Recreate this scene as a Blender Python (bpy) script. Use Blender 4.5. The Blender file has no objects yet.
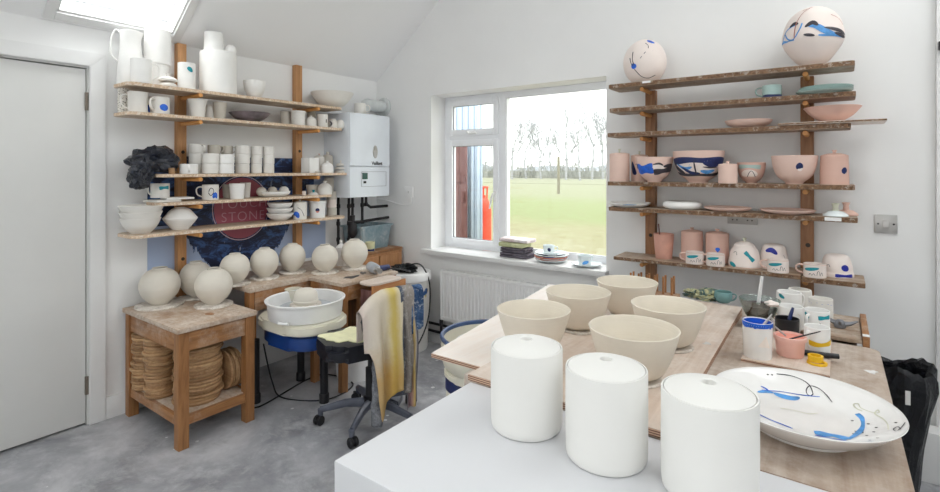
import bpy, bmesh, math, random
from mathutils import Vector, Matrix, noise
random.seed(7)
PI = math.pi
C = bpy.context.scene.collection
# ---------------------------------------------------------------- place and view
F, HY, CX, H = 507.0, 169.0, 470.0, 1.424
TH = math.atan(370/507.0); SN, CS = math.sin(TH), math.cos(TH)
XA, YB = -3.38, 3.20            # wall_left plane, wall_back plane
def onA(px, off):
    r = (px-CX)/F; X = XA+off; d = X/(r*CS-SN); return X, d*(r*SN+CS), d
def onB(px, off):
    r = (px-CX)/F; Y = YB-off; d = Y/(r*SN+CS); return d*(r*CS-SN), Y, d
def onZ(px, py, z):
    d = (H-z)*F/(py-HY); r = (px-CX)/F*d; return r*CS-d*SN, r*SN+d*CS, d
def zat(py, d): return H+(HY-py)*d/F
def dep(x, y): return -x*SN+y*CS
def pxof(x, y): return CX+F*(x*CS+y*SN)/dep(x, y)
def cosx(px): return math.cos(math.atan((px-CX)/F))
def toward(x, y): return math.atan2(-y, -x)
# ---------------------------------------------------------------- mesh helpers
def BM(): return bmesh.new()
def box(bm, x0, x1, y0, y1, z0, z1, mi=0, bev=0.0, M=None):
    n0 = set(bm.faces)
    vs = [bm.verts.new((x, y, z)) for x in (x0, x1) for y in (y0, y1) for z in (z0, z1)]
    fs = [bm.faces.new([vs[i] for i in q]) for q in ((0,1,3,2),(4,6,7,5),(0,4,5,1),(2,3,7,6),(0,2,6,4),(1,5,7,3))]
    if bev > 0:
        es = set(e for f in fs for e in f.edges)
        bmesh.ops.bevel(bm, geom=list(es), offset=bev, segments=2, affect='EDGES', profile=0.6)
    new = [f for f in bm.faces if f not in n0]
    for f in new: f.material_index = mi
    if M is not None:
        bmesh.ops.transform(bm, matrix=M, verts=list(set(v for f in new for v in f.verts)))
    return new
def prism(bm, pts, z0, z1, mi=0, M=None, bev=0.0, mi_side=None):
    n0 = set(bm.faces)
    a = [bm.verts.new((p[0], p[1], z0)) for p in pts]; b = [bm.verts.new((p[0], p[1], z1)) for p in pts]
    n = len(pts); fs = []
    f1 = bm.faces.new(a[::-1]); f2 = bm.faces.new(b); fs += [f1, f2]
    for i in range(n):
        f = bm.faces.new((a[i], a[(i+1) % n], b[(i+1) % n], b[i])); f.material_index = mi if mi_side is None else mi_side; fs.append(f)
    f1.material_index = f2.material_index = mi
    if bev > 0:
        bmesh.ops.bevel(bm, geom=list(set(f1.edges) | set(f2.edges)), offset=bev, segments=2, affect='EDGES')
    new = [f for f in bm.faces if f not in n0]
    if M is not None: bmesh.ops.transform(bm, matrix=M, verts=list(set(v for f in new for v in f.verts)))
    return new
def smooth_path(pts, n=6):
    pts = [Vector(p) for p in pts]
    if len(pts) < 3: return pts
    out = []
    for i in range(len(pts)-1):
        p0 = pts[max(i-1, 0)]; p1 = pts[i]; p2 = pts[i+1]; p3 = pts[min(i+2, len(pts)-1)]
        for k in range(n):
            t = k/n
            out.append(0.5*((2*p1)+(-p0+p2)*t+(2*p0-5*p1+4*p2-p3)*t*t+(-p0+3*p1-3*p2+p3)*t**3))
    out.append(pts[-1]); return out
def tube(bm, pts, r, segs=8, mi=0, caps=True, flat=1.0):
    pts = [Vector(p) for p in pts]; n = len(pts)
    rr = r if isinstance(r, (list, tuple)) else [r]*n
    rings = []; prev = None
    for i, p in enumerate(pts):
        t = (pts[min(i+1, n-1)]-pts[max(i-1, 0)])
        if t.length < 1e-9: t = Vector((0, 0, 1))
        t.normalize()
        if prev is None:
            u = t.cross(Vector((0, 0, 1)))
            if u.length < 1e-3: u = t.cross(Vector((1, 0, 0)))
        else:
            u = prev-t*prev.dot(t)
            if u.length < 1e-4: u = t.cross(Vector((1, 0, 0)))
        u.normalize(); prev = u; w = t.cross(u)
        rings.append([bm.verts.new(p+(u*math.cos(a)*flat+w*math.sin(a))*rr[i]) for a in (2*PI*k/segs for k in range(segs))])
    for i in range(n-1):
        for k in range(segs):
            f = bm.faces.new((rings[i][k], rings[i][(k+1) % segs], rings[i+1][(k+1) % segs], rings[i+1][k])); f.material_index = mi
    if caps:
        f = bm.faces.new(rings[0][::-1]); f.material_index = mi
        f = bm.faces.new(rings[-1]); f.material_index = mi
def lathe(bm, prof, segs=40, c=(0, 0, 0), mi=0, M=None):
    n0 = set(bm.verts); rings = []
    for r, z in prof:
        if r < 1e-6: rings.append([bm.verts.new((c[0], c[1], c[2]+z))])
        else: rings.append([bm.verts.new((c[0]+r*math.cos(2*PI*k/segs), c[1]+r*math.sin(2*PI*k/segs), c[2]+z)) for k in range(segs)])
    for a, b in zip(rings, rings[1:]):
        if len(a) == 1 and len(b) == 1: continue
        for k in range(segs):
            k2 = (k+1) % segs
            if len(a) == 1: f = bm.faces.new((a[0], b[k2], b[k]))
            elif len(b) == 1: f = bm.faces.new((a[k], a[k2], b[0]))
            else: f = bm.faces.new((a[k], a[k2], b[k2], b[k]))
            f.material_index = mi
    if M is not None: bmesh.ops.transform(bm, matrix=M, verts=[v for v in bm.verts if v not in n0])
def finish(bm, name, mats, parent=None, loc=(0, 0, 0), rz=0.0, smooth=True, ang=40, rot=None):
    bmesh.ops.recalc_face_normals(bm, faces=bm.faces[:])
    me = bpy.data.meshes.new(name); bm.to_mesh(me); bm.free()
    if not isinstance(mats, (list, tuple)): mats = [mats]
    for m in mats: me.materials.append(m)
    if smooth:
        for p in me.polygons: p.use_smooth = True
        me.set_sharp_from_angle(angle=math.radians(ang))
    o = bpy.data.objects.new(name, me); C.objects.link(o)
    o.location = loc; o.rotation_euler = rot if rot else (0, 0, rz)
    if parent is not None: o.parent = parent
    return o
def tag(o, label, cat, group=None, kind=None):
    o['label'] = label; o['category'] = cat
    if group: o['group'] = group
    if kind: o['kind'] = kind
    return o
def thing(name, label, cat, loc=(0, 0, 0), rz=0.0, group=None):
    o = bpy.data.objects.new(name, None); C.objects.link(o); o.empty_display_size = 0.05
    o.location = loc; o.rotation_euler = (0, 0, rz); return tag(o, label, cat, group)
def struct(o): o['kind'] = 'structure'; return o
# ---------------------------------------------------------------- materials
def nt(name):
    m = bpy.data.materials.new(name); m.use_nodes = True
    t = m.node_tree; b = t.nodes['Principled BSDF']; return m, t, b
def ND(t, kind, **kw):
    n = t.nodes.new(kind)
    for k, v in kw.items():
        if k.startswith('i_'):
            n.inputs[k[2:].replace('_', ' ')].default_value = v
        else: setattr(n, k, v)
    return n
def coords(t, scale=(1, 1, 1), loc=(0, 0, 0), src='Object'):
    tc = ND(t, 'ShaderNodeTexCoord'); mp = ND(t, 'ShaderNodeMapping')
    mp.inputs['Scale'].default_value = scale; mp.inputs['Location'].default_value = loc
    t.links.new(tc.outputs[src], mp.inputs['Vector']); return mp.outputs['Vector']
def rnd_off(t, vec, amt=13.0):
    oi = ND(t, 'ShaderNodeObjectInfo'); ad = ND(t, 'ShaderNodeVectorMath', operation='MULTIPLY_ADD')
    cb = ND(t, 'ShaderNodeCombineXYZ')
    for k in range(3): t.links.new(oi.outputs['Random'], cb.inputs[k])
    t.links.new(cb.outputs[0], ad.inputs[0]); ad.inputs[1].default_value = (amt,)*3; t.links.new(vec, ad.inputs[2]); return ad.outputs[0]
def nz(t, vec, scale, detail=4, rough=0.55, dist=0.0):
    n = ND(t, 'ShaderNodeTexNoise'); n.inputs['Scale'].default_value = scale; n.inputs['Detail'].default_value = detail
    n.inputs['Roughness'].default_value = rough; n.inputs['Distortion'].default_value = dist
    t.links.new(vec, n.inputs['Vector']); return n.outputs['Fac']
def ramp(t, fac, stops):
    r = ND(t, 'ShaderNodeValToRGB'); cr = r.color_ramp
    while len(cr.elements) < len(stops): cr.elements.new(0.5)
    for e, (p, c) in zip(cr.elements, stops): e.position = p; e.color = (c[0], c[1], c[2], 1) if len(c) == 3 else c
    t.links.new(fac, r.inputs['Fac']); return r.outputs['Color']
def mix(t, fac, a, b, mode='MIX'):
    n = ND(t, 'ShaderNodeMix', data_type='RGBA', blend_type=mode)
    for s, v in ((n.inputs['Factor'], fac), (n.inputs[6], a), (n.inputs[7], b)):
        if hasattr(v, 'is_linked') or isinstance(v, bpy.types.NodeSocket): t.links.new(v, s)
        elif isinstance(v, (int, float)): s.default_value = v
        else: s.default_value = (v[0], v[1], v[2], 1)
    return n.outputs[2]
def math_(t, op, a, b=None, c=None, clamp=False):
    n = ND(t, 'ShaderNodeMath', operation=op); n.use_clamp = clamp
    for i, v in enumerate((a, b, c)):
        if v is None: continue
        if isinstance(v, bpy.types.NodeSocket): t.links.new(v, n.inputs[i])
        else: n.inputs[i].default_value = v
    return n.outputs[0]
def bump(t, b, h, strength=0.2, dist=0.01):
    n = ND(t, 'ShaderNodeBump'); n.inputs['Strength'].default_value = strength; n.inputs['Distance'].default_value = dist
    t.links.new(h, n.inputs['Height']); t.links.new(n.outputs[0], b.inputs['Normal'])
G = 2.2
def lin(c): return tuple((x/255.0)**G for x in c)
def plain(name, rgb, rough=0.6, metal=0.0, var=0.06, scale=20, bs=0.0, coat=0.0, spec=0.5):
    m, t, b = nt(name); c = lin(rgb); v = rnd_off(t, coords(t))
    n = nz(t, v, scale)
    col = ramp(t, n, [(0.3, tuple(x*(1-var) for x in c)), (0.7, tuple(min(1, x*(1+var)) for x in c))])
    t.links.new(col, b.inputs['Base Color'])
    b.inputs['Roughness'].default_value = rough; b.inputs['Metallic'].default_value = metal
    b.inputs['Coat Weight'].default_value = coat; b.inputs['Specular IOR Level'].default_value = spec
    if bs > 0: bump(t, b, n, bs, 0.004)
    return m
def clay(name, rgb, rough=0.75, ring=0.25, speck=0.0, var=0.05, speckcol=(90, 80, 70)):
    """unglazed pottery: faint throwing rings and tonal drift"""
    m, t, b = nt(name); c = lin(rgb); v = rnd_off(t, coords(t))
    n = nz(t, v, 9, 5)
    col = ramp(t, n, [(0.3, tuple(x*(1-var) for x in c)), (0.7, tuple(min(1, x*(1+var*0.6)) for x in c))])
    if speck > 0:
        s = nz(t, v, 130, 2); msk = math_(t, 'GREATER_THAN', s, 1-speck); col = mix(t, msk, col, lin(speckcol))
    t.links.new(col, b.inputs['Base Color']); b.inputs['Roughness'].default_value = rough
    b.inputs['Specular IOR Level'].default_value = 0.3
    v2 = coords(t, (0.4, 0.4, 60)); rn = nz(t, v2, 2.0, 3)
    if ring > 0: bump(t, b, rn, ring, 0.0025)
    return m
def wood(name, c1, c2, axis='X', scale=1.0, rough=0.6, dust=0.0, dustcol=(225, 218, 208), bs=0.15, knots=True, objvar=0.0):
    m, t, b = nt(name); s = {'X': (1.2, 14, 14), 'Y': (14, 1.2, 14), 'Z': (14, 14, 1.2)}[axis]
    v = rnd_off(t, coords(t, tuple(k*scale for k in s)), 7)
    n = nz(t, v, 2.2, 6, 0.6, 1.6)
    col = ramp(t, n, [(0.28, lin(c2)), (0.5, tuple((a+b_)/2 for a, b_ in zip(lin(c1), lin(c2)))), (0.72, lin(c1))])
    if dust > 0:
        v2 = rnd_off(t, coords(t), 3); d = nz(t, v2, 6, 7, 0.7); d2 = nz(t, v2, 55, 3, 0.7)
        k = math_(t, 'MULTIPLY', math_(t, 'MULTIPLY_ADD', d, 2.6, -1.25+dust, clamp=True), math_(t, 'MULTIPLY_ADD', d2, 1.6, -0.2, clamp=True), clamp=True)
        col = mix(t, k, col, lin(dustcol))
    if objvar > 0:
        oi = ND(t, 'ShaderNodeObjectInfo'); k = math_(t, 'MULTIPLY', math_(t, 'FRACT', math_(t, 'MULTIPLY', oi.outputs['Random'], 7.3)), objvar); col = mix(t, k, col, lin((110, 74, 46)))
    t.links.new(col, b.inputs['Base Color']); b.inputs['Roughness'].default_value = rough
    bump(t, b, n, bs, 0.003); return m
def edgewood(name, c1, c2, chip):
    m, t, b = nt(name); v = rnd_off(t, coords(t, (1, 1, 1)), 5)
    n = nz(t, v, 90, 4, 0.7); n2 = nz(t, v, 35, 5, 0.75)
    col = ramp(t, n, [(0.35, lin(c2)), (0.62, lin(c1))])
    k = ramp(t, n2, [(0.54, (0, 0, 0)), (0.6, (1, 1, 1))])
    col = mix(t, math_(t, 'MULTIPLY', k, chip), col, lin((238, 232, 224)))
    t.links.new(col, b.inputs['Base Color']); b.inputs['Roughness'].default_value = 0.8; bump(t, b, n, 0.5, 0.004); return m
M = {}
M['wall'] = plain('white_painted_wall', (236, 236, 236), 0.85, var=0.015, scale=3, bs=0.05, spec=0.2)
M['ceiling'] = plain('white_ceiling_paint', (240, 240, 241), 0.9, var=0.01, scale=2, spec=0.2)
M['gloss_white'] = plain('white_gloss_paint', (228, 228, 228), 0.35, var=0.02, scale=5)
M['door'] = plain('off_white_door_paint', (216, 216, 214), 0.45, var=0.02, scale=4)
M['upvc'] = plain('white_window_plastic', (242, 244, 248), 0.3, var=0.01)
M['gap'] = plain('dark_gap', (60, 55, 50), 0.9)
# concrete floor: grey cement with pale scuffs, brown stains and white clay specks
m, t, b = nt('grey_concrete_floor'); v = coords(t)
n1 = nz(t, v, 1.6, 8, 0.65, 0.3); n2 = nz(t, v, 6.0, 9, 0.74, 0.4); n3 = nz(t, coords(t, (2, 4, 1)), 1.6, 7, 0.7, 0.3)
col = ramp(t, n1, [(0.36, lin((126, 127, 132))), (0.5, lin((160, 161, 166))), (0.62, lin((188, 188, 192)))])
col = mix(t, math_(t, 'MULTIPLY', ramp(t, n2, [(0.5, (0, 0, 0)), (0.72, (1, 1, 1))]), 0.55), col, lin((216, 216, 219)))
col = mix(t, math_(t, 'MULTIPLY', ramp(t, n3, [(0.55, (0, 0, 0)), (0.75, (1, 1, 1))]), 0.5), col, lin((112, 108, 106)))
sp = ND(t, 'ShaderNodeTexVoronoi', feature='F1'); sp.inputs['Scale'].default_value = 7.0; t.links.new(v, sp.inputs['Vector'])
spk = math_(t, 'LESS_THAN', sp.outputs['Distance'], math_(t, 'MULTIPLY_ADD', nz(t, v, 9, 2), 0.26, -0.06))
spm = math_(t, 'MULTIPLY', spk, ramp(t, nz(t, v, 2.3, 2), [(0.46, (0, 0, 0)), (0.52, (1, 1, 1))]))
col = mix(t, math_(t, 'MULTIPLY', spm, 0.85), col, lin((236, 236, 236)))
t.links.new(col, b.inputs['Base Color']); b.inputs['Roughness'].default_value = 0.42
b.inputs['Specular IOR Level'].default_value = 0.45
bump(t, b, n2, 0.12, 0.01); M['floor'] = m
M['post'] = wood('orange_pine_post', (200, 150, 102), (160, 112, 70), 'Z', 1.0, 0.5)
M['post_dark'] = wood('brown_pine_post', (166, 120, 84), (124, 84, 54), 'Z', 1.0, 0.5)
M['peg'] = plain('dowel_wood', (206, 146, 84), 0.5, var=0.12)
M['boardA'] = wood('pale_ply_shelf', (206, 184, 160), (178, 150, 124), 'Y', 0.8, 0.65, dust=0.25)
M['edgeA'] = edgewood('chipped_pale_edge', (230, 208, 184), (192, 160, 130), 0.6)
M['boardB'] = wood('brown_ply_shelf', (172, 150, 130), (128, 104, 84), 'X', 0.8, 0.65, dust=0.12)
M['edgeB'] = edgewood('worn_brown_edge', (138, 108, 82), (92, 66, 48), 0.35)
M['ply'] = wood('birch_plywood', (222, 204, 190), (190, 166, 148), 'Y', 0.5, 0.6, dust=0.3, dustcol=(232, 226, 220))
M['ply_pale'] = wood('pale_birch_plywood', (250, 240, 232), (234, 218, 206), 'Y', 0.45, 0.55, dust=0.4, dustcol=(240, 236, 232))
M['ply_grey'] = wood('greyed_plywood', (192, 176, 162), (152, 128, 108), 'Y', 0.4, 0.6, dust=0.25, dustcol=(222, 216, 210))
m, t, b = nt('ply_layered_edge'); v = coords(t, (1, 1, 1)); wv = ND(t, 'ShaderNodeTexWave', bands_direction='Z'); wv.inputs['Scale'].default_value = 55
wv.inputs['Distortion'].default_value = 0.6; t.links.new(v, wv.inputs['Vector'])
t.links.new(ramp(t, wv.outputs['Fac'], [(0.3, lin((120, 84, 66))), (0.6, lin((204, 172, 150)))]), b.inputs['Base Color']); b.inputs['Roughness'].default_value = 0.8; M['ply_edge'] = m
M['stool'] = wood('oak_brown_stool', (180, 130, 86), (134, 90, 56), 'X', 0.9, 0.5, dust=0.03)
M['stoolY'] = wood('oak_brown_rail', (178, 128, 84), (130, 88, 54), 'Y', 0.9, 0.5, dust=0.03)
M['stoolZ'] = wood('oak_brown_leg', (176, 126, 82), (126, 84, 50), 'Z', 0.9, 0.45)
M['stooltop'] = wood('dusty_wooden_top', (184, 154, 128), (146, 114, 88), 'X', 0.8, 0.7, dust=0.5)
M['benchtop'] = wood('dusty_bench_top', (186, 156, 130), (144, 114, 88), 'Y', 0.8, 0.7, dust=0.55)
M['bat'] = wood('birch_bat', (212, 176, 134), (178, 138, 98), 'X', 0.9, 0.55, bs=0.05, objvar=0.6)
M['bat2'] = wood('brown_bat', (190, 154, 116), (152, 114, 80), 'X', 0.9, 0.6)
M['white_clay'] = clay('white_bisque', (243, 242, 240), 0.65, 0.22)
M['jar_white'] = clay('smooth_white_bisque', (236, 235, 232), 0.6, 0.16, var=0.012)
M['raw'] = clay('raw_porcelain_clay', (222, 216, 205), 0.8, 0.45)
M['bowl_raw'] = clay('drying_porcelain_clay', (229, 221, 207), 0.8, 0.4)
M['stone'] = clay('cream_stoneware', (232, 229, 224), 0.7, 0.2)
M['greyclay'] = clay('grey_clay', (206, 200, 190), 0.8, 0.2)
M['speck'] = clay('speckled_clay', (232, 228, 220), 0.7, 0.1, speck=0.40)
M['pink'] = clay('pink_clay', (228, 198, 186), 0.75, 0.25)
M['pinkd'] = clay('deep_pink_clay', (218, 180, 166), 0.75, 0.2)
M['pinkmarb'] = clay('mottled_pink_clay', (216, 164, 148), 0.5, 0.2, var=0.22)
M['pinkwhite'] = clay('pale_pinkish_clay', (238, 226, 220), 0.7, 0.15)
M['glazeg'] = plain('pale_green_glaze', (170, 196, 192), 0.2, var=0.05, coat=0.4)
M['glazew'] = plain('pale_blue_white_glaze', (226, 234, 236), 0.2, var=0.04, coat=0.4)
M['gloss'] = plain('white_glaze', (240, 238, 236), 0.2, var=0.02, coat=0.4)
M['purple'] = plain('marbled_purple_glaze', (128, 118, 124), 0.4, var=0.5, scale=12)
M['blue'] = plain('cobalt_blue_slip', (36, 98, 206), 0.45, var=0.25, scale=40)
M['navy'] = plain('navy_slip', (30, 44, 92), 0.4, var=0.3, scale=40)
M['deepblue'] = plain('deep_blue_slip', (30, 40, 150), 0.4, var=0.2, scale=40)
M['ink'] = plain('black_slip_line', (62, 58, 66), 0.5)
M['redink'] = plain('rust_red_slip_line', (176, 120, 112), 0.5)
M['teal'] = plain('teal_slip', (22, 146, 160), 0.45, var=0.15, scale=40)
M['skyblue'] = plain('washed_blue_slip', (84, 150, 214), 0.45, var=0.3, scale=30)
M['palewash'] = plain('pale_sage_slip_line', (206, 206, 186), 0.5)
M['coral'] = plain('coral_slip', (226, 146, 130), 0.5, var=0.1)
M['black'] = plain('black_plastic', (30, 30, 34), 0.4, var=0.1)
M['blacklabel'] = plain('black_print', (40, 40, 44), 0.5)
M['grey_metal'] = plain('grey_metal', (130, 132, 138), 0.4, metal=0.6)
M['steel'] = plain('brushed_steel', (178, 176, 174), 0.35, metal=0.7)
M['hinge'] = plain('dull_hinge_metal', (128, 118, 108), 0.4, metal=0.5)
M['dark_metal'] = plain('dark_iron', (52, 50, 52), 0.5, metal=0.3)
M['copper'] = plain('lagged_black_pipe', (40, 38, 40), 0.6)
M['white_plastic'] = plain('white_plastic', (236, 236, 236), 0.35, var=0.02)
M['cream_plastic'] = plain('cream_plastic', (228, 224, 208), 0.35, var=0.03)
M['shimpo_blue'] = plain('blue_machine_body', (30, 66, 132), 0.35, var=0.05)
M['slip_grey'] = plain('wet_grey_slip', (176, 182, 190), 0.35, var=0.2, scale=8)
M['boiler'] = plain('boiler_enamel', (226, 232, 240), 0.22, var=0.01, coat=0.3)
M['chair_black'] = plain('black_vinyl', (30, 32, 40), 0.35, var=0.35, scale=25, bs=0.4)
M['chair_metal'] = plain('dusty_grey_base', (88, 92, 104), 0.4, var=0.2)
M['yellow'] = plain('yellow_tape', (236, 190, 40), 0.4)
M['foam'] = plain('pale_yellow_foam', (232, 230, 190), 0.9, var=0.08, bs=0.6)
M['radiator'] = plain('radiator_enamel', (238, 238, 238), 0.3, var=0.01)
# glass: sees through with a faint reflection
m = bpy.data.materials.new('clear_window_glass'); m.use_nodes = True; t = m.node_tree; t.nodes.clear()
o_ = ND(t, 'ShaderNodeOutputMaterial'); tr = ND(t, 'ShaderNodeBsdfTransparent'); tr.inputs[0].default_value = (0.97, 0.985, 0.98, 1)
gl = ND(t, 'ShaderNodeBsdfGlossy'); gl.inputs['Roughness'].default_value = 0.02; mx = ND(t, 'ShaderNodeMixShader'); mx.inputs[0].default_value = 0.05
t.links.new(tr.outputs[0], mx.inputs[1]); t.links.new(gl.outputs[0], mx.inputs[2]); t.links.new(mx.outputs[0], o_.inputs[0]); M['glass'] = m
m = bpy.data.materials.new('greenish_bowl_glass'); m.use_nodes = True; t = m.node_tree; t.nodes.clear()
o_ = ND(t, 'ShaderNodeOutputMaterial'); tr = ND(t, 'ShaderNodeBsdfTransparent'); tr.inputs[0].default_value = (0.72, 0.8, 0.77, 1)
gl = ND(t, 'ShaderNodeBsdfGlossy'); gl.inputs['Roughness'].default_value = 0.05; mx = ND(t, 'ShaderNodeMixShader'); mx.inputs[0].default_value = 0.22
t.links.new(tr.outputs[0], mx.inputs[1]); t.links.new(gl.outputs[0], mx.inputs[2]); t.links.new(mx.outputs[0], o_.inputs[0]); M['bowlglass'] = m
# crumpled black plastic
m, t, b = nt('crinkled_black_plastic'); v = coords(t); n = nz(t, v, 14, 6, 0.6, 1.2)
b.inputs['Base Color'].default_value = (0.006, 0.007, 0.010, 1); b.inputs['Roughness'].default_value = 0.25; b.inputs['Specular IOR Level'].default_value = 0.35; bump(t, b, n, 0.9, 0.02); M['bag'] = m
m, t, b = nt('crinkled_navy_plastic'); v = coords(t); n = nz(t, coords(t, (1, 1, 2.5)), 22, 3, 0.5, 2.5)
b.inputs['Base Color'].default_value = (0.006, 0.009, 0.020, 1); b.inputs['Roughness'].default_value = 0.3; b.inputs['Coat Weight'].default_value = 0.25; b.inputs['Coat Roughness'].default_value = 0.1; bump(t, b, n, 0.8, 0.012); M['bagA'] = m
# ================================================================ SETTING
XR, YK = 2.2, -1.8                       # right wall, wall behind the viewer
SL = 0.8177; EZ = 2.21; RX = -0.6; SA = math.atan(SL)
def roofz(x): return EZ+SL*(x-XA) if x < RX else EZ+SL*(RX-XA)*(XR-x)/(XR-RX)
WX0, WX1, WZ0, WZ1 = -2.735, -1.233, 0.735, 2.032
bm = BM(); box(bm, XA-0.3, XR+0.3, YK-0.3, YB+0.3, -0.12, 0.0); struct(finish(bm, 'floor', M['floor'], smooth=False))
def xz(bm, pts, y0, y1):
    prism(bm, [(p[0], p[1]) for p in pts], -y1, -y0, M=Matrix.Rotation(PI/2, 4, 'X'))
bm = BM()
T_ = 0.30; XL_ = XA-0.3; rz_l = EZ
xz(bm, [(XL_, 0), (WX0, 0), (WX0, roofz(WX0)), (XA, EZ), (XL_, EZ)], YB, YB+T_)
xz(bm, [(WX0, 0), (WX1, 0), (WX1, WZ0), (WX0, WZ0)], YB, YB+T_)
xz(bm, [(WX0, WZ1), (WX1, WZ1), (WX1, roofz(WX1)), (WX0, roofz(WX0))], YB, YB+T_)
xz(bm, [(WX1, 0), (XR+0.3, 0), (XR+0.3, EZ), (XR, EZ), (RX, roofz(RX)), (WX1, roofz(WX1))], YB, YB+T_)
struct(finish(bm, 'wall_back', M['wall'], smooth=False))
# left wall with the door opening
DY0, DY1, DZ = 0.25, 1.022, 1.985
bm = BM(); box(bm, XA-0.3, XA, DY1+0.012, YB, 0, EZ+0.02); box(bm, XA-0.3, XA, YK, DY0-0.012, 0, EZ+0.02); box(bm, XA-0.3, XA, DY0-0.012, DY1+0.012, DZ+0.01, EZ+0.02)
struct(finish(bm, 'wall_left', M['wall'], smooth=False))
bm = BM(); box(bm, XR, XR+0.3, YK, YB, 0, EZ+0.02); struct(finish(bm, 'wall_right', M['wall'], smooth=False))
bm = BM(); BX0, BX1, BZ0, BZ1 = -2.2, 1.0, 0.9, 2.15
xz(bm, [(XL_, 0), (BX0, 0), (BX0, roofz(BX0)), (XA, EZ), (XL_, EZ)], YK-T_, YK)
xz(bm, [(BX0, 0), (BX1, 0), (BX1, BZ0), (BX0, BZ0)], YK-T_, YK)
xz(bm, [(BX0, BZ1), (BX1, BZ1), (BX1, roofz(BX1)), (RX, roofz(RX)), (BX0, roofz(BX0))], YK-T_, YK)
xz(bm, [(BX1, 0), (XR+0.3, 0), (XR+0.3, EZ), (XR, EZ), (BX1, roofz(BX1))], YK-T_, YK)
struct(finish(bm, 'wall_front', M['wall'], smooth=False))
# sloping ceilings with a roof light and unseen ones added for fill
def slope(side):
    if side < 0: mt = Matrix(((math.cos(SA), 0, -math.sin(SA), XA), (0, 1, 0, 0), (math.sin(SA), 0, math.cos(SA), EZ), (0, 0, 0, 1))); L = (RX-XA)/math.cos(SA)
    else:
        a = math.atan((roofz(RX)-EZ)/(XR-RX)); mt = Matrix(((-math.cos(a), 0, math.sin(a), XR), (0, -1, 0, 0), (math.sin(a), 0, math.cos(a), EZ), (0, 0, 0, 1))); L = (XR-RX)/math.cos(a)
    return mt, L
def ceiling(side, holes):
    mt, L = slope(side); bm = BM(); T = 0.16
    y0, y1 = (YK-0.2, YB+0.2) if side < 0 else (-YB-0.2, -YK+0.2)
    ys = sorted(set([y0, y1]+[h[k] for h in holes for k in (2, 3)])); 
    for a, b_ in zip(ys, ys[1:]):
        mid = (a+b_)/2; hs = [h for h in holes if h[2] < mid < h[3]]
        if not hs: box(bm, -0.3, L+0.05, a, b_, 0, T, M=mt)
        else:
            h = hs[0]; box(bm, -0.3, h[0], a, b_, 0, T, M=mt); box(bm, h[1], L+0.05, a, b_, 0, T, M=mt)
    return struct(finish(bm, 'ceiling', M['ceiling'], smooth=False)), mt
HL = [(0.071, 1.02, 0.868, 1.448), (0.7, 2.6, -1.3, -0.1)]  # second opening is unseen, added to light the room
HR = [(0.8, 2.4, -0.6, 0.6), (0.8, 2.4, -2.9, -1.5)]  # unseen openings added on the right slope for their light
c1, MTL = ceiling(-1, HL); c2, MTR = ceiling(1, HR)
def skylight(nm, h, mt):
    s0, s1, a, b_ = h
    root = bpy.data.objects.new(nm, None); C.objects.link(root); root['kind'] = 'structure'
    bm = BM(); w = 0.05
    for q in ((s0-w, s1+w, a-w, a, -0.014, 0.0), (s0-w, s1+w, b_, b_+w, -0.014, 0.0), (s0-w, s0, a, b_, -0.014, 0.0), (s1, s1+w, a, b_, -0.014, 0.0)):
        box(bm, *q, M=mt, bev=0.003)
    finish(bm, 'trim', M['gloss_white'], root)
    bm = BM(); f = 0.028
    for q in ((s0, s1, a, a+f, 0.1, 0.16), (s0, s1, b_-f, b_, 0.1, 0.16), (s0, s0+f, a+f, b_-f, 0.1, 0.16), (s1-f, s1, a+f, b_-f, 0.1, 0.16)): box(bm, *q, M=mt, bev=0.003)
    finish(bm, 'frame', M['upvc'], root)
    bm = BM(); box(bm, s0+f, s1-f, a+f, b_-f, 0.125, 0.131, M=mt); finish(bm, 'pane', M['glass'], root, smooth=False)
    bm = BM(); 
    for q in ((s0-0.001, s0+0.012, a, b_, 0, 0.1), (s1-0.012, s1+0.001, a, b_, 0, 0.1), (s0, s1, a-0.001, a+0.012, 0, 0.1), (s0, s1, b_-0.012, b_+0.001, 0, 0.1)): box(bm, *q, M=mt)
    finish(bm, 'lining', M['gloss_white'], root, smooth=False)
skylight('window_2', HL[0], MTL); skylight('added_window_3', HL[1], MTL); skylight('added_window_4', HR[0], MTR); skylight('added_window_5', HR[1], MTR)  # all but the first are added out of view to brighten the room
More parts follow.
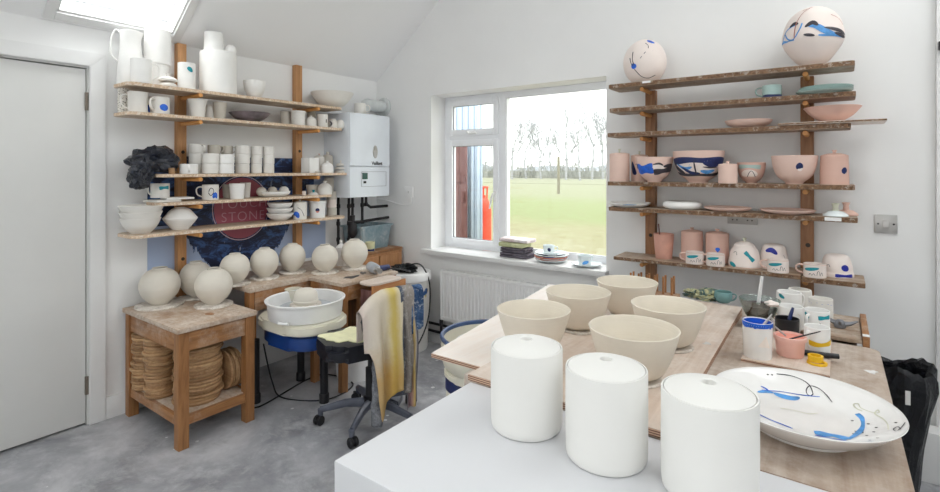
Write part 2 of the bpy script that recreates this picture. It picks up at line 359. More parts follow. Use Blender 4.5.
# ---- main window
def bars(bm, x0, x1, z0, z1, w, y0, y1, bev=0.004):
    box(bm, x0, x0+w, y0, y1, z0, z1, bev=bev); box(bm, x1-w, x1, y0, y1, z0, z1, bev=bev)
    box(bm, x0+w, x1-w, y0, y1, z0, z0+w, bev=bev); box(bm, x0+w, x1-w, y0, y1, z1-w, z1, bev=bev)
W1 = bpy.data.objects.new('window_1', None); C.objects.link(W1); W1['kind'] = 'structure'
bm = BM(); bars(bm, WX0, WX1, 0.765, WZ1, 0.045, 3.385, 3.455)
box(bm, -2.19, -2.125, 3.385, 3.455, 0.80, 1.99, bev=0.003); box(bm, -2.69, -2.19, 3.385, 3.455, 1.655, 1.715, bev=0.003)
finish(bm, 'frame', M['upvc'], W1)
def sash(x0, x1, z0, z1, handle):
    bm = BM(); bars(bm, x0, x1, z0, z1, 0.05, 3.372, 3.43, 0.006)
    s = finish(bm, 'sash', M['upvc'], W1)
    bm = BM(); bars(bm, x0+0.048, x1-0.048, z0+0.048, z1-0.048, 0.006, 3.39, 3.40, 0.001); finish(bm, 'gasket', M['grey_metal'], s)
    bm = BM(); box(bm, x0+0.045, x1-0.045, 3.40, 3.412, z0+0.045, z1-0.045); finish(bm, 'pane', M['glass'], s, smooth=False)
    bm = BM()
    if handle == 'v':
        x = x1-0.025; z = (z0+z1)/2-0.03; box(bm, x-0.011, x+0.011, 3.358, 3.372, z-0.04, z+0.05, bev=0.004); tube(bm, [(x, 3.355, z+0.03), (x, 3.335, z+0.03), (x-0.01, 3.33, z), (x-0.03, 3.33, z-0.09)], [0.009, 0.009, 0.009, 0.007])
    else:
        x = (x0+x1)/2; z = z0+0.025; box(bm, x-0.04, x+0.04, 3.358, 3.372, z-0.010, z+0.010, bev=0.004); tube(bm, [(x-0.02, 3.355, z), (x-0.02, 3.335, z), (x+0.0, 3.33, z-0.012), (x+0.075, 3.33, z-0.010)], [0.009, 0.009, 0.009, 0.007])
    finish(bm, 'handle', M['white_plastic'], s)
sash(-2.70, -2.185, 1.70, 2.0, 'h'); sash(-2.70, -2.185, 0.795, 1.665, 'v')
bm = BM(); box(bm, -2.125, -1.275, 3.405, 3.415, 0.808, 1.99); finish(bm, 'pane', M['glass'], W1, smooth=False)
bm = BM(); bars(bm, -2.128, -1.275, 0.808, 1.99, 0.012, 3.39, 3.405, 0.003); finish(bm, 'bead', M['upvc'], W1)
bm = BM(); box(bm, WX0-0.065, WX1+0.02, 3.135, YB-0.001, 0.728, 0.765, bev=0.008); box(bm, WX0+0.001, WX1-0.001, YB-0.004, 3.386, 0.7355, 0.765, bev=0.001)
finish(bm, 'window_sill', M['gloss_white'], W1)
# unseen window added behind the viewer to bring in fill light
W6 = bpy.data.objects.new('added_window_6', None); C.objects.link(W6); W6['kind'] = 'structure'
bm = BM(); bars(bm, BX0, BX1, BZ0, BZ1, 0.06, YK-0.2, YK-0.13); box(bm, -0.63, -0.57, YK-0.2, YK-0.13, BZ0+.06, BZ1-.06); finish(bm, 'frame', M['upvc'], W6)
bm = BM(); box(bm, BX0+.06, BX1-.06, YK-0.168, YK-0.162, BZ0+.06, BZ1-.06); finish(bm, 'pane', M['glass'], W6, smooth=False)
# ---- door, frame and baseboards on the left wall
D1 = bpy.data.objects.new('door_1', None); C.objects.link(D1); D1['kind'] = 'structure'
bm = BM(); box(bm, XA-0.055, XA-0.012, DY0, DY1-0.004, 0.012, DZ-0.006, bev=0.002); finish(bm, 'door_leaf', M['door'], D1)
for z in (1.80, 0.22):
    bm = BM(); y = DY1; 
    box(bm, XA-0.012, XA+0.002, y-0.008, y+0.012, z-0.05, z+0.05)
    for k in range(5): tube(bm, [(XA-0.002, y, z-0.045+0.018*k), (XA-0.002, y, z-0.0285+0.018*k)], 0.0065)
    finish(bm, 'hinge', M['hinge'], D1)
bm = BM(); 
box(bm, XA-0.11, XA-0.006, DY1, DY1+0.012, 0, DZ+0.012); box(bm, XA-0.11, XA-0.006, DY0-0.012, DY0, 0, DZ+0.012); box(bm, XA-0.11, XA-0.006, DY0, DY1, DZ, DZ+0.012)
finish(bm, 'door_frame', M['door'], D1, smooth=False)
bm = BM(); box(bm, XA-0.2, XA-0.12, DY0-0.01, DY1+0.01, 0.0, DZ+0.01); finish(bm, 'door_backing', M['gap'], D1, smooth=False)
bm = BM(); w = 0.078
prism(bm, [(DY1+0.006, 0), (DY1+0.006+w, 0), (DY1+0.006+w, DZ+0.008+w), (DY1+0.006, DZ+0.008)], XA, XA+0.02, M=Matrix(((0,0,1,0),(1,0,0,0),(0,1,0,0),(0,0,0,1))), bev=0.004)
prism(bm, [(DY0-0.006-w, 0), (DY0-0.006, 0), (DY0-0.006, DZ+0.008), (DY0-0.006-w, DZ+0.008+w)], XA, XA+0.02, M=Matrix(((0,0,1,0),(1,0,0,0),(0,1,0,0),(0,0,0,1))), bev=0.004)
prism(bm, [(DY0-0.006, DZ+0.008), (DY1+0.006, DZ+0.008), (DY1+0.006+w, DZ+0.008+w), (DY0-0.006-w, DZ+0.008+w)], XA, XA+0.02, M=Matrix(((0,0,1,0),(1,0,0,0),(0,1,0,0),(0,0,0,1))), bev=0.004)
struct(finish(bm, 'trim_1', M['gloss_white']))
bm = BM(); box(bm, XA, XA+0.016, DY1+0.085, YB, 0, 0.125, bev=0.003); struct(finish(bm, 'baseboard_left', M['gloss_white']))
bm = BM(); box(bm, XA+0.02, XR, YB-0.018, YB, 0, 0.14, bev=0.003); struct(finish(bm, 'baseboard_back', M['gloss_white']))
# white boxing and upright with a catch at the right of the back wall
x_, _, _ = onB(936.5, 0.03)
bm = BM(); box(bm, x_, x_+0.09, YB-0.03, YB, 0.14, 2.6, bev=0.003); tr2 = struct(finish(bm, 'trim_2', M['gloss_white']))
bm = BM(); z = zat(46, onB(938, 0.04)[2]); box(bm, x_+0.005, x_+0.03, YB-0.05, YB-0.03, z-0.02, z+0.02, bev=0.003); tube(bm, [(x_+0.018, YB-0.055, z-0.02), (x_+0.018, YB-0.055, z-0.06)], 0.005)
finish(bm, 'catch', M['dark_metal'], tr2)
bm = BM(); box(bm, 0.16, 0.9, YB-0.12, YB-0.018, 0, 0.23, bev=0.006); struct(finish(bm, 'trim_3', M['gloss_white']))
# ================================================================ OUTSIDE
m, t, b = nt('rough_pale_meadow'); v = coords(t); n = nz(t, v, 0.25, 8, 0.7, 1.0); n2 = nz(t, v, 3, 6, 0.7)
sx = ND(t, 'ShaderNodeSeparateXYZ'); t.links.new(v, sx.inputs[0])
yy = math_(t, 'ADD', math_(t, 'MULTIPLY', sx.outputs[1], 0.01), math_(t, 'MULTIPLY_ADD', n, 0.05, -0.025))
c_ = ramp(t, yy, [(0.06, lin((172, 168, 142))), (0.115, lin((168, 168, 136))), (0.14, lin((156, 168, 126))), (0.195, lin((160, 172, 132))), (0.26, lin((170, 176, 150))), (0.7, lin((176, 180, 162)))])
c_ = mix(t, math_(t, 'MULTIPLY', ramp(t, n2, [(0.4, (0, 0, 0)), (0.6, (1, 1, 1))]), 0.35), c_, lin((150, 140, 112)))
t.links.new(c_, b.inputs['Base Color']); b.inputs['Roughness'].default_value = 1.0; b.inputs['Specular IOR Level'].default_value = 0.0
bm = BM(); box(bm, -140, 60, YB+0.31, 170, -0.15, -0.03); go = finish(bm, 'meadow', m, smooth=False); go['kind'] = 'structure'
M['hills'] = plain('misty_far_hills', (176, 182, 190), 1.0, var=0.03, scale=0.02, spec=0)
bm = BM(); random.seed(3); pts = []
for i in range(41):
    x = -180+i*6; pts.append((x, 3.0+2.2*math.sin(i*0.35)+1.2*math.sin(i*0.9+1)+2.0*max(0, (20-i)/20)))
for (a, za), (c2_, zc) in zip(pts, pts[1:]):
    vs = [bm.verts.new(q) for q in ((a, 150, -0.1), (c2_, 150, -0.1), (c2_, 175, zc), (a, 175, za), (a, 200, -0.1), (c2_, 200, -0.1))]
    bm.faces.new((vs[0], vs[1], vs[2], vs[3])); bm.faces.new((vs[3], vs[2], vs[5], vs[4]))
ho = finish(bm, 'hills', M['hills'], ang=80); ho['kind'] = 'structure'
M['twig'] = plain('haze_paled_bark', (186, 188, 192), 1.0, var=0.08, spec=0)  # outdoor haze is put into the pale twig colour
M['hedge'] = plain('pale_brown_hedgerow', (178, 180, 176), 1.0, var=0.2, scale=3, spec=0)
def tree(px, Y, h, seed, label):
    h *= 1.25
    rr = random.Random(seed); bm = BM()
    def br(p, dr, L, r, lev):
        q = p+dr*L*0.5+Vector((rr.uniform(-1, 1), rr.uniform(-1, 1), 0))*L*0.06; e = p+dr*L
        tube(bm, [p, q, e], [r, r*0.8, r*0.5], 4 if lev else 6, caps=False)
        if lev >= 5: return
        for k in range(4 if lev < 2 else 3):
            f_ = rr.uniform(0.4, 1.0); d2 = (dr+Vector((rr.uniform(-1, 1), rr.uniform(-1, 1), rr.uniform(-0.1, 0.9)))*0.75).normalized()
            br(p+dr*L*f_, d2, L*rr.uniform(0.52, 0.74), max(0.014, r*0.5), lev+1)
    br(Vector((0, 0, 0)), Vector((rr.uniform(-.08, .08), 0, 1)).normalized(), h*0.42, h*0.014, 0)
    r = (px-CX)/F; d = Y/(r*SN+CS); X = d*(r*CS-SN)
    return tag(finish(bm, 'bare_tree', M['twig'], loc=(X, Y, -0.05), smooth=False), label, 'tree', 'bare winter trees along the hedge')
TREES = [(512, 62, 9.5, 'bare winter tree nearest the window mullion beyond the field'), (526, 66, 8, 'thin bare tree second from the mullion in the hedge line'), (541, 66, 8.5, 'bare tree just left of the wooden fence post'), (551, 79, 9, 'faint bare tree rising behind the top of the fence post'),
         (566, 64, 10, 'tall spreading bare tree just right of the fence post'), (580, 60, 8, 'bare tree midway between fence post and right window edge'), (592, 66, 9.5, 'bare tree near the right edge of the big pane'), (603, 70, 10, 'bare tree partly cut off by the right window reveal'),
         (486, 78, 8, 'small bare tree seen through the side casement above the gas bottle')]
for i, a in enumerate(TREES): tree(a[0], a[1], a[2], 40+i, a[3])
def hedge(x0, x1, Y, h, seed, label):
    bm = BM(); rr = random.Random(seed); n = 260
    for i in range(n):
        x = x0+(x1-x0)*rr.random(); y = Y+rr.uniform(-1.2, 1.2); hh = h*rr.uniform(0.5, 1.0)
        for k in range(3): tube(bm, [(x, y, -0.1), (x+rr.uniform(-.3, .3), y+rr.uniform(-.3, .3), hh*0.5), (x+rr.uniform(-.9, .9), y+rr.uniform(-.4, .4), hh)], [0.05, 0.04, 0.02], 3, caps=False)
    box(bm, x0, x1, Y-0.5, Y+0.5, -0.1, h*0.35)
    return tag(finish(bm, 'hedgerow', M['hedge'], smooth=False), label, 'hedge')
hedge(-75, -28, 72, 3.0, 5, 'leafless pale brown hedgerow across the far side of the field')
# fence post standing in the field
r = (558.5-CX)/F; Yp = 27.0; d = Yp/(r*SN+CS); X = d*(r*CS-SN)
M['greypost'] = plain('weathered_grey_post', (150, 146, 130), 0.9, var=0.1)
fe = thing('wire_fence', 'wire fence with one weathered wooden post standing in the field', 'fence', (X, Yp, -0.05)); bm = BM(); tube(bm, [(0, 0, 0), (0.01, 0, 1.0), (0, 0, 2.2)], [0.09, 0.085, 0.08], 8); finish(bm, 'fence_post', M['greypost'], fe, ang=60)
bm = BM()
for z in (0.6, 1.0, 1.35):
    tube(bm, [(-25, 0.11, z), (25, 0.11, z)], 0.009, 4)
finish(bm, 'fence_wire', M['greypost'], fe)
# corrugated screen, brown door, planks, gas bottle
m, t, b = nt('blue_grey_corrugated_metal'); b.inputs['Base Color'].default_value = (*lin((190, 206, 224)), 1); b.inputs['Roughness'].default_value = 0.5; M['corr'] = m
def pxY(px, Y):
    r = (px-CX)/F; d = Y/(r*SN+CS); return d*(r*CS-SN), d
xr, dd = pxY(482, 5.0)
bm = BM(); n = 90; x0 = xr-2.7
for i in range(n):
    a = x0+(xr-x0)*i/n; c2_ = x0+(xr-x0)*(i+1)/n; ya = 5.0+0.018*math.sin(2*PI*a/0.09); yc = 5.0+0.018*math.sin(2*PI*c2_/0.09)
    vs = [bm.verts.new(q) for q in ((a, ya, 0), (c2_, yc, 0), (c2_, yc, 3.0), (a, ya, 3.0))]; bm.faces.new(vs)
sh = thing('metal_shed', 'blue grey corrugated metal shed wall outside the side casement', 'shed', (0, 0, 0))
cw = finish(bm, 'cladding', M['corr'], sh, ang=70); sm = cw.modifiers.new('thick', 'SOLIDIFY'); sm.thickness = 0.004
bm = BM(); box(bm, x0, xr-0.25, 5.03, 5.07, 0, 2.95); finish(bm, 'backing', M['greypost'], sh, smooth=False)
M['brownw'] = wood('red_brown_stained_wood', (128, 92, 88), (84, 52, 52), 'Z', 0.6, 0.7)
xb0, _ = pxY(460.5, 4.9); xb1, _ = pxY(468.5, 4.9)
bd = thing('shed_door', 'red brown wooden door leaning on the corrugated shed', 'door', (xb0-0.35, 4.9, -0.03))
bm = BM(); 
for k in range(4): box(bm, k*0.11, k*0.11+0.105, 0, 0.03, 0, 1.78, bev=0.003)
finish(bm, 'door_board', M['brownw'], bd)
bm = BM(); box(bm, 0.02, 0.42, -0.02, 0, 0.3, 0.38); box(bm, 0.02, 0.42, -0.02, 0, 1.3, 1.38); box(bm, 0.38, 0.42, -0.03, -0.02, 1.05, 1.17, bev=0.003); finish(bm, 'ledge', M['brownw'], bd)
bm = BM()
tube(bm, [(0, 0, 0), (-0.34, 0.12, 1.0)], 0.028, 4); tag(finish(bm, 'timber_batten', M['ply_pale'], loc=(xb1+0.05, 4.72, -0.03), smooth=False), 'pale timber batten leaning against the brown shed door', 'batten')
gx, gd = pxY(483, 5.36)
M['gas'] = plain('orange_red_paint', (232, 84, 58), 0.4, var=0.05)
g = thing('gas_bottle', 'orange red gas bottle standing beside the corrugated shed', 'gas bottle', (gx, 5.36, -0.03))
bm = BM(); lathe(bm, [(0, 0.0), (0.09, 0.0), (0.095, 0.03), (0.105, 0.06), (0.108, 0.12), (0.108, 0.92), (0.10, 0.99), (0.08, 1.04), (0.06, 1.08), (0.035, 1.09), (0.035, 1.12), (0, 1.12)], 32); finish(bm, 'cylinder', M['gas'], g)
bm = BM()
for k in range(4):
    a = k*PI/2+0.5; tube(bm, [(0.05*math.cos(a), 0.05*math.sin(a), 1.04), (0.055*math.cos(a), 0.055*math.sin(a), 1.22)], 0.010, 6)
ring = [(0.058*math.cos(a), 0.058*math.sin(a), 1.22) for a in (2*PI*k/20 for k in range(21))]; tube(bm, ring, 0.016, 6)
finish(bm, 'handle', M['gas'], g)
# ================================================================ SHELVES
def board(name, x0, x1, y0, y1, zt, th, face, edge, label, rz=0, jag=0.0, corner=0.03, group=None, cat='shelf'):
    rr = random.Random(int(zt*1e5)+int(x0*100)); 
    pts = [(x0+corner, y0), (x1-corner, y0), (x1, y0+corner), (x1, y1-corner), (x1-corner, y1), (x0+corner, y1), (x0, y1-corner), (x0, y0+corner)]
    cx, cy = (x0+x1)/2, (y0+y1)/2
    bm = BM(); prism(bm, [(p[0]-cx, p[1]-cy) for p in pts], -th, 0, 0, mi_side=1, bev=0.0015)
    return tag(finish(bm, name, [face, edge], loc=(cx, cy, zt), rz=rz), label, cat, group)
def post(name, wall, pos, w, z0, z1, pegs, pl, label, mat, holes=(), dep_=0.05):
    t_ = thing(name, label, 'shelf post', (XA, pos, 0) if wall == 'A' else (pos, YB, 0))
    mt = Matrix.Identity(4) if wall == 'A' else Matrix(((0, 1, 0, 0), (-1, 0, 0, 0), (0, 0, 1, 0), (0, 0, 0, 1)))  # local x = out of the wall
    bm = BM(); box(bm, 0.001, dep_, -w/2, w/2, z0, z1, bev=0.002, M=mt)
    for hz in holes:
        mm = mt @ Matrix.Translation((dep_+0.0006, 0.004, hz)) @ Matrix.Rotation(PI/2, 4, 'Y'); lathe(bm, [(0.0, 0.0), (0.011, 0.0), (0.011, -0.004)], 16, mi=1, M=mm)
    finish(bm, 'upright', [mat, M['gap']], t_)
    for z in pegs:
        bm = BM(); mm = mt @ Matrix.Translation((dep_-0.01, 0, z-0.0145)) @ Matrix.Rotation(PI/2, 4, 'Y'); lathe(bm, [(0, 0), (0.0125, 0), (0.0125, pl), (0.011, pl+0.003), (0, pl+0.003)], 16, M=mm)
        finish(bm, 'peg', M['peg'], t_)
    return t_
LB = 0.019
ZA = dict(A1=1.899, A2=1.738, A3=1.395, A4=1.231, A5=1.060)
yA = lambda px, off=0.28: onA(px, off)[1]
def shelfA(k, pl, pr, label, off=0.28, rz=0):
    return board('shelf_board', XA+0.052, XA+off, yA(pl, 0.13), yA(pr, off), ZA[k], LB, M['boardA'], M['edgeA'], label, rz)
shelfA('A1', 117, 344, 'topmost wooden shelf board on the left wall, holding tall white jugs')
shelfA('A2', 117, 344.5, 'second shelf board down on the left wall, with a white chipped edge')
shelfA('A3', 147, 352, 'third shelf board down on the left wall, under the rows of small white mugs')
shelfA('A4', 150, 334, 'fourth shelf board down on the left wall, with a rough chipped edge', 0.27)
shelfA('A5', 121, 347, 'lowest shelf board on the left wall, under the stacked cream bowls')
pegA = [ZA[k]-LB for k in ZA]
post('shelf_post', 'A', onA(182.3, 0.05)[1], 0.052, 0.624, 2.21, pegA, 0.245, 'left of the two pine posts holding the left wall shelves', M['post'], (1.53, 1.50-0.05, 0.86))
post('shelf_post', 'A', onA(299.2, 0.05)[1], 0.054, 0.70, 2.215, pegA, 0.245, 'right of the two pine posts holding the left wall shelves', M['post'], (1.56, 0.80, 1.9))
ZB = dict(B1=1.930, B2=1.787, B3=1.640, B4=1.349, B5=1.197, B6=0.905)
xB = lambda px, off=0.25: onB(px, off)[0]
RB = 0.024
def shelfB(z, pl, pr, label, off=0.25, th=RB):
    return board('shelf_board', xB(pl, off), xB(pr, off), YB-off, YB-0.052, z, th, M['boardB'], M['edgeB'], label, corner=0.012)
shelfB(ZB['B1'], 608, 855, 'topmost board on the right, with two big round vases')
shelfB(ZB['B2'], 609, 856, 'second shelf board on the right, under the small green mug and plates')
shelfB(ZB['B3'], 607, 851, 'third shelf board on the right, under the pink shallow bowls')
board('shelf_board', xB(778), xB(887), YB-0.262, YB-0.06, ZB['B3']+0.012, 0.011, M['ply_pale'], M['edgeB'], 'thin loose board on the third right shelf, jutting past its end under a pink bowl', corner=0.004)
shelfB(ZB['B4'], 607, 855, 'fourth shelf board on the right, under the painted blue and pink bowls')
shelfB(ZB['B5'], 608, 858, 'fifth shelf board on the right, under the flat plates and small lids')
x6a, x6b, x6c, x6d = xB(612.7, 0.27), xB(671, 0.27), xB(801, 0.27), xB(865.5, 0.27)
board('shelf_board', x6a, x6b+0.03, YB-0.26, YB-0.052, ZB['B6'], 0.02, M['boardB'], M['edgeB'], 'left short piece of the lowest right shelf, under the pink beaker', corner=0.004)
board('shelf_board', x6b+0.031, x6c, YB-0.275, YB-0.052, ZB['B6']+0.004, 0.022, M['boardB'], M['edgeB'], 'middle piece of the lowest right shelf, under the white and teal cups', corner=0.004)
board('shelf_board', x6c+0.001, x6d, YB-0.27, YB-0.052, ZB['B6']-0.003, 0.024, M['boardB'], M['edgeB'], 'right end piece of the lowest right shelf, under the blue patched dish cover', corner=0.004)
pegB = [ZB['B1']-RB, ZB['B2']-RB, ZB['B3']-RB, ZB['B4']-RB, ZB['B5']-RB, ZB['B6']-0.0275]
post('shelf_post', 'B', onB(650, 0.05)[0], 0.058, 0.0, ZB['B1']-0.026, pegB, 0.17, 'left brown post of the right hand shelves, beside the window', M['post_dark'], (1.02,))
post('shelf_post', 'B', onB(807, 0.05)[0], 0.058, 0.0, ZB['B1']-0.026, pegB, 0.17, 'right brown post of the right hand shelves', M['post_dark'], (1.03, 0.78))
# ================================================================ POTTERY BUILDERS
def vessel(outer, t=0.004, floor_t=0.006, closed=False, n=5, curve=True, foot=True):
    """closed profile from outer silhouette [(r,z)] foot -> rim; returns (profile, radius function)"""
    o = [Vector((r, z, 0)) for r, z in outer]
    if curve: o = smooth_path(o, n)
    o = [(max(0.0005, p.x), p.y) for p in o]
    def rf(z):
        for (ra, za), (rb, zb) in zip(o, o[1:]):
            if min(za, zb)-1e-9 <= z <= max(za, zb)+1e-9 and abs(zb-za) > 1e-9: return ra+(rb-ra)*(z-za)/(zb-za)
        return o[-1][0] if z > o[-1][1] else o[0][0]
    if closed: return [(0, o[0][1])]+o+[(0, o[-1][1])], rf
    prof = [(0, o[0][1])]+o
    rt, zt = o[-1]; prof.append((rt-t*0.5, zt+t*0.35))
    inner = []
    for i in range(len(o)-1, -1, -1):
        r, z = o[i]
        if z < o[0][1]+floor_t: break
        if r-t > 0.002: inner.append((r-t, z))
    prof += inner+[(0, o[0][1]+floor_t)]
    return prof, rf
def stroke(bm, rf, pts, width, mi, prof='lens', c=(0, 0, 0), off=0.0007, n=6):
    """painted mark on a lathed side. pts [(angle_rad, z)]"""
    R0 = rf(pts[len(pts)//2][1])
    P = smooth_path([Vector((a*R0, z, 0)) for a, z in pts], n); rows = []
    N = len(P)
    for i, p in enumerate(P):
        t_ = P[min(i+1, N-1)]-P[max(i-1, 0)]; t_.normalize(); nn = Vector((-t_.y, t_.x, 0)); u = i/(N-1)
        if prof == 'lens': w_ = width*max(0.08, math.sin(PI*min(max(u, 0.0), 1.0))**0.6)
        elif prof == 'taper': w_ = width*(1-0.85*u)
        else: w_ = width*(0.85+0.15*math.sin(9*u))
        row = []
        for k in (-1, -0.5, 0, 0.5, 1):
            q = p+nn*w_*0.5*k; z = q.y; a = q.x/R0; r = rf(z)+off
            row.append(bm.verts.new((c[0]+r*math.cos(a), c[1]+r*math.sin(a), c[2]+z)))
        rows.append(row)
    for a, b_ in zip(rows, rows[1:]):
        for k in range(4):
            f = bm.faces.new((a[k], a[k+1], b_[k+1], b_[k])); f.material_index = mi
def flatstroke(bm, zf, pts, width, mi, prof='lens', off=0.0012, n=6):
    P = smooth_path([Vector((x, y, 0)) for x, y in pts], n); N = len(P); rows = []
    for i, p in enumerate(P):
        t_ = P[min(i+1, N-1)]-P[max(i-1, 0)]; t_.normalize(); nn = Vector((-t_.y, t_.x, 0)); u = i/(N-1)
        w_ = width*(max(0.1, math.sin(PI*u)**0.6) if prof == 'lens' else (1-0.8*u if prof == 'taper' else 0.85+0.2*math.sin(11*u)))
        row = []
        for k in (-1, -0.5, 0, 0.5, 1):
            q = p+nn*w_*0.5*k; row.append(bm.verts.new((q.x, q.y, zf(q.x, q.y)+off)))
        rows.append(row)
    for a, b_ in zip(rows, rows[1:]):
        for k in range(4):
            f = bm.faces.new((a[k], a[k+1], b_[k+1], b_[k])); f.material_index = mi
def handle(name, mats, parent, ang, r_top, z_top, r_bot, z_bot, out, rad=0.005, flat=1.6, over=0.0):
    bm = BM(); ca, sa = math.cos(ang), math.sin(ang)
    P = [(r_top-0.003, z_top), (r_top+out*0.55, z_top+over), (r_top+out, z_top-(z_top-z_bot)*0.25), (r_bot+out*0.8, z_bot+(z_top-z_bot)*0.25), (r_bot-0.003, z_bot)]
    P = smooth_path([Vector((p[0]*ca, p[0]*sa, p[1])) for p in P], 5)
    tube(bm, P, rad, 8, flat=flat)
    return finish(bm, name, mats, parent)
def side_ang(x, y, side):
    a = toward(x, y); return {'F': a, 'L': a-PI/2, 'R': a+PI/2, 'FL': a-PI/5, 'FR': a+PI/5, 'B': a+PI, 'BR': a+PI*0.75, 'BL': a-PI*0.75}[side]
def spot(wall, px0, px1, off):
    px = (px0+px1)/2
    x, y, d = (onA if wall == 'A' else onB)(px, off)
    return x, y, d, (px1-px0)*d*cosx(px)/F
def hgt(ytop, z, d, D, above):
    return zat(ytop, d-D/2 if above else d+D/2)-z
MUG = [(0.92, 0), (1, 0.06), (1, 0.5), (1, 1)]
CUP = [(0.72, 0), (0.8, 0.05), (0.9, 0.5), (1, 1)]
FLARE = [(0.70, 0), (0.72, 0.04), (0.80, 0.6), (0.9, 0.88), (1.0, 1)]
BOWLP = [(0.42, 0), (0.46, 0.04), (0.74, 0.28), (0.93, 0.62), (1, 1)]
SHALLOW = [(0.35, 0), (0.4, 0.05), (0.72, 0.42), (1, 1)]
STK = [(0.88, 0), (0.97, 0.04), (1, 0.14), (1, 0.9), (0.975, 1)]
CYL = [(0.95, 0), (1, 0.04), (1, 0.5), (1, 1)]
def marks_apply(bm, rf, a0, D, Hh, marks):
    for q_, mk in enumerate(marks):
        mi, wd, pts = mk[0], mk[1], mk[2]; pr = mk[3] if len(mk) > 3 else 'lens'
        stroke(bm, rf, [(a0+math.radians(a), z*Hh) for a, z in pts], wd*Hh, mi, pr, off=0.0007+0.00022*q_)
def pot(name, label, cat, x, y, z, D, Hh, prof, mats, hnd=None, group=None, t=0.0035, marks=(), segs=32, z0=0.0, hscale=1.0, hmat=None, hrad=None, closed=False):
    mats = mats if isinstance(mats, (list, tuple)) else [mats]
    if hnd is None:
        bm = BM(); pr, rf = vessel([(r*D/2, q*Hh) for r, q in prof], t, closed=closed); lathe(bm, pr, segs)
        marks_apply(bm, rf, toward(x, y), D, Hh, marks)
        return tag(finish(bm, name, mats, loc=(x, y, z)), label, cat, group)
    root = thing(name, label, cat, (x, y, z), 0, group)
    bm = BM(); pr, rf = vessel([(r*D/2, q*Hh) for r, q in prof], t, closed=closed); lathe(bm, pr, segs); marks_apply(bm, rf, toward(x, y), D, Hh, marks)
    finish(bm, 'body', mats, root)
    a = side_ang(x, y, hnd) if isinstance(hnd, str) else hnd
    rad = hrad or max(0.0032, D*0.045)
    handle('handle', [hmat or mats[0]], root, a, rf(0.86*Hh), 0.86*Hh, rf(0.2*Hh), 0.2*Hh, D*0.32*hscale, rad)
    return root
def shelfpot(name, label, cat, wall, k, px0, px1, ytop, off, prof, mats, **kw):
    Z = (ZA if wall == 'A' else ZB)[k] if isinstance(k, str) else k
    x, y, d, D = spot(wall, px0, px1, off)
    D = kw.pop('D', D); Hh = kw.pop('Hh', None) or hgt(ytop, Z, d, D, ytop < HY)
    return pot(name, label, cat, x, y, Z, D, Hh, prof, mats, **kw)
def copytree(o, loc, label, rz=None):
    c = o.copy(); C.objects.link(c); c.location = loc; c['label'] = label
    if rz is not None: c.rotation_euler = (0, 0, rz)
    for ch in list(o.children):
        k = ch.copy(); C.objects.link(k); k.parent = c
        for g in ch.children:
            q = g.copy(); C.objects.link(q); q.parent = k
    return c
def lidded(name, label, cat, x, y, z, D, Hh, mats, lidmat=None, knobmat=None, bodyprof=CYL, marks=(), dome=0.06, knob=(0.14, 0.14), overhang=1.0, group=None, segs=32):
    root = thing(name, label, cat, (x, y, z), 0, group); lidmat = lidmat or mats[0]; knobmat = knobmat or lidmat
    bm = BM(); pr, rf = vessel([(r*D/2, q*Hh) for r, q in bodyprof], 0.004); lathe(bm, pr, segs); marks_apply(bm, rf, toward(x, y), D, Hh, marks); finish(bm, 'body', mats, root)
    R = bodyprof[-1][0]*D/2*overhang; bm = BM(); dm = dome*D
    lathe(bm, [(0, Hh-0.001)]+[(R*0.99, Hh), (R, Hh+0.0035), (R*0.97, Hh+0.006), (R*0.8, Hh+0.005+dm*0.45), (R*0.45, Hh+0.005+dm*0.9), (0, Hh+0.005+dm)], segs); lid = finish(bm, 'lid', [lidmat], root)
    if knob:
        kr, kh = knob[0]*D/2*2*0.5, knob[1]*D; zt = Hh+0.004+dm; bm = BM()
        lathe(bm, [(0, zt-0.002), (kr*0.75, zt-0.002), (kr*0.62, zt+kh*0.4), (kr*0.95, zt+kh*0.75), (kr, zt+kh*0.9), (kr*0.85, zt+kh), (0, zt+kh)], 16); finish(bm, 'knob', [knobmat], lid)
    return root
W = M['white_clay']; ST = M['stone']; GC = M['greyclay']; SP = M['speck']; PK = M['pink']; PD = M['pinkd']; PW = M['pinkwhite']
# ================================================================ LEFT WALL POTTERY
# --- A1
x, y, d, D = spot('A', 118, 143, 0.125); z = ZA['A1']; Hh = hgt(29, z, d, D, True)
root = thing('tall_jug', 'tall white jug with a long looped handle, leftmost on the top left shelf', 'jug', (x, y, z)); 
bm = BM(); pr, rf = vessel([(D*0.52, 0), (D*0.56, 0.01), (D*0.52, Hh*0.35), (D*0.43, Hh*0.75), (D*0.44, Hh)], 0.004); lathe(bm, pr, 40)
ar = side_ang(x, y, 'R')
for v in bm.verts:                       # pulled spout on the right
    if v.co.z > Hh*0.88:
        aa = math.atan2(v.co.y, v.co.x)-ar; aa = (aa+PI) % (2*PI)-PI; k = math.exp(-(aa/0.3)**2)*(v.co.z/Hh-0.88)/0.12
        v.co.x += math.cos(ar)*0.014*k; v.co.y += math.sin(ar)*0.014*k; v.co.z -= 0.002*k
finish(bm, 'body', W, root); handle('handle', W, root, side_ang(x, y, 'L'), D*0.42, Hh*0.96, D*0.5, Hh*0.42, D*0.33, 0.0055, 1.7, 0.012)
shelfpot('tall_vase', 'tall wide white cylinder vase behind the big mug, left part of the top left shelf', 'vase', 'A', 'A1', 144, 171.5, 28, 0.12, [(0.82, 0), (0.85, 0.03), (0.86, 0.38), (0.86, 0.40), (0.99, 0.42), (1, 0.5), (1, 0.8), (0.985, 1)], W)
shelfpot('wide_mug', 'large low white mug in front of the tall jug on the top left shelf', 'mug', 'A', 'A1', 130, 152, 57.5, 0.235, MUG, W, hnd='R', hscale=1.1)
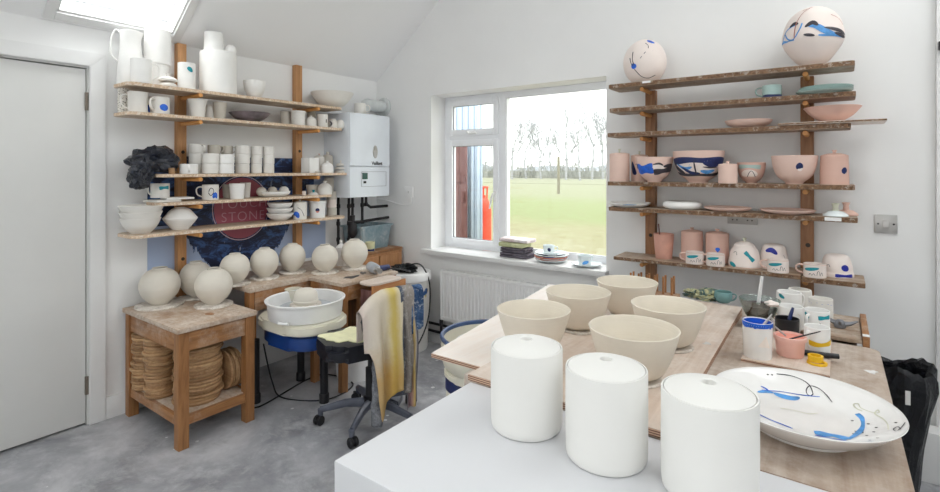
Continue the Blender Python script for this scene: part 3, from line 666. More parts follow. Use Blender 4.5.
x, y, d, D = spot('A', 158.5, 177.5, 0.225)
lidz = ZA['A1']
for i, (lb) in enumerate(('lower of two stacked white lids near the left post, top left shelf', 'upper of two stacked white lids with knob near the left post, top left shelf')):
    root = thing('ceramic_lid', lb, 'lid', (x, y, lidz), 0, 'stacked white lids')
    bm = BM(); R = D/2; lathe(bm, [(0, 0.004), (R*0.9, 0), (R, 0.004), (R, 0.012), (R*0.85, 0.02), (R*0.5, 0.027), (0, 0.029)], 28); finish(bm, 'lid_plate', ST, root)
    bm = BM(); kh = 0.022 if i else 0.006; lathe(bm, [(0, 0.026), (0.012, 0.026), (0.010, 0.026+kh*0.6), (0.014, 0.026+kh), (0, 0.026+kh)], 16); finish(bm, 'knob', ST, root)
    lidz += 0.0325
shelfpot('beaker', 'white beaker with one teal brush mark beside the left post, top left shelf', 'beaker', 'A', 'A1', 177.5, 195.5, 62, 0.20, CYL, [W, M['teal']], marks=[(1, 0.16, [(4, 0.80), (22, 0.76), (40, 0.66)])])
x, y, d, D = spot('A', 199.5, 237, 0.165); z = ZA['A1']; Hh = hgt(49, z, d, D, True)
bigv = pot('cylinder_vase', 'largest plain white cylinder vase on the top left shelf, with pots on top', 'vase', x, y, z, D, Hh, [(0.97, 0), (1, 0.03), (1, 0.6), (0.99, 0.95), (0.95, 1.0)], W, segs=48, closed=True)
x2, y2, _, D2 = spot('A', 203.5, 223.5, 0.165); pot('tapered_mug', 'white mug standing on top of the largest white cylinder vase', 'mug', x2, y2, z+Hh, D2, zat(32, d-0.05)-z-Hh, [(1, 0), (1.0, 0.06), (0.96, 0.5), (0.93, 1)], W, hnd='BR', hscale=0.7)
x2, y2, _, D2 = spot('A', 224.5, 236.5, 0.17); pot('small_bottle', 'tiny white pot with a blue dab on top of the largest vase', 'pot', x2, y2, z+Hh, D2, 0.062, [(0.8, 0), (1, 0.25), (1, 0.6), (0.8, 0.85), (0.5, 1)], [W, M['skyblue']], marks=[(1, 0.18, [(-30, 0.8), (30, 0.78)])])
shelfpot('small_bowl', 'small deep white bowl alone in the middle of the top left shelf', 'bowl', 'A', 'A1', 243, 266, 79.5, 0.17, BOWLP, W)
x, y, d, D = spot('A', 310.5, 354, 0.15); pot('shallow_bowl', 'wide shallow white bowl at the right end of the top left shelf', 'bowl', x, y, ZA['A1'], D, 0.122, SHALLOW, ST, segs=48)
# --- A2
Z2 = ZA['A2']
shelfpot('speckled_beaker', 'speckled grey white beaker at the far left of the second left shelf', 'beaker', 'A', 'A2', 117.5, 129, 86, 0.10, CYL, SP)
shelfpot('white_mug', 'plain white mug with handle on its left, far left of the second left shelf', 'mug', 'A', 'A2', 127.5, 148, 91, 0.2, MUG, ST, hnd='L', hscale=1.0)
shelfpot('blue_cup', 'blue splashed cup half hidden behind the left mugs, second left shelf', 'cup', 'A', 'A2', 146, 158, 97, 0.10, CYL, [ST, M['blue']], marks=[(1, 0.5, [(-50, 0.5), (0, 0.4), (50, 0.6)])])
shelfpot('splashed_mug', 'white mug with a bright blue splash on the second left shelf', 'mug', 'A', 'A2', 150, 170, 96.5, 0.21, MUG, [ST, M['blue']], hnd='FL', marks=[(1, 0.42, [(2, 0.3), (22, 0.38), (52, 0.34)]), (1, 0.22, [(28, 0.22), (46, 0.5)])])
shelfpot('flared_pot', 'flared white pot just right of the left post, second left shelf', 'pot', 'A', 'A2', 187, 208, 98.5, 0.205, FLARE, ST)
shelfpot('domed_cup', 'round topped pale cup between the flared pots on the second left shelf', 'cup', 'A', 'A2', 204, 215, 104, 0.13, [(0.95, 0), (1, 0.1), (0.97, 0.5), (0.7, 0.88), (0.2, 1.0)], ST, closed=True)
shelfpot('tapered_cup', 'grey tapered cup right of the flared pot on the second left shelf', 'cup', 'A', 'A2', 212.5, 227, 102, 0.17, [(0.72, 0), (0.74, 0.04), (0.88, 0.55), (1, 1)], GC)
x, y, d, D = spot('A', 228.5, 271, 0.17); pot('marbled_bowl', 'dark purplish marbled shallow bowl on the second left shelf', 'bowl', x, y, Z2, D, 0.062, SHALLOW, M['purple'], segs=48)
x, y, d, D = spot('A', 280.5, 290.5, 0.13)
for i, nm in enumerate(('lower', 'upper')): pot('grey_cup', '%s of two stacked grey cups beside the right post, second left shelf' % nm, 'cup', x, y, Z2+i*0.052, D, 0.05, CYL, GC, group='stacked grey cups')
x, y, d, D = spot('A', 291, 305.5, 0.21); pot('rimmed_pot', 'white pot with an overhanging rim in front of the right post, second left shelf', 'pot', x, y, Z2, D, hgt(110.5, Z2, d, D, True), [(0.93, 0), (0.96, 0.04), (0.96, 0.82), (1.07, 0.86), (1.07, 1.0)], ST)
shelfpot('tall_cup', 'grey cup at the back behind the small lidded jar on the second left shelf', 'cup', 'A', 'A2', 307, 316, 110, 0.08, CUP, GC)
x, y, d, D = spot('A', 305.5, 316.5, 0.22); lidded('lidded_jar', 'small round lidded jar in front on the second left shelf, right part', 'jar', x, y, Z2, D, 0.046, [ST], dome=0.28, knob=(0.22, 0.14))
shelfpot('printed_mug', 'white mug with a black printed mark near the right end of the second left shelf', 'mug', 'A', 'A2', 317, 328, 114, 0.22, MUG, [ST, M['blacklabel']], marks=[(1, 0.10, [(42, 0.35), (44, 0.62)], 'even')])
shelfpot('patterned_pot', 'small pot with dark pattern, second from the right end of the second left shelf', 'pot', 'A', 'A2', 328, 337.5, 118.5, 0.20, [(0.9, 0), (1, 0.2), (0.95, 0.7), (0.6, 1)], [ST, M['ink']], closed=True, marks=[(1, 0.2, [(-45, 0.75), (-15, 0.5), (-30, 0.2)]), (1, 0.14, [(-5, 0.8), (10, 0.55)])])
shelfpot('round_pot', 'small round white pot at the very right end of the second left shelf', 'pot', 'A', 'A2', 336, 344.5, 119.5, 0.23, [(0.85, 0), (1, 0.25), (0.95, 0.7), (0.5, 1)], ST, closed=True)
# --- A3
Z3 = ZA['A3']
x, y, d, D = spot('A', 179.5, 198, 0.235); pot('white_mug', 'low white mug with its handle in front, left of the mug rows', 'mug', x, y, Z3, D, 0.058, MUG, W, hnd='F')
def stackmug(px0, px1, off, ys, names, hs, mat):
    x, y, d, D = spot('A', px0, px1, off); z = Z3; ys = [q*1.09 for q in ys]
    for i, (nm, h_) in enumerate(zip(names, hs)):
        pot('white_mug' if not nm[1] else nm[1], nm[0], 'mug' if h_ else 'cup', x+0.002*(i % 2), y, z, D*(0.985+0.015*(i%2)), ys[i], STK, mat, hnd=h_, group='stacked small white mugs', hscale=0.8)
        z += ys[i]+0.0012
stackmug(188.5, 205.5, 0.14, (0.058, 0.056, 0.052), [('bottom mug of the leftmost three-high stack on the third left shelf', None), ('middle mug of the leftmost three-high stack on the third left shelf', None), ('top mug of the leftmost three-high stack on the third left shelf', None)], ('BR', 'R', 'FR'), ST)
stackmug(202, 219, 0.235, (0.057, 0.055), [('lower small white cup of the front two-high stack, right of the leftmost mug stack', 'white_cup'), ('upper small white cup of the front two-high stack, right of the leftmost mug stack', 'white_cup')], (None, None), ST)
stackmug(207.5, 220.5, 0.125, (0.058, 0.055, 0.052), [('bottom mug of the back stack hidden behind the front white cups, third left shelf', 'grey_mug'), ('middle mug of the back stack hidden behind the front white cups, third left shelf', 'grey_mug'), ('greyish mug peeping above the front cups, second top mug from the left', 'grey_mug')], ('R', 'R', 'R'), GC)
stackmug(221, 233, 0.125, (0.058, 0.055, 0.050), [('bottom mug of the second back stack, behind the middle white cups, third left shelf', 'grey_mug'), ('middle mug of the second back stack, behind the middle white cups, third left shelf', 'grey_mug'), ('darkest grey mug with handle at right, on top in the middle of the mug rows', 'grey_mug')], ('R', 'R', 'R'), GC)
stackmug(217.5, 234.5, 0.245, (0.057, 0.052), [('lower wide white cup of the front stack in the middle of the mug rows', 'white_cup'), ('upper white cup of the front stack in the middle of the mug rows', 'white_cup')], (None, None), W)
for nm, a, b_ in (('third from the right', 235, 249.8), ('second from the right', 250.6, 262), ('rightmost', 262.7, 274.3)):
    stackmug(a, b_, 0.20, (0.056, 0.056, 0.052), [('bottom cup of the %s three-high cup stack, third left shelf' % (nm if nm != 'third from the right' else 'large'), 'white_cup'), ('middle cup of the %s three-high cup stack, third left shelf' % (nm if nm != 'third from the right' else 'large'), 'white_cup'), ('top cup of the %s three-high cup stack, third left shelf' % (nm if nm != 'third from the right' else 'large'), 'white_cup')], (None, None, None), ST)
x, y, d = onA(171.8, 0.255)
bm = BM(); lathe(bm, [(0, 0), (0.016, 0), (0.0175, 0.035), (0, 0.035)], 20); tag(finish(bm, 'cork', M['bat'], loc=(x, y, Z3)), 'small cork stopper at the edge by the black plastic bag', 'cork')
x, y, d, D = spot('A', 303, 317, 0.2); bm = BM(); s = 0.045; 
for q in ((-s, s, -s, -s+0.006), (-s, s, s-0.006, s), (-s, -s+0.006, -s, s), (s-0.006, s, -s, s)): box(bm, q[0], q[1], q[2], q[3], 0, 0.112, bev=0.0015)
box(bm, -s, s, -s, s, 0, 0.008); tag(finish(bm, 'square_pot', W, loc=(x, y, Z3), rz=0.08), 'square straight sided white pot right of the right post, third left shelf', 'pot')
x, y, d, D = spot('A', 315, 323.5, 0.12); lidded('lidded_jar', 'slim jar with teal mark and pink knob behind the square white pot', 'jar', x, y, Z3, D*1.25, 0.115, [ST, M['teal']], knobmat=PK, dome=0.2, knob=(0.2, 0.16), marks=[(1, 0.2, [(10, 0.5), (50, 0.7)]), (1, 0.15, [(20, 0.25), (45, 0.5)])])
x, y, d, D = spot('A', 322.5, 333, 0.10); pot('corked_bottle', 'tall narrow shouldered pale bottle at the right of the third left shelf', 'bottle', x, y, Z3, D, 0.165, [(0.9, 0), (1, 0.04), (1, 0.72), (0.75, 0.84), (0.32, 0.88), (0.3, 1)], GC, closed=True)
x, y, d, D = spot('A', 320.5, 333.5, 0.22); lidded('sugar_bowl', 'small white pot with a dome lid in front of the shouldered bottle', 'pot', x, y, Z3, D, 0.045, [W], dome=0.32, knob=(0.3, 0.12))
x, y, d, D = spot('A', 335, 347.5, 0.21); zz = Z3
for i, nm in enumerate(('bottom', 'middle', 'top')):
    root = thing('ceramic_lid', '%s white lid of the three stacked near the boiler, third left shelf' % nm, 'lid', (x, y, zz), 0, 'lids stacked beside the boiler'); R = D/2*(1.0, 0.95, 0.85)[i]
    bm = BM(); lathe(bm, [(0, 0.003), (R*0.9, 0), (R, 0.003), (R, 0.01), (R*0.7, 0.019), (0, 0.022)], 24); finish(bm, 'lid_plate', ST, root)
    bm = BM(); kh = 0.024 if i == 2 else 0.004; lathe(bm, [(0, 0.02), (0.010, 0.02), (0.009, 0.02+kh*0.5), (0.012, 0.02+kh), (0, 0.02+kh)], 14); finish(bm, 'knob', ST, root)
    zz += 0.0265
shelfpot('tiny_dish', 'tiny white dish in front of the bottle and square pot, third left shelf', 'dish', 'A', 'A3', 314.5, 321, 169.6, 0.25, SHALLOW, W, Hh=0.014)
# --- A4
Z4 = ZA['A4']
xa, ya, d = onA(160, 0.16); xb, yb, d2 = onA(176, 0.2)
bm = BM(); box(bm, -0.075, 0.075, -0.07, 0.07, 0, 0.012, bev=0.003); sl1 = tag(finish(bm, 'ceramic_slab', ST, loc=(XA+0.155, ya+0.015, Z4+0.0005), rz=0.1), 'lower flat white slab under the teal mug on the fourth left shelf', 'slab')
bm = BM(); box(bm, -0.06, 0.06, -0.075, 0.075, 0, 0.011, bev=0.003); tag(finish(bm, 'ceramic_slab', W, loc=(XA+0.165, ya+0.095, Z4+0.013), rz=-0.12), 'upper flat white slab jutting right beyond the teal mug, fourth left shelf', 'slab')
x, y, d, D = spot('A', 152.5, 171.5, 0.14); pot('teal_mug', 'white mug with a broad teal stripe, standing on slabs, fourth left shelf', 'mug', XA+0.13, onA(160.5, 0.13)[1]-0.002, Z4+0.0245, 0.098, 0.082, CYL, [ST, M['teal']], hnd='L', hscale=0.35, marks=[(1, 0.26, [(-5, 0.68), (25, 0.72), (60, 0.72)], 'even'), (1, 0.2, [(-60, 0.45), (-70, 0.1)])])
shelfpot('painted_mug', 'white mug with a black loop and blue blob, on the fourth left shelf', 'mug', 'A', 'A4', 202, 219, 185.5, 0.19, MUG, [ST, M['blue'], M['ink']], hnd='L', Hh=0.094, marks=[(1, 0.28, [(18, 0.12), (34, 0.38), (46, 0.10)]), (2, 0.045, [(-12, 0.55), (0, 0.78), (18, 0.72), (20, 0.5), (2, 0.3), (-14, 0.5)], 'even')])
shelfpot('beaker', 'grey white beaker left and behind the big tapered one on the fourth left shelf', 'beaker', 'A', 'A4', 222, 233, 185, 0.11, CUP, GC, Hh=0.09)
shelfpot('tapered_beaker', 'large bright white tapered beaker in front on the fourth left shelf', 'beaker', 'A', 'A4', 229, 245, 184.5, 0.21, [(0.84, 0), (0.86, 0.03), (0.93, 0.5), (1, 1)], W, Hh=0.098)
shelfpot('beaker', 'white beaker right and behind the big tapered one on the fourth left shelf', 'beaker', 'A', 'A4', 240, 251, 184, 0.12, CUP, ST, Hh=0.1)
x, y, d, D = spot('A', 254, 293, 0.16); pot('oval_dish', 'shallow white bowl holding three round white pots, fourth left shelf', 'bowl', x, y, Z4, 0.225, 0.035, [(0.6, 0), (0.8, 0.15), (0.96, 0.6), (1, 1)], W, t=0.005, segs=40)
for nm, px, o_ in (('left', 261.5, 0.16), ('middle', 272.5, 0.14), ('right', 284, 0.16)):
    xq, yq, dq = onA(px, o_); pot('egg_shaped_pot', '%s of three round egg-like pots sitting in the shallow white bowl' % nm, 'pot', xq, yq, Z4+0.0065, 0.068 if nm != 'middle' else 0.064, 0.062, [(0.5, 0), (0.85, 0.2), (1, 0.48), (0.8, 0.8), (0.35, 0.98)], GC if nm != 'right' else ST, closed=True, group='egg shaped pots in the shallow bowl')
shelfpot('small_bowl', 'small grey bowl at the back behind the tiny knobbed lid, fourth left shelf', 'bowl', 'A', 'A4', 306, 320, 180, 0.11, CUP, GC, Hh=0.07)
x, y, d, D = spot('A', 308, 319, 0.22); root = thing('ceramic_lid', 'small white lid with knob lying in front on the fourth left shelf', 'lid', (x, y, Z4)); bm = BM(); R = D/2
lathe(bm, [(0, 0.003), (R*0.9, 0), (R, 0.003), (R*0.9, 0.01), (R*0.5, 0.018), (0, 0.02)], 24); finish(bm, 'lid_plate', ST, root); bm = BM(); lathe(bm, [(0, 0.018), (0.008, 0.018), (0.007, 0.026), (0.012, 0.038), (0, 0.04)], 14); finish(bm, 'knob', [M['teal']], root)
shelfpot('tiny_cup', 'tiny pinkish cup beside the right post on the fourth left shelf', 'cup', 'A', 'A4', 302, 306, 187.5, 0.2, CYL, PW, Hh=0.03)
x, y, d, D = spot('A', 317.5, 332, 0.21); lidded('lidded_pot', 'white pot with a ball shaped lid at the right end of the fourth left shelf', 'pot', x, y, Z4, D, 0.05, [ST], dome=0.3, knob=(0.3, 0.16))
x, y, d, D = spot('A', 325.5, 335, 0.10); pot('tall_cup', 'tall pale cup behind the ball lidded pot, fourth left shelf', 'cup', x, y-0.01, Z4, D, 0.125, CYL, GC)
# --- A5
Z5 = ZA['A5']
x, y, d, D = spot('A', 119, 162, 0.165); zz = Z5
for i, nm in enumerate(('bottom', 'middle', 'top')):
    Di = (0.205, 0.215, 0.226)[i]; pot('stacked_bowl', '%s bowl of three nested cream bowls, far left on the lowest left shelf' % nm, 'bowl', x, y+0.002*i, zz, Di, 0.085, [(0.48, 0), (0.5, 0.03), (0.8, 0.45), (1, 1)], ST, t=0.004, segs=48, group='nested cream bowls'); zz += 0.036
x, y, d, D = spot('A', 162.5, 198, 0.165); pot('double_cone_pot', 'lemon shaped white pot with a sharp waist ridge on the lowest left shelf', 'pot', x, y, Z5, D, 0.135, [(0.42, 0), (0.5, 0.03), (0.88, 0.36), (1.0, 0.5), (0.95, 0.56), (0.6, 0.86), (0.3, 0.98), (0.28, 1.0)], W, segs=48, closed=True)
x, y, d, D = spot('A', 266, 294, 0.16); zz = Z5
for i, nm in enumerate(('bottom', 'middle', 'top')):
    pot('deep_saucer', '%s of three nested white bowls beside the red poster circle' % nm, 'bowl', x, y, zz, (0.185, 0.18, 0.176)[i], 0.05, [(0.42, 0), (0.5, 0.05), (0.82, 0.45), (1, 1)], W, t=0.004, segs=40, group='nested white bowls'); zz += 0.037
x, y, d, D = spot('A', 293, 307, 0.2); lidded('lidded_jar', 'white jar with a blue splash and black arc by the right post, lowest left shelf', 'jar', x, y, Z5, D, 0.115, [ST, M['blue'], M['ink']], lidmat=ST, knobmat=M['stone'], dome=0.10, knob=(0.2, 0.12), marks=[(1, 0.3, [(-60, 0.3), (-30, 0.35), (-10, 0.1)]), (2, 0.03, [(-20, 0.75), (10, 0.6), (35, 0.2)], 'even')])
x, y, d, D = spot('A', 308.5, 326.5, 0.2); root = thing('plastic_tub', 'white lidded plastic tub with a small printed label, lowest left shelf', 'tub', (x, y, Z5))
bm = BM(); pr, rf = vessel([(0.42*D, 0), (0.43*D, 0.01), (0.46*D, 0.11)], 0.002); lathe(bm, pr, 32); a0 = toward(x, y); stroke(bm, rf, [(a0-0.25, 0.055), (a0, 0.058), (a0+0.25, 0.055)], 0.03, 1); stroke(bm, rf, [(a0-0.2, 0.05), (a0, 0.045), (a0+0.2, 0.05)], 0.012, 2, off=0.0012); finish(bm, 'tub_body', [M['white_plastic'], M['navy'], M['coral']], root)
bm = BM(); lathe(bm, [(0, 0.105), (0.49*D, 0.105), (0.5*D, 0.108), (0.5*D, 0.123), (0.47*D, 0.126), (0, 0.124)], 32); finish(bm, 'tub_lid', M['white_plastic'], root)
x, y, d, D = spot('A', 326.5, 337, 0.14); zz = Z5
for i, nm in enumerate(('bottom', 'second', 'top')):
    pot('stacked_cup', '%s cup of the narrow cup stack at the right end of the lowest left shelf' % nm, 'cup', x, y, zz, D*0.98, 0.062, [(1, 0), (0.98, 0.05), (0.93, 0.5), (0.9, 1)], GC if i != 1 else PW, group='narrow cup stack'); zz += 0.0625 if i < 2 else 0
    if i == 1: zz = zz-0.0
# --- black plastic sheeting heaped over the left end of the third shelf
RC = random.Random(77)
def crumple(name, mats, loc, size, seed, label, cat, sub=4, amp=0.3, parent=None, squash=None, fine=1.0):
    bm = BM(); bmesh.ops.create_icosphere(bm, subdivisions=sub, radius=1.0); rr = Vector((seed*3.1, seed*1.7, seed*0.9))
    for v in bm.verts:
        p = v.co.copy(); n1 = noise.noise(p*1.3+rr); n2 = noise.noise(p*3.3+rr*2); n3 = 1-abs(noise.noise(p*6+rr)); n4 = 1-abs(noise.noise(p*12+rr))
        k = 1+amp*(n1*0.9+n2*0.5+(n3-0.8)*0.45*fine+(n4-0.8)*0.25*fine); k += fine*amp*0.35*(abs(noise.noise(Vector((p.x*2.5, p.y*9, p.z*3))+rr))-0.2)+fine*amp*0.3*(abs(noise.noise(Vector((p.x*8, p.y*3, p.z*7))+rr*3))-0.2); v.co = Vector((p.x*size[0]*k, p.y*size[1]*k, p.z*size[2]*k))
        v.co += Vector((RC.uniform(-1, 1), RC.uniform(-1, 1), RC.uniform(-1, 1)))*min(size)*0.035
        if squash is not None and v.co.z < squash: v.co.z = squash+(v.co.z-squash)*0.08
    return bm
x, y, d = onA(152, 0.17); bgt = thing('plastic_bag', 'crumpled dark navy plastic bag slumped over the left end of the third left shelf', 'bag', (x, y, Z3))
bm = crumple('', None, None, (0.09, 0.125, 0.085), 1.3, '', '', sub=4, amp=0.42, fine=0.35, squash=-0.066)
for v in bm.verts: v.co.z += 0.078; v.co.y += 0.018
finish(bm, 'bag_top', M['bagA'], bgt, ang=25)
bm = crumple('', None, None, (0.065, 0.062, 0.07), 2.7, '', '', amp=0.45, fine=0.35)
for v in bm.verts: v.co += Vector((0.065, -0.085, 0.0))
finish(bm, 'bag_flap', M['bagA'], bgt, ang=25)
# --- poster behind the lower shelves
m, t, b = nt('printed_poster'); v = coords(t); sx = ND(t, 'ShaderNodeSeparateXYZ'); t.links.new(v, sx.inputs[0]); Yc, Zc = sx.outputs[1], sx.outputs[2]
def dist(cy, cz, sy=1.0, sz=1.0):
    a = math_(t, 'MULTIPLY', math_(t, 'SUBTRACT', Yc, cy), sy); c_ = math_(t, 'MULTIPLY', math_(t, 'SUBTRACT', Zc, cz), sz)
    return math_(t, 'SQRT', math_(t, 'ADD', math_(t, 'MULTIPLY', a, a), math_(t, 'MULTIPLY', c_, c_)))
dd_ = dist(0, 0, 1.08); n1 = nz(t, coords(t, (1, 3.0, 1.2)), 3.0, 6, 0.7, 2.2); n2 = nz(t, coords(t, (1, 1.2, 2.5)), 6.0, 6, 0.7, 1.5)
navy = math_(t, 'LESS_THAN', math_(t, 'ADD', dd_, math_(t, 'MULTIPLY_ADD', n1, 0.16, -0.08)), 0.43)
upl = math_(t, 'MULTIPLY', math_(t, 'GREATER_THAN', Zc, -0.08), math_(t, 'LESS_THAN', Yc, -0.2)); upr = math_(t, 'MULTIPLY', math_(t, 'GREATER_THAN', math_(t, 'ADD', Zc, math_(t, 'MULTIPLY_ADD', n1, 0.2, -0.1)), 0.03), math_(t, 'LESS_THAN', Yc, 0.60)); navy = math_(t, 'MAXIMUM', navy, math_(t, 'MAXIMUM', upl, upr))
c_ = mix(t, navy, lin((168, 184, 214)), mix(t, ramp(t, n2, [(0.46, (0, 0, 0)), (0.6, (1, 1, 1))]), lin((26, 36, 66)), lin((64, 96, 152))))
pale = math_(t, 'MULTIPLY', navy, ramp(t, n1, [(0.63, (0, 0, 0)), (0.67, (1, 1, 1))])); c_ = mix(t, math_(t, 'MULTIPLY', pale, 0.75), c_, lin((176, 186, 212)))
ringm = math_(t, 'LESS_THAN', math_(t, 'ABSOLUTE', math_(t, 'SUBTRACT', dd_, 0.222)), 0.0028)
c_ = mix(t, math_(t, 'LESS_THAN', dd_, 0.212), c_, lin((174, 92, 108))); c_ = mix(t, ringm, c_, lin((214, 190, 204)))
t.links.new(c_, b.inputs['Base Color']); b.inputs['Roughness'].default_value = 0.5
py0, py1 = onA(148, 0.01)[1], onA(326, 0.01)[1]; pcx, pcy, pd = onA(242.5, 0.01); pcz = zat(208, pd)
pst = thing('wall_poster', 'blue and white poster with a dark red circle hung behind the lower left shelves', 'poster', (XA, pcy, pcz))
bm = BM(); box(bm, 0.0005, 0.003, py0-pcy, py1-pcy, 0.725-pcz, 1.505-pcz); finish(bm, 'poster_sheet', m, pst, smooth=False)
def text(s, size, mt, mat, name, parent, ext=0.0006, spacing=1.0, font_off=0.0):
    cu = bpy.data.curves.new(name, 'FONT'); cu.body = s; cu.size = size; cu.extrude = ext; cu.align_x = 'CENTER'; cu.align_y = 'CENTER'; cu.space_character = spacing; cu.offset = font_off
    tmp = bpy.data.objects.new(name, cu); C.objects.link(tmp); bpy.context.view_layer.update()
    me = bpy.data.meshes.new_from_object(tmp.evaluated_get(bpy.context.evaluated_depsgraph_get())); bpy.data.objects.remove(tmp)
    me.materials.clear(); me.materials.append(mat); o = bpy.data.objects.new(name, me); C.objects.link(o); me.transform(mt); o.parent = parent; return o
WA = lambda x, y, z: Matrix(((0, 0, 1, x), (1, 0, 0, y), (0, 1, 0, z), (0, 0, 0, 1)))
M['print'] = plain('pale_pink_print', (204, 158, 168), 0.6)
bmt = lambda yy_, zz_: WA(0.0038, yy_, zz_)
text('TOUCH', 0.093, bmt(0.012, 0.03), M['print'], 'lettering', pst, spacing=1.15, font_off=-0.0014)
text('STONE', 0.093, bmt(0.012, -0.06), M['print'], 'lettering', pst, spacing=1.15, font_off=-0.0014)
bm = BM(); box(bm, 0.0032, 0.0038, -0.12, 0.12, -0.135, -0.1335); finish(bm, 'printed_rule', M['print'], pst, smooth=False)
# ================================================================ BOILER
yb0, yb1 = onA(351, 0.33)[1], onA(391, 0.33)[1]; bz0, bz1 = 1.198, 1.867
bl = thing('wall_boiler', 'white wall hung gas boiler with a small green display in the corner', 'boiler', (XA, (yb0+yb1)/2, bz0)); hw = (yb1-yb0)/2; bh = bz1-bz0
bm = BM(); box(bm, 0.001, 0.30, -hw, hw, 0, bh, bev=0.006); finish(bm, 'casing', M['boiler'], bl)
bm = BM(); pts = [(0.30, -hw+0.001)]+[(0.30+0.032*math.sin(PI*(0.08+0.84*k/12))**0.5, -hw+0.004+(2*hw-0.008)*k/12) for k in range(13)]+[(0.30, hw-0.001)]
prism(bm, pts, 0.25, bh-0.004, bev=0.003); finish(bm, 'front_panel', M['boiler'], bl, ang=50)
bm = BM(); pts2 = [(p[0]-0.003 if p[0] > 0.301 else p[0], p[1]) for p in pts]; prism(bm, pts2, 0.004, 0.244, bev=0.003); dr = finish(bm, 'lower_flap', M['boiler'], bl, ang=50)
bm = BM(); bars_ = lambda y0, y1, z0, z1, x, wd: [box(bm, x, x+0.0012, a, b2, c2, d2) for a, b2, c2, d2 in ((y0, y1, z0, z0+wd), (y0, y1, z1-wd, z1), (y0, y0+wd, z0, z1), (y1-wd, y1, z0, z1))]
bars_(-0.11, 0.16, 0.085, 0.205, 0.329, 0.0022); finish(bm, 'panel_outline', M['grey_metal'], dr, smooth=False)
bm = BM(); box(bm, 0.326, 0.331, -0.098, -0.045, 0.145, 0.195, bev=0.001); box(bm, 0.326, 0.331, -0.085, -0.06, 0.112, 0.130, bev=0.001, mi=1); 
M['lcd'] = plain('dark_green_display', (54, 92, 84), 0.25); finish(bm, 'display', [M['lcd'], M['dark_metal']], dr)
bm = BM(); 
for k, (q, rr_) in enumerate(((0, 0.0), (0, 0))): pass
mt_ = Matrix.Translation((0.331, 0.035, 0.365)) @ Matrix.Rotation(PI/2, 4, 'Y') @ Matrix.Diagonal((0.052, 0.026, 0.004, 1)); lathe(bm, [(0, 0.0), (1, 0.0), (1, 0.6), (0.85, 1), (0.8, 0.7), (0, 0.7)], 32, M=mt_); finish(bm, 'oval_badge', M['steel'], bl)
text('Vaillant', 0.040, WA(0.3325, 0.055, 0.272), M['blacklabel'], 'maker_lettering', bl, 0.0008, font_off=0.0006)
xf, yf, _ = XA+0.12, YB, 0; zf = 1.975
bm = BM(); xf = onB(384.5, 0.0)[0]; py_ = smooth_path([(xf-XA, 0.13, bh-0.005), (xf-XA, 0.13, bh+0.05), (xf-XA, 0.15, zf-bz0), (xf-XA, 0.20, zf-bz0), (xf-XA, YB-(yb0+yb1)/2-0.004, zf-bz0)], 6); tube(bm, py_, 0.05, 24); flu = finish(bm, 'flue_pipe', M['grey_metal'], bl)
M['fluegrey'] = plain('light_grey_flue', (206, 210, 210), 0.4); flu.data.materials[0] = M['fluegrey']
bm = BM(); mt_ = Matrix.Translation((xf-XA, YB-(yb0+yb1)/2-0.001, zf-bz0)) @ Matrix.Rotation(PI/2, 4, 'X'); lathe(bm, [(0.051, 0), (0.082, 0), (0.084, 0.006), (0.082, 0.018), (0.074, 0.024), (0.051, 0.024)], 28, M=mt_)
for v in bm.verts: pass
finish(bm, 'wall_flange', M['fluegrey'], bl)
bm = BM(); yc = (yb0+yb1)/2
for yy_, xo, z1_, z0_ in ((-0.15, 0.10, 0, -0.45), (-0.10, 0.17, 0, -0.45), (-0.02, 0.12, 0, -0.45), (0.06, 0.15, 0, -0.40), (0.13, 0.12, 0, -0.13)):
    z0_ = max(z0_+0.04, -0.215) if yy_ > -0.09 else z0_+0.04; tube(bm, [(xo, yy_, z1_+0.01), (xo, yy_, z0_)], 0.011, 8)
    for zc in (-0.06, -0.2, -0.33):
        if zc > z0_: tube(bm, [(xo, yy_, zc), (xo, yy_, zc-0.03)], 0.016, 8)
finish(bm, 'drop_pipe', M['copper'], bl)
bm = BM(); YW = YB-yc-0.005
tube(bm, [(0.14, 0.13, -0.08), (0.14, 0.16, -0.10), (0.14, YW, -0.10)], 0.012, 8); tube(bm, [(0.155, -0.05, -0.22), (0.155, 0.1, -0.21), (0.155, YW, -0.20)], 0.012, 8)
finish(bm, 'return_pipe', M['copper'], bl)
bm = BM(); lathe(bm, [(0, 0), (0.012, 0), (0.035, 0.04), (0.038, 0.11), (0.02, 0.14), (0.02, 0.19), (0, 0.19)], 16, c=(0.19, -0.08, -0.34)); tube(bm, [(0.17, -0.12, -0.2), (0.25, -0.03, -0.2)], 0.01); finish(bm, 'filling_valve', M['dark_metal'], bl)
# mug and plate on the boiler
x, y, d = onA(356, 0.17); pl_ = pot('flat_plate', 'flat white plate lying on top of the boiler under a mug', 'plate', XA+0.19, 2.835, bz1, 0.155, 0.012, [(0.6, 0), (0.8, 0.2), (1, 1)], ST, t=0.004)
x, y, d = onA(359, 0.17); pot('white_mug', 'white mug standing on the plate on top of the boiler', 'mug', XA+0.192, 2.835, bz1+0.0065, 0.098, 0.088, [(0.95, 0), (1, 0.05), (0.97, 0.6), (0.93, 1)], ST, hnd='R')
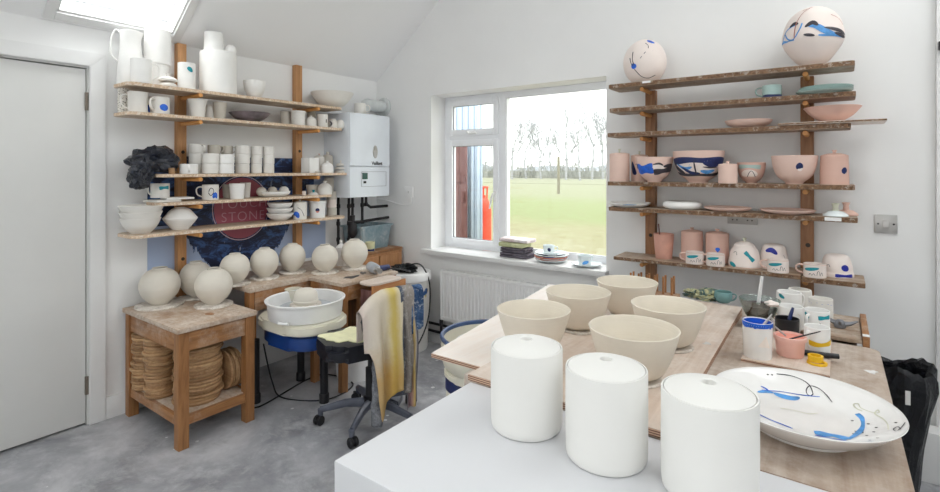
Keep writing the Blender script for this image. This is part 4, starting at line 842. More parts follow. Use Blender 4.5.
# fused socket and white cable on the back wall
def plate(px0, px1, y0, y1, label, kind, name, mat):
    x0, _, d0 = onB(px0, 0.006); x1, _, d1 = onB(px1, 0.006); z1 = zat(y0, (d0+d1)/2); z0 = zat(y1, (d0+d1)/2); w_, h_ = x1-x0, z1-z0
    r_ = thing(name, label, 'socket' if kind != 'switch' else 'switch', ((x0+x1)/2, YB, (z0+z1)/2))
    bm = BM(); box(bm, -w_/2, w_/2, -0.008, -0.0005, -h_/2, h_/2, bev=0.002); finish(bm, 'face_plate', mat, r_)
    return r_, w_, h_
M['plategrey'] = plain('satin_grey_plate', (178, 176, 174), 0.35, metal=0.3)
M['switchgrey'] = plain('pale_switch', (200, 198, 196), 0.4)
r_, w_, h_ = plate(874.5, 897.5, 214.8, 233.3, 'satin grey light switch plate on the wall at the right', 'switch', 'light_switch', M['plategrey'])
bm = BM(); box(bm, -0.012, 0.012, -0.013, -0.008, -0.016, 0.016, bev=0.003); finish(bm, 'rocker', M['switchgrey'], r_)
for s in (-1, 1):
    bm = BM(); lathe(bm, [(0, 0), (0.0045, 0), (0.0045, 0.001), (0, 0.001)], 12, M=Matrix.Translation((s*w_*0.34, -0.008, 0)) @ Matrix.Rotation(PI/2, 4, 'X')); finish(bm, 'screw', M['dark_metal'], r_)
r_, w_, h_ = plate(727.5, 757.5, 208, 224.3, 'grey double wall socket partly hidden behind the fifth right shelf', 'socket', 'wall_socket', M['plategrey'])
for s in (-1, 1):
    bm = BM()
    for a, b2 in ((0, 0.012), (-0.011, -0.022), (0.011, -0.022)): box(bm, s*w_*0.25+a-0.0035, s*w_*0.25+a+0.0035, -0.0095, -0.008, b2-0.0035, b2+0.0035)
    finish(bm, 'socket_hole', M['gap'], r_, smooth=False)
r_, w_, h_ = plate(404.5, 413, 186.8, 197.5, 'white fused outlet on the wall right of the boiler', 'socket', 'fused_outlet', M['white_plastic'])
bm = BM(); box(bm, -0.006, 0.006, -0.012, -0.008, -0.01, 0.012, bev=0.002); finish(bm, 'rocker', M['switchgrey'], r_)
xq, _, dq = onB(409, 0.01); zq = zat(192, dq)
bm = BM(); P = [(xq+0.02, YB-0.006, zq-h_/2), (xq+0.02, YB-0.006, zq-0.09), (xq-0.03, YB-0.006, zq-0.115), (xq-0.15, YB-0.006, zq-0.105), (xq-0.28, YB-0.006, zq-0.08), (XA+0.02, YB-0.01, zq-0.07)]
tube(bm, smooth_path(P, 5), 0.0045, 6); tag(finish(bm, 'power_cable', M['white_plastic']), 'white cable running along the wall from the fused outlet towards the boiler', 'cable')
# ================================================================ RIGHT WALL POTTERY
x, y, d, D = spot('B', 624, 665.5, 0.15)
def sphere_prof(r, foot, mouth, sq=1.0, n=22):
    a0 = -math.acos(foot/r); a1 = math.acos(mouth/r); p = [(r*math.cos(a0+(a1-a0)*k/n), r*math.sin(a0+(a1-a0)*k/n)*sq) for k in range(n+1)]; z0 = p[0][1]; return [(a, b-z0) for a, b in p]
P = sphere_prof(D/2*1.05, 0.05, 0.03, 1.12)
def rawpot(name, label, cat, x, y, z, prof, mats, marks=(), group=None, t=0.005, segs=56):
    bm = BM(); pr, rf = vessel(prof, t, curve=False, floor_t=0.006); lathe(bm, pr, segs); a0 = toward(x, y); Hh = prof[-1][1]; marks_apply(bm, rf, a0, 0, Hh, marks)
    return tag(finish(bm, name, mats, loc=(x, y, z)), label, cat, group)
rawpot('moon_vase', 'white moon vase with small cobalt blobs at the left end of the top right shelf', 'vase', x, y, ZB['B1'], P, [PW, M['blue'], M['ink']],
       [(1, 0.13, [(-36, 0.30), (-30, 0.36), (-27, 0.40)]), (2, 0.022, [(-42, 0.55), (-38, 0.42), (-33, 0.36)], 'even'), (2, 0.022, [(-34, 0.68), (-33, 0.5), (-30, 0.38)], 'even'), (2, 0.014, [(-30, 0.28), (-12, 0.12), (15, 0.08), (38, 0.14)], 'even'),
        (2, 0.014, [(-12, 0.5), (2, 0.64)], 'even'), (1, 0.08, [(10, 0.93), (25, 0.9), (38, 0.86)]), (2, 0.014, [(2, 0.86), (10, 0.8), (10, 0.72)], 'even'), (2, 0.015, [(20, 0.66), (24, 0.67)]), (2, 0.015, [(46, 0.68), (49, 0.69)])])
x, y, d, D = spot('B', 781, 844, 0.15); r = D/2
z_ = [0.075, 0.085, 0.115, 0.158]; P = [(r*0.34, 0), (r*0.36, 0.008), (r*0.56, r*0.20), (r*0.85, r*0.52), (r*0.985, r*0.74), (r*1.0, r*0.86), (r*0.985, r*1.02), (r*0.90, r*1.30), (r*0.74, r*1.53), (r*0.5, r*1.70), (r*0.28, r*1.78), (r*0.18, r*1.79)]
P = [(p.x, p.y*1.27) for p in smooth_path([Vector((a, b, 0)) for a, b in P], 4)]; HH = P[-1][1]
rawpot('moon_vase', 'large round vase with a blue landscape band at the top right', 'vase', x, y, ZB['B1'], P, [PW, M['skyblue'], M['ink'], M['redink']],
       [(1, 0.03, [(-72, 0.42), (-60, 0.60), (-44, 0.66), (-30, 0.68)], 'even'), (2, 0.06, [(-50, 0.66), (-38, 0.70), (-28, 0.68)]), (1, 0.025, [(-60, 0.56), (-50, 0.46), (-36, 0.44), (-24, 0.58), (-20, 0.68)], 'even'), (1, 0.02, [(-74, 0.44), (-55, 0.43), (-35, 0.425)], 'even'), (1, 0.04, [(-80, 0.42), (-66, 0.44), (-50, 0.42)]),
        (1, 0.10, [(-10, 0.62), (5, 0.60), (20, 0.52), (34, 0.46), (52, 0.44)]), (2, 0.07, [(-14, 0.60), (0, 0.66), (10, 0.60)]), (2, 0.06, [(20, 0.56), (42, 0.53), (60, 0.50), (78, 0.46)]), (2, 0.05, [(-16, 0.48), (-6, 0.46), (4, 0.44)]), (1, 0.03, [(10, 0.44), (40, 0.425), (74, 0.42)], 'even'), (2, 0.06, [(40, 0.47), (60, 0.44), (76, 0.42)]),
        (3, 0.012, [(-34, 0.45), (-32, 0.7), (-22, 0.88), (-8, 0.95)], 'even'), (3, 0.012, [(40, 0.78), (58, 0.72), (70, 0.62)], 'even'), (3, 0.012, [(-30, 0.92), (0, 0.97)], 'even')])
shelfpot('espresso_cup', 'pale green glazed mug with a navy base on the second right shelf', 'mug', 'B', 'B2', 762, 782, 81, 0.17, CYL, [M['glazeg'], M['navy']], hnd='L', hscale=1.0, Hh=0.066, marks=[(1, 0.26, [(-70, 0.12), (-20, 0.16), (30, 0.14), (75, 0.1)], 'even')])
x, y, d, D = spot('B', 794, 854, 0.185); D = 0.235; zz = ZB['B2']
for i, nm in enumerate(('bottom', 'middle', 'top')):
    pot('glazed_plate', '%s of three stacked pale green plates on the second right shelf' % nm, 'plate', x+0.004*i, y, zz, D-0.008*i, 0.017, [(0.62, 0), (0.66, 0.1), (0.9, 0.5), (1, 1)], M['glazeg'], t=0.005, segs=48, group='stacked green plates'); zz += 0.0085
x, y, d, D = spot('B', 721.5, 775, 0.16); pot('pink_dish', 'pale pink shallow bowl in the middle of the third right shelf', 'bowl', x, y, ZB['B3'], 0.225, 0.04, [(0.45, 0), (0.6, 0.1), (0.88, 0.5), (1, 1)], PK, segs=48, t=0.005)
x, y, d, D = spot('B', 801.5, 862.5, 0.16); pot('pink_bowl', 'wide deep pink conical bowl on the loose thin board, third right shelf', 'bowl', x, y, ZB['B3']+0.012, 0.235, 0.072, [(0.33, 0), (0.36, 0.05), (0.72, 0.45), (1, 1)], PD, segs=48, t=0.005)
# --- B4
Z = ZB['B4']
x, y, d, D = spot('B', 609.5, 629.5, 0.19); lidded('pink_jar', 'pink lidded jar with green knob at the left end of the fourth right shelf', 'jar', x, y, Z, D, hgt(152.5, Z, d, D, True)-0.012, [PK], knobmat=M['palewash'], dome=0.07, knob=(0.13, 0.2), marks=())
x, y, d, D = spot('B', 631, 648, 0.095); lidded('pink_jar', 'pink jar with inky blue marks, half hidden behind the blue painted bowl', 'jar', x, y, Z, D, 0.152, [PK, M['navy']], knobmat=M['palewash'], dome=0.07, knob=(0.13, 0.2), marks=[(1, 0.2, [(-60, 0.8), (-40, 0.4), (-20, 0.3)]), (1, 0.15, [(-30, 0.7), (0, 0.5)])])
x, y, d, D = spot('B', 635.5, 673, 0.21); BW = [(0.36, 0), (0.38, 0.03), (0.42, 0.07), (0.74, 0.28), (0.92, 0.6), (1, 1)]
pot('painted_bowl', 'pink bowl with a vivid blue and black band, left of the two painted bowls', 'bowl', x, y, Z, D, 0.142, BW, [PK, M['blue'], M['ink'], M['pinkwhite'], M['navy']], segs=48, t=0.005, z0=0,
    marks=[(4, 0.22, [(-85, 0.66), (-60, 0.6), (-40, 0.5)], 'even'), (1, 0.42, [(-70, 0.56), (-50, 0.5), (-25, 0.53), (-4, 0.56)], 'even'), (3, 0.26, [(-6, 0.60), (15, 0.60), (34, 0.55)]), (2, 0.24, [(-2, 0.40), (20, 0.43), (45, 0.48), (80, 0.56)], 'even'), (2, 0.14, [(30, 0.62), (50, 0.66), (75, 0.7)]), (2, 0.08, [(-5, 0.70), (15, 0.74), (30, 0.66)])])
x, y, d, D = spot('B', 672, 724.5, 0.17); Hh = 0.185
pot('painted_bowl', 'largest painted bowl, pink rim over a busy blue, black and white band', 'bowl', x, y, Z, D, 0.172, BW, [PK, M['skyblue'], M['ink'], M['pinkwhite'], M['navy']], segs=56, t=0.006,
    marks=[(3, 0.50, [(-80, 0.52), (-40, 0.5), (0, 0.5), (40, 0.5), (80, 0.52)], 'even'), (4, 0.22, [(-80, 0.66), (-50, 0.7), (-20, 0.72), (10, 0.70), (50, 0.71), (80, 0.68)], 'even'), (2, 0.10, [(-80, 0.30), (-40, 0.25), (0, 0.25), (40, 0.25), (80, 0.3)], 'even'),
           (2, 0.16, [(-75, 0.6), (-60, 0.42), (-40, 0.3)]), (1, 0.1, [(-60, 0.6), (-35, 0.45), (-15, 0.5)]), (1, 0.08, [(-30, 0.35), (-20, 0.6)]), (4, 0.1, [(-45, 0.5), (-20, 0.32), (5, 0.3)]), (2, 0.05, [(-10, 0.68), (-8, 0.45), (-5, 0.28)]), (1, 0.12, [(5, 0.38), (25, 0.34), (45, 0.4)]), (4, 0.14, [(10, 0.62), (35, 0.55), (55, 0.6)]), (2, 0.12, [(60, 0.6), (70, 0.45), (62, 0.3)]), (2, 0.05, [(10, 0.5), (30, 0.48), (50, 0.5)])])
x, y, d, D = spot('B', 718, 737.5, 0.24); lidded('pink_jar', 'small pink lidded jar standing between the painted bowls, fourth right shelf', 'jar', x, y, Z, D, 0.094, [PK], dome=0.06, knob=(0.22, 0.14))
x, y, d, D = spot('B', 736.5, 766, 0.13); pot('pouring_bowl', 'small bowl with white scribbled band and lip behind the small pink jar', 'bowl', x, y, Z, D, 0.108, BW, [PD, M['glazeg'], M['pinkwhite'], M['ink']], t=0.005, marks=[(1, 0.2, [(-60, 0.8), (-10, 0.82), (40, 0.78)], 'even'), (2, 0.35, [(-50, 0.4), (-10, 0.5), (30, 0.4)]), (3, 0.03, [(-20, 0.3), (0, 0.6), (20, 0.3)], 'even')])
x, y, d, D = spot('B', 770.5, 818, 0.17); pot('pink_bowl', 'plain pink bowl with one dark blue dot, in front of the right post', 'bowl', x, y, Z, D, hgt(155.5, Z, d, D, True), BW, [PK, M['navy'], M['pinkwhite']], segs=48, t=0.006, marks=[(1, 0.27, [(4, 0.63), (14, 0.62), (23, 0.63)]), (2, 0.09, [(8, 0.52), (16, 0.50), (22, 0.56)])])
x, y, d, D = spot('B', 819.5, 849, 0.17); D = 0.118; lidded('pink_jar', 'large pink lidded jar with a blue ring mark, right end of the fourth shelf', 'jar', x, y, Z, D, 0.135, [PD, M['navy'], M['pinkwhite']], dome=0.10, knob=(0.18, 0.14), marks=[(1, 0.22, [(40, 0.38), (44, 0.5), (56, 0.55)]), (2, 0.12, [(44, 0.36), (52, 0.44)])], bodyprof=[(1.0, 0), (1.0, 0.04), (0.98, 0.5), (0.95, 1)])
# --- B5
Z = ZB['B5']
x, y, d, D = spot('B', 606, 653, 0.165); pot('white_plate', 'flat white plate with a blue smear at the left end of the fifth right shelf', 'plate', x, y, Z, 0.245, 0.024, [(0.6, 0), (0.68, 0.12), (0.92, 0.55), (1, 1)], [W, M['skyblue']], segs=48, t=0.004, marks=[(1, 0.18, [(-20, 0.8), (0, 0.78), (20, 0.8)])])
x, y, d, D = spot('B', 663, 701.5, 0.165); pot('rolled_rim_dish', 'thick white dish with rolled edge on the fifth right shelf', 'dish', x, y, Z, 0.205, 0.04, [(0.7, 0), (0.92, 0.2), (1, 0.55), (0.95, 0.92), (0.86, 1)], [W, M['redink']], segs=48, t=0.012, marks=[(1, 0.05, [(-60, 0.6), (-45, 0.55)])])
x, y, d, D = spot('B', 702.5, 752.5, 0.165); pot('pink_plate', 'pink flat plate in the middle of the fifth right shelf', 'plate', x, y, Z, 0.232, 0.021, [(0.62, 0), (0.68, 0.1), (0.92, 0.5), (1, 1)], PK, segs=48, t=0.004)
x, y, d, D = spot('B', 756.5, 818, 0.165); pot('pink_plate', 'larger pink flat plate in front of the right post, fifth right shelf', 'plate', x, y, Z, 0.245, 0.021, [(0.62, 0), (0.68, 0.1), (0.92, 0.5), (1, 1)], PK, segs=48, t=0.004)
def lidonly(px0, px1, off, z, mat, km, label, kh=0.035, D=None):
    x, y, d, D_ = spot('B', px0, px1, off); D = D or D_; R = D/2; root = thing('ceramic_lid', label, 'lid', (x, y, z))
    bm = BM(); lathe(bm, [(0, 0.003), (R*0.92, 0), (R, 0.003), (R*0.93, 0.011), (R*0.6, 0.024), (0, 0.03)], 32); finish(bm, 'lid_plate', mat, root)
    bm = BM(); lathe(bm, [(0, 0.028), (0.013, 0.028), (0.011, 0.03+kh*0.5), (0.017, 0.028+kh), (0.0, 0.03+kh)], 16); finish(bm, 'knob', km, root)
lidonly(822, 849, 0.2, Z, M['glazew'], M['palewash'], 'white lid with pale green knob at the right end of the fifth right shelf', D=0.105)
lidonly(835, 857, 0.11, Z, PD, PD, 'pink lid behind the white knobbed one, right end of the fifth right shelf', D=0.1)
x0, _, _ = onB(824.5, 0.252); x1, _, _ = onB(841.5, 0.252)
bm = BM(); box(bm, x0, x1, YB-0.2515, YB-0.2499, Z-0.019, Z-0.002); tag(finish(bm, 'paper_label', M['white_plastic'], smooth=False), 'white paper strip stuck to the right end of the fifth right shelf', 'label')
x0, _, _ = onB(642, 0.252); x1, _, _ = onB(650.5, 0.252)
bm = BM(); box(bm, x0, x1, YB-0.2515, YB-0.2499, ZB['B1']-0.012, ZB['B1']); tag(finish(bm, 'paper_label', M['white_plastic'], smooth=False), 'small white sticker on the top right shelf edge under the moon vase', 'label')
# --- B6
Z = ZB['B6']
x, y, d, D = spot('B', 653.5, 674, 0.15); pk = pot('pink_beaker', 'mottled pink beaker holding a brush on the lowest right shelf', 'beaker', x, y, Z, D, 0.142, [(0.78, 0), (0.82, 0.04), (0.92, 0.5), (1, 1)], M['pinkmarb'])
bm = BM(); tube(bm, [(0, 0, 0.008), (-0.015, -0.012, 0.12), (-0.02, -0.02, 0.20)], 0.0035); tag(finish(bm, 'paint_brush', M['brownw'], loc=(x-0.003, y-0.003, Z)), 'thin brown brush standing in the mottled pink beaker', 'brush')
Zm = Z+0.004
for a, b2, lb, mk in ((681, 703, 'left of two pink lidded canisters on the lowest right shelf', ()), (705.5, 729, 'right of two pink lidded canisters, with a round blue dot', [(1, 0.2, [(-4, 0.44), (2, 0.47), (8, 0.44)]), (2, 0.08, [(2, 0.38), (7, 0.40)])])):
    x, y, d, D = spot('B', a, b2, 0.125); lidded('pink_canister', lb, 'canister', x, y, Zm, D, 0.155, [PD, M['blue'], PW], dome=0.08, knob=(0.2, 0.12), marks=mk, bodyprof=[(1, 0), (1, 0.03), (1, 0.5), (1, 1)])
def tealmug(a, b2, off, z, lb, h=0.062):
    x, y, d, D = spot('B', a, b2, off)
    return pot('teal_cup', lb, 'cup', x, y, z, D, h, [(0.95, 0), (1, 0.05), (0.99, 0.5), (0.98, 1)], [PW, M['teal'], M['ink'], PK], hnd='L', hscale=1.0, hmat=PK, marks=[(1, 0.26, [(-58, 0.60), (-20, 0.66), (22, 0.76)]), (2, 0.03, [(-30, 0.2), (-22, 0.34), (-14, 0.2), (-6, 0.34), (2, 0.2)], 'even'), (2, 0.03, [(10, 0.2), (14, 0.5), (22, 0.5), (26, 0.2), (34, 0.45), (40, 0.2)], 'even'), (3, 0.05, [(-80, 0.985), (0, 0.985), (80, 0.985)], 'even')])
tealmug(685.5, 704, 0.235, Zm, 'teal marked cup in front of the left pink canister')
tealmug(706, 725, 0.235, Zm, 'teal marked cup in front of the right pink canister')
tealmug(767, 789, 0.235, Zm, 'teal marked cup in front of the blue dashed dish cover')
tealmug(803, 826.5, 0.225, Z-0.003, 'teal marked cup at the right end piece of the lowest right shelf')
x, y, d, D = spot('B', 727.5, 761.5, 0.17)
lidded('butter_bell', 'white bell shaped lidded pot with teal slashes on the lowest right shelf', 'pot', x, y, Zm, D, 0.108, [PW, M['teal'], PK, M['ink']], knobmat=M['palewash'], lidmat=PW, dome=0.12, knob=(0.13, 0.12), bodyprof=[(0.98, 0), (1, 0.08), (0.98, 0.18), (0.93, 0.4), (0.82, 0.75), (0.62, 1.0)], marks=[(1, 0.19, [(2, 0.78), (18, 0.58), (34, 0.36)], 'even'), (1, 0.2, [(-60, 0.22), (-45, 0.13), (-30, 0.06)]), (3, 0.02, [(-50, 0.7), (-35, 0.75), (-30, 0.6)], 'even'), (2, 0.05, [(-85, 0.02), (0, 0.02), (85, 0.02)], 'even')])
def cover(a, b2, off, z, lb, mk, hh, mats):
    x, y, d, D = spot('B', a, b2, off); bm = BM(); pr, rf = vessel([(D*0.5, 0), (D*0.5, hh*0.14), (D*0.475, hh*0.22), (D*0.46, hh*0.45), (D*0.38, hh*0.85), (D*0.26, hh*0.98), (D*0.01, hh)], 0.004, closed=True); lathe(bm, pr, 40); marks_apply(bm, rf, toward(x, y), D, hh, mk)
    return tag(finish(bm, 'dish_cover', mats, loc=(x, y, z)), lb, 'dish cover')
cover(758.5, 789, 0.125, Zm, 'rounded white dish cover with a dark blue dash, behind the teal cup', [(1, 0.2, [(-40, 0.72), (-10, 0.78), (15, 0.62)]), (1, 0.16, [(-80, 0.12), (-50, 0.1)]), (2, 0.02, [(45, 0.6), (55, 0.4)], 'even')], 0.125, [PW, M['deepblue'], M['ink']])
cover(819.5, 854, 0.13, Z-0.003, 'pinkish white dish cover with navy patch at the right end of the lowest shelf', [(1, 0.30, [(18, 0.52), (32, 0.45), (46, 0.48)]), (1, 0.15, [(-5, 0.1), (25, 0.1), (60, 0.1)], 'even'), (2, 0.02, [(-40, 0.5), (-30, 0.55), (-25, 0.45)], 'even')], 0.105, [PW, M['deepblue'], M['ink']])
# ================================================================ STOOL TABLE WITH BATS
sx0, sx1, sy0, sy1, szt = -3.345, -2.685, 1.195, 1.605, 0.620
st = thing('wooden_side_table', 'brown oak side table with a dusty top and a lower shelf full of round bats', 'table', ((sx0+sx1)/2, (sy0+sy1)/2, 0))
hx, hy = (sx1-sx0)/2, (sy1-sy0)/2
bm = BM(); box(bm, -hx-0.012, hx+0.012, -hy-0.012, hy+0.012, szt-0.026, szt, bev=0.006); finish(bm, 'table_top', M['stooltop'], st)
for a in (-1, 1):
    for c in (-1, 1):
        bm = BM(); box(bm, a*hx-(0.052 if a > 0 else 0), a*hx+(0.052 if a < 0 else 0), c*hy-(0.052 if c > 0 else 0), c*hy+(0.052 if c < 0 else 0), 0, szt-0.0265, bev=0.003); finish(bm, 'leg', M['stoolZ'], st)
for c in (-1, 1):
    for z0, z1 in ((szt-0.128, szt-0.027), (0.115, 0.163)):
        bm = BM(); y_ = c*(hy-0.008); box(bm, -hx+0.0525, hx-0.0525, min(y_, y_-c*0.022), max(y_, y_-c*0.022), z0, z1, bev=0.002); finish(bm, 'rail', M['stool'], st)
        bm = BM(); x_ = c*(hx-0.008); box(bm, min(x_, x_-c*0.022), max(x_, x_-c*0.022), -hy+0.0525, hy-0.0525, z0, z1, bev=0.002); finish(bm, 'rail', M['stoolY'], st)
bm = BM(); box(bm, -hx+0.03, hx-0.03, -hy+0.03, hy-0.03, 0.152, 0.166, bev=0.001); finish(bm, 'lower_shelf', M['stooltop'], st)
bm = BM(); lathe(bm, [(0, 0), (0.026, 0), (0.026, 0.0006), (0, 0.0006)], 20, M=Matrix.Diagonal((1.3, 0.8, 1, 1))); finish(bm, 'knot', M['stoolZ'], st, loc=(0.19, 0.02, szt))
ORD = ['bottom', 'second from bottom', 'third from bottom', 'fourth from bottom', 'fifth from bottom', 'sixth from bottom', 'seventh from bottom', 'eighth from bottom', 'ninth from bottom', 'tenth from bottom', 'tenth from top', 'ninth from top', 'eighth from top', 'seventh from top', 'sixth from top', 'fifth from top', 'fourth from top', 'third from top', 'second from top', 'topmost']
def batmesh(R, th, seed):
    bm = BM(); rr = random.Random(seed); lathe(bm, [(0, 0), (R-0.005, 0), (R-0.0005, 0.005), (R, th-0.005), (R-0.005, th), (0, th)], 40)
    me_o = finish(bm, 'round_bat', M['bat'] if seed % 3 else M['bat2']); return me_o
def batpile(cx, cy, R, n, th, pile, seed):
    rr = random.Random(seed); z = 0.1665; protos = []
    for i in range(n):
        s = rr.uniform(0.94, 1.04) if R < 0.1 else rr.uniform(0.94, 1.02); dx, dy = rr.uniform(-.008, .008), rr.uniform(-.007, .007)
        if i < 3: o = batmesh(R, th, seed+i); protos.append(o)
        else: o = protos[rr.randrange(3)].copy(); C.objects.link(o)
        o.location = (cx+dx, cy+dy, z); o.scale = (s, s, 1); o.rotation_euler = (0, 0, rr.uniform(0, 6.28))
        k = i if i < 10 else 20-(n-i)
        tag(o, 'round wooden bat, %s in the %s' % (ORD[k], pile), 'bat', 'round bats under the side table'); z += th+0.0006
batpile(-3.245, 1.268, 0.074, 18, 0.0168, 'left pile at the wall', 10)
batpile(-3.075, 1.272, 0.080, 18, 0.0172, 'middle pile under the side table', 20)
batpile(-2.855, 1.372, 0.122, 19, 0.0172, 'widest pile behind the front leg', 30)
rr = random.Random(9)
for i, nm in enumerate(('first', 'second', 'third', 'fourth', 'fifth', 'sixth')):
    R = 0.112-0.004*(i % 2); bm = BM(); lathe(bm, [(0, 0), (R-0.003, 0), (R, 0.003), (R, 0.007), (R-0.003, 0.010), (0, 0.010)], 40)
    o = finish(bm, 'round_bat', M['bat'] if i % 2 else M['bat2'], loc=(-2.855, 1.515+i*0.0136, 0.168+R-0.001+0.0), rot=(PI/2-0.04*0, 0, 0.0)); o.location.y += 0.0
    tag(o, '%s from the left of six bats standing on edge at the right leg' % nm, 'bat', 'bats standing on edge')
# ================================================================ BENCH ALONG THE LEFT WALL
BZ = 0.702; by0, by1 = 1.69, 2.625; bxf = XA+0.50
bn = thing('wall_bench', 'long wooden bench along the left wall under the shelves, behind the wheel', 'bench', (XA+0.25, (by0+by1)/2, 0)); L2 = (by1-by0)/2
bm = BM(); box(bm, -0.249, 0.25, -L2, L2, BZ-0.03, BZ, bev=0.003); finish(bm, 'bench_top', M['benchtop'], bn)
bm = BM(); box(bm, 0.215, 0.24, -L2+0.04, L2-0.04, BZ-0.15, BZ-0.031, bev=0.002); finish(bm, 'apron', M['stoolY'], bn)
for a, b2 in ((-0.22, -L2+0.03), (0.205, -L2+0.03), (-0.22, L2-0.06), (0.205, L2-0.06)):
    bm = BM(); box(bm, a-0.025, a+0.025, b2-0.025, b2+0.025, 0, BZ-0.031, bev=0.002); finish(bm, 'leg', M['stoolZ'], bn)
# side table meeting the bench at right angles
tx0, tx1, ty0, ty1 = bxf+0.004, -2.53, 2.105, 2.60
tb = thing('small_wooden_table', 'small wooden table at the end of the bench holding two round pots', 'table', ((tx0+tx1)/2, (ty0+ty1)/2, 0)); hx, hy = (tx1-tx0)/2, (ty1-ty0)/2
bm = BM(); box(bm, -hx, hx, -hy, hy, BZ-0.024, BZ-0.001, bev=0.003); finish(bm, 'table_top', M['benchtop'], tb)
for c in (-1, 1):
    bm = BM(); box(bm, -hx+0.05, hx-0.05, c*(hy-0.02)-0.01, c*(hy-0.02)+0.01, BZ-0.12, BZ-0.025, bev=0.002); finish(bm, 'rail', M['stool'], tb)
    bm = BM(); box(bm, c*(hx-0.02)-0.01, c*(hx-0.02)+0.01, -hy+0.05, hy-0.05, BZ-0.12, BZ-0.025, bev=0.002); finish(bm, 'rail', M['stoolY'], tb)
for a in (-1, 1):
    for c in (-1, 1):
        bm = BM(); box(bm, a*(hx-0.03)-0.022, a*(hx-0.03)+0.022, c*(hy-0.03)-0.022, c*(hy-0.03)+0.022, 0, BZ-0.025, bev=0.002); finish(bm, 'leg', M['stoolZ'], tb)
m, t, b = nt('wet_black_slip_puddle'); b.inputs['Base Color'].default_value = (0.03, 0.03, 0.035, 1); b.inputs['Roughness'].default_value = 0.4; M['puddle'] = m
def puddle(cx, cy, z, rx, ry, seed, label, mat):
    rr = random.Random(seed); bm = BM(); n = 40; ph = [rr.uniform(0, 6) for _ in range(4)]; pts = []
    for i in range(n):
        a = 2*PI*i/n; k = 1+0.25*math.sin(3*a+ph[0])+0.15*math.sin(5*a+ph[1])+0.1*math.sin(8*a+ph[2]); pts.append((rx*k*math.cos(a), ry*k*math.sin(a)))
    prism(bm, pts, 0, 0.0012); o = finish(bm, 'slip_smear', mat, loc=(cx, cy, z), rz=rr.uniform(0, 3)); return tag(o, label, 'smear')
x, y, d = onZ(352, 277, BZ); puddle(x, y, BZ, 0.055, 0.03, 1, 'dark dried slip smear on the small wooden table, left of the heat gun', M['puddle'])
x, y, d = onZ(363, 273, BZ); puddle(x, y, BZ, 0.04, 0.02, 2, 'small dark smear at the back of the small wooden table', M['puddle'])
# cabinet in the corner with the plastic box
ky0, ky1, kx1, kz = 2.635, 3.175, XA+0.34, 0.7585
kb = thing('corner_cabinet', 'low orange brown wooden cabinet standing in the corner below the boiler', 'cabinet', ((XA+kx1)/2, (ky0+ky1)/2, 0)); hx, hy = (kx1-XA)/2-0.003, (ky1-ky0)/2
M['cab'] = wood('orange_brown_cabinet', (192, 142, 98), (164, 114, 74), 'Z', 0.6, 0.5)
bm = BM(); box(bm, -hx, hx+0.01, -hy, hy, kz-0.022, kz, bev=0.003); finish(bm, 'cabinet_top', M['stoolY'], kb)
bm = BM(); box(bm, -hx, hx, -hy+0.005, hy, 0.0, kz-0.0225); finish(bm, 'cabinet_body', M['cab'], kb, smooth=False)
for k in (-1, 1):
    bm = BM(); box(bm, hx+0.0005, hx+0.009, k*hy*0.5-hy*0.47, k*hy*0.5+hy*0.47, 0.06, kz-0.045, bev=0.003); finish(bm, 'door', M['cab'], kb)
# plastic box on the corner cabinet
m, t, b = nt('clay_smeared_clear_plastic'); v = coords(t); n = nz(t, v, 9, 6, 0.7, 1.5); cc = ramp(t, n, [(0.35, lin((122, 150, 162))), (0.55, lin((158, 176, 184))), (0.7, lin((206, 206, 202)))]); t.links.new(cc, b.inputs['Base Color']); b.inputs['Roughness'].default_value = 0.3; b.inputs['Transmission Weight'].default_value = 0.15; M['cloudy'] = m
bx_, by_, _ = onA(380, 0.34); pbz = 0.195
pb = thing('plastic_storage_box', 'cloudy blue grey plastic storage box with clay smears on the corner cabinet', 'box', (XA+0.137, 2.962, kz+0.0005))
bm = BM(); a1, b1, a2, b2 = 0.105, 0.15, 0.125, 0.172
o1 = [(-a1, -b1), (a1, -b1), (a1, b1), (-a1, b1)]; o2 = [(-a2, -b2), (a2, -b2), (a2, b2), (-a2, b2)]
def frust(bm, o1, o2, z0, z1, th):
    v = [[bm.verts.new((p[0]*k, p[1]*k, z)) for p in o] for o, z, k in ((o1, z0, 1), (o2, z1, 1), (o2, z1, 1-th), (o1, z0+0.006, 1-th))]
    for i in range(4):
        j = (i+1) % 4
        for a, b_ in ((0, 1), (1, 2), (2, 3)): bm.faces.new((v[a][i], v[a][j], v[b_][j], v[b_][i]))
    bm.faces.new(v[0][::-1]); bm.faces.new(v[3])
frust(bm, o1, o2, 0, pbz, 0.03); bmesh.ops.bevel(bm, geom=[e for e in bm.edges if abs(e.verts[0].co.z-e.verts[1].co.z) > 0.1], offset=0.012, segments=3, affect='EDGES'); finish(bm, 'box_body', M['cloudy'], pb)
bm = BM(); 
for q in ((-a2-0.008, a2+0.008, -b2-0.008, -b2+0.001), (-a2-0.008, a2+0.008, b2-0.001, b2+0.008), (-a2-0.008, -a2+0.001, -b2, b2), (a2-0.001, a2+0.008, -b2, b2)): box(bm, *q, pbz-0.014, pbz+0.002, bev=0.003)
finish(bm, 'box_rim', M['cloudy'], pb)
x, y, d = XA+0.27+0.175, 2.78, 0
x, y, d = XA+0.44, 2.69, 0
M['spongey'] = plain('pale_yellow_block', (222, 220, 178), 0.8, var=0.08, bs=0.3)
x = XA+0.305; y = 2.84
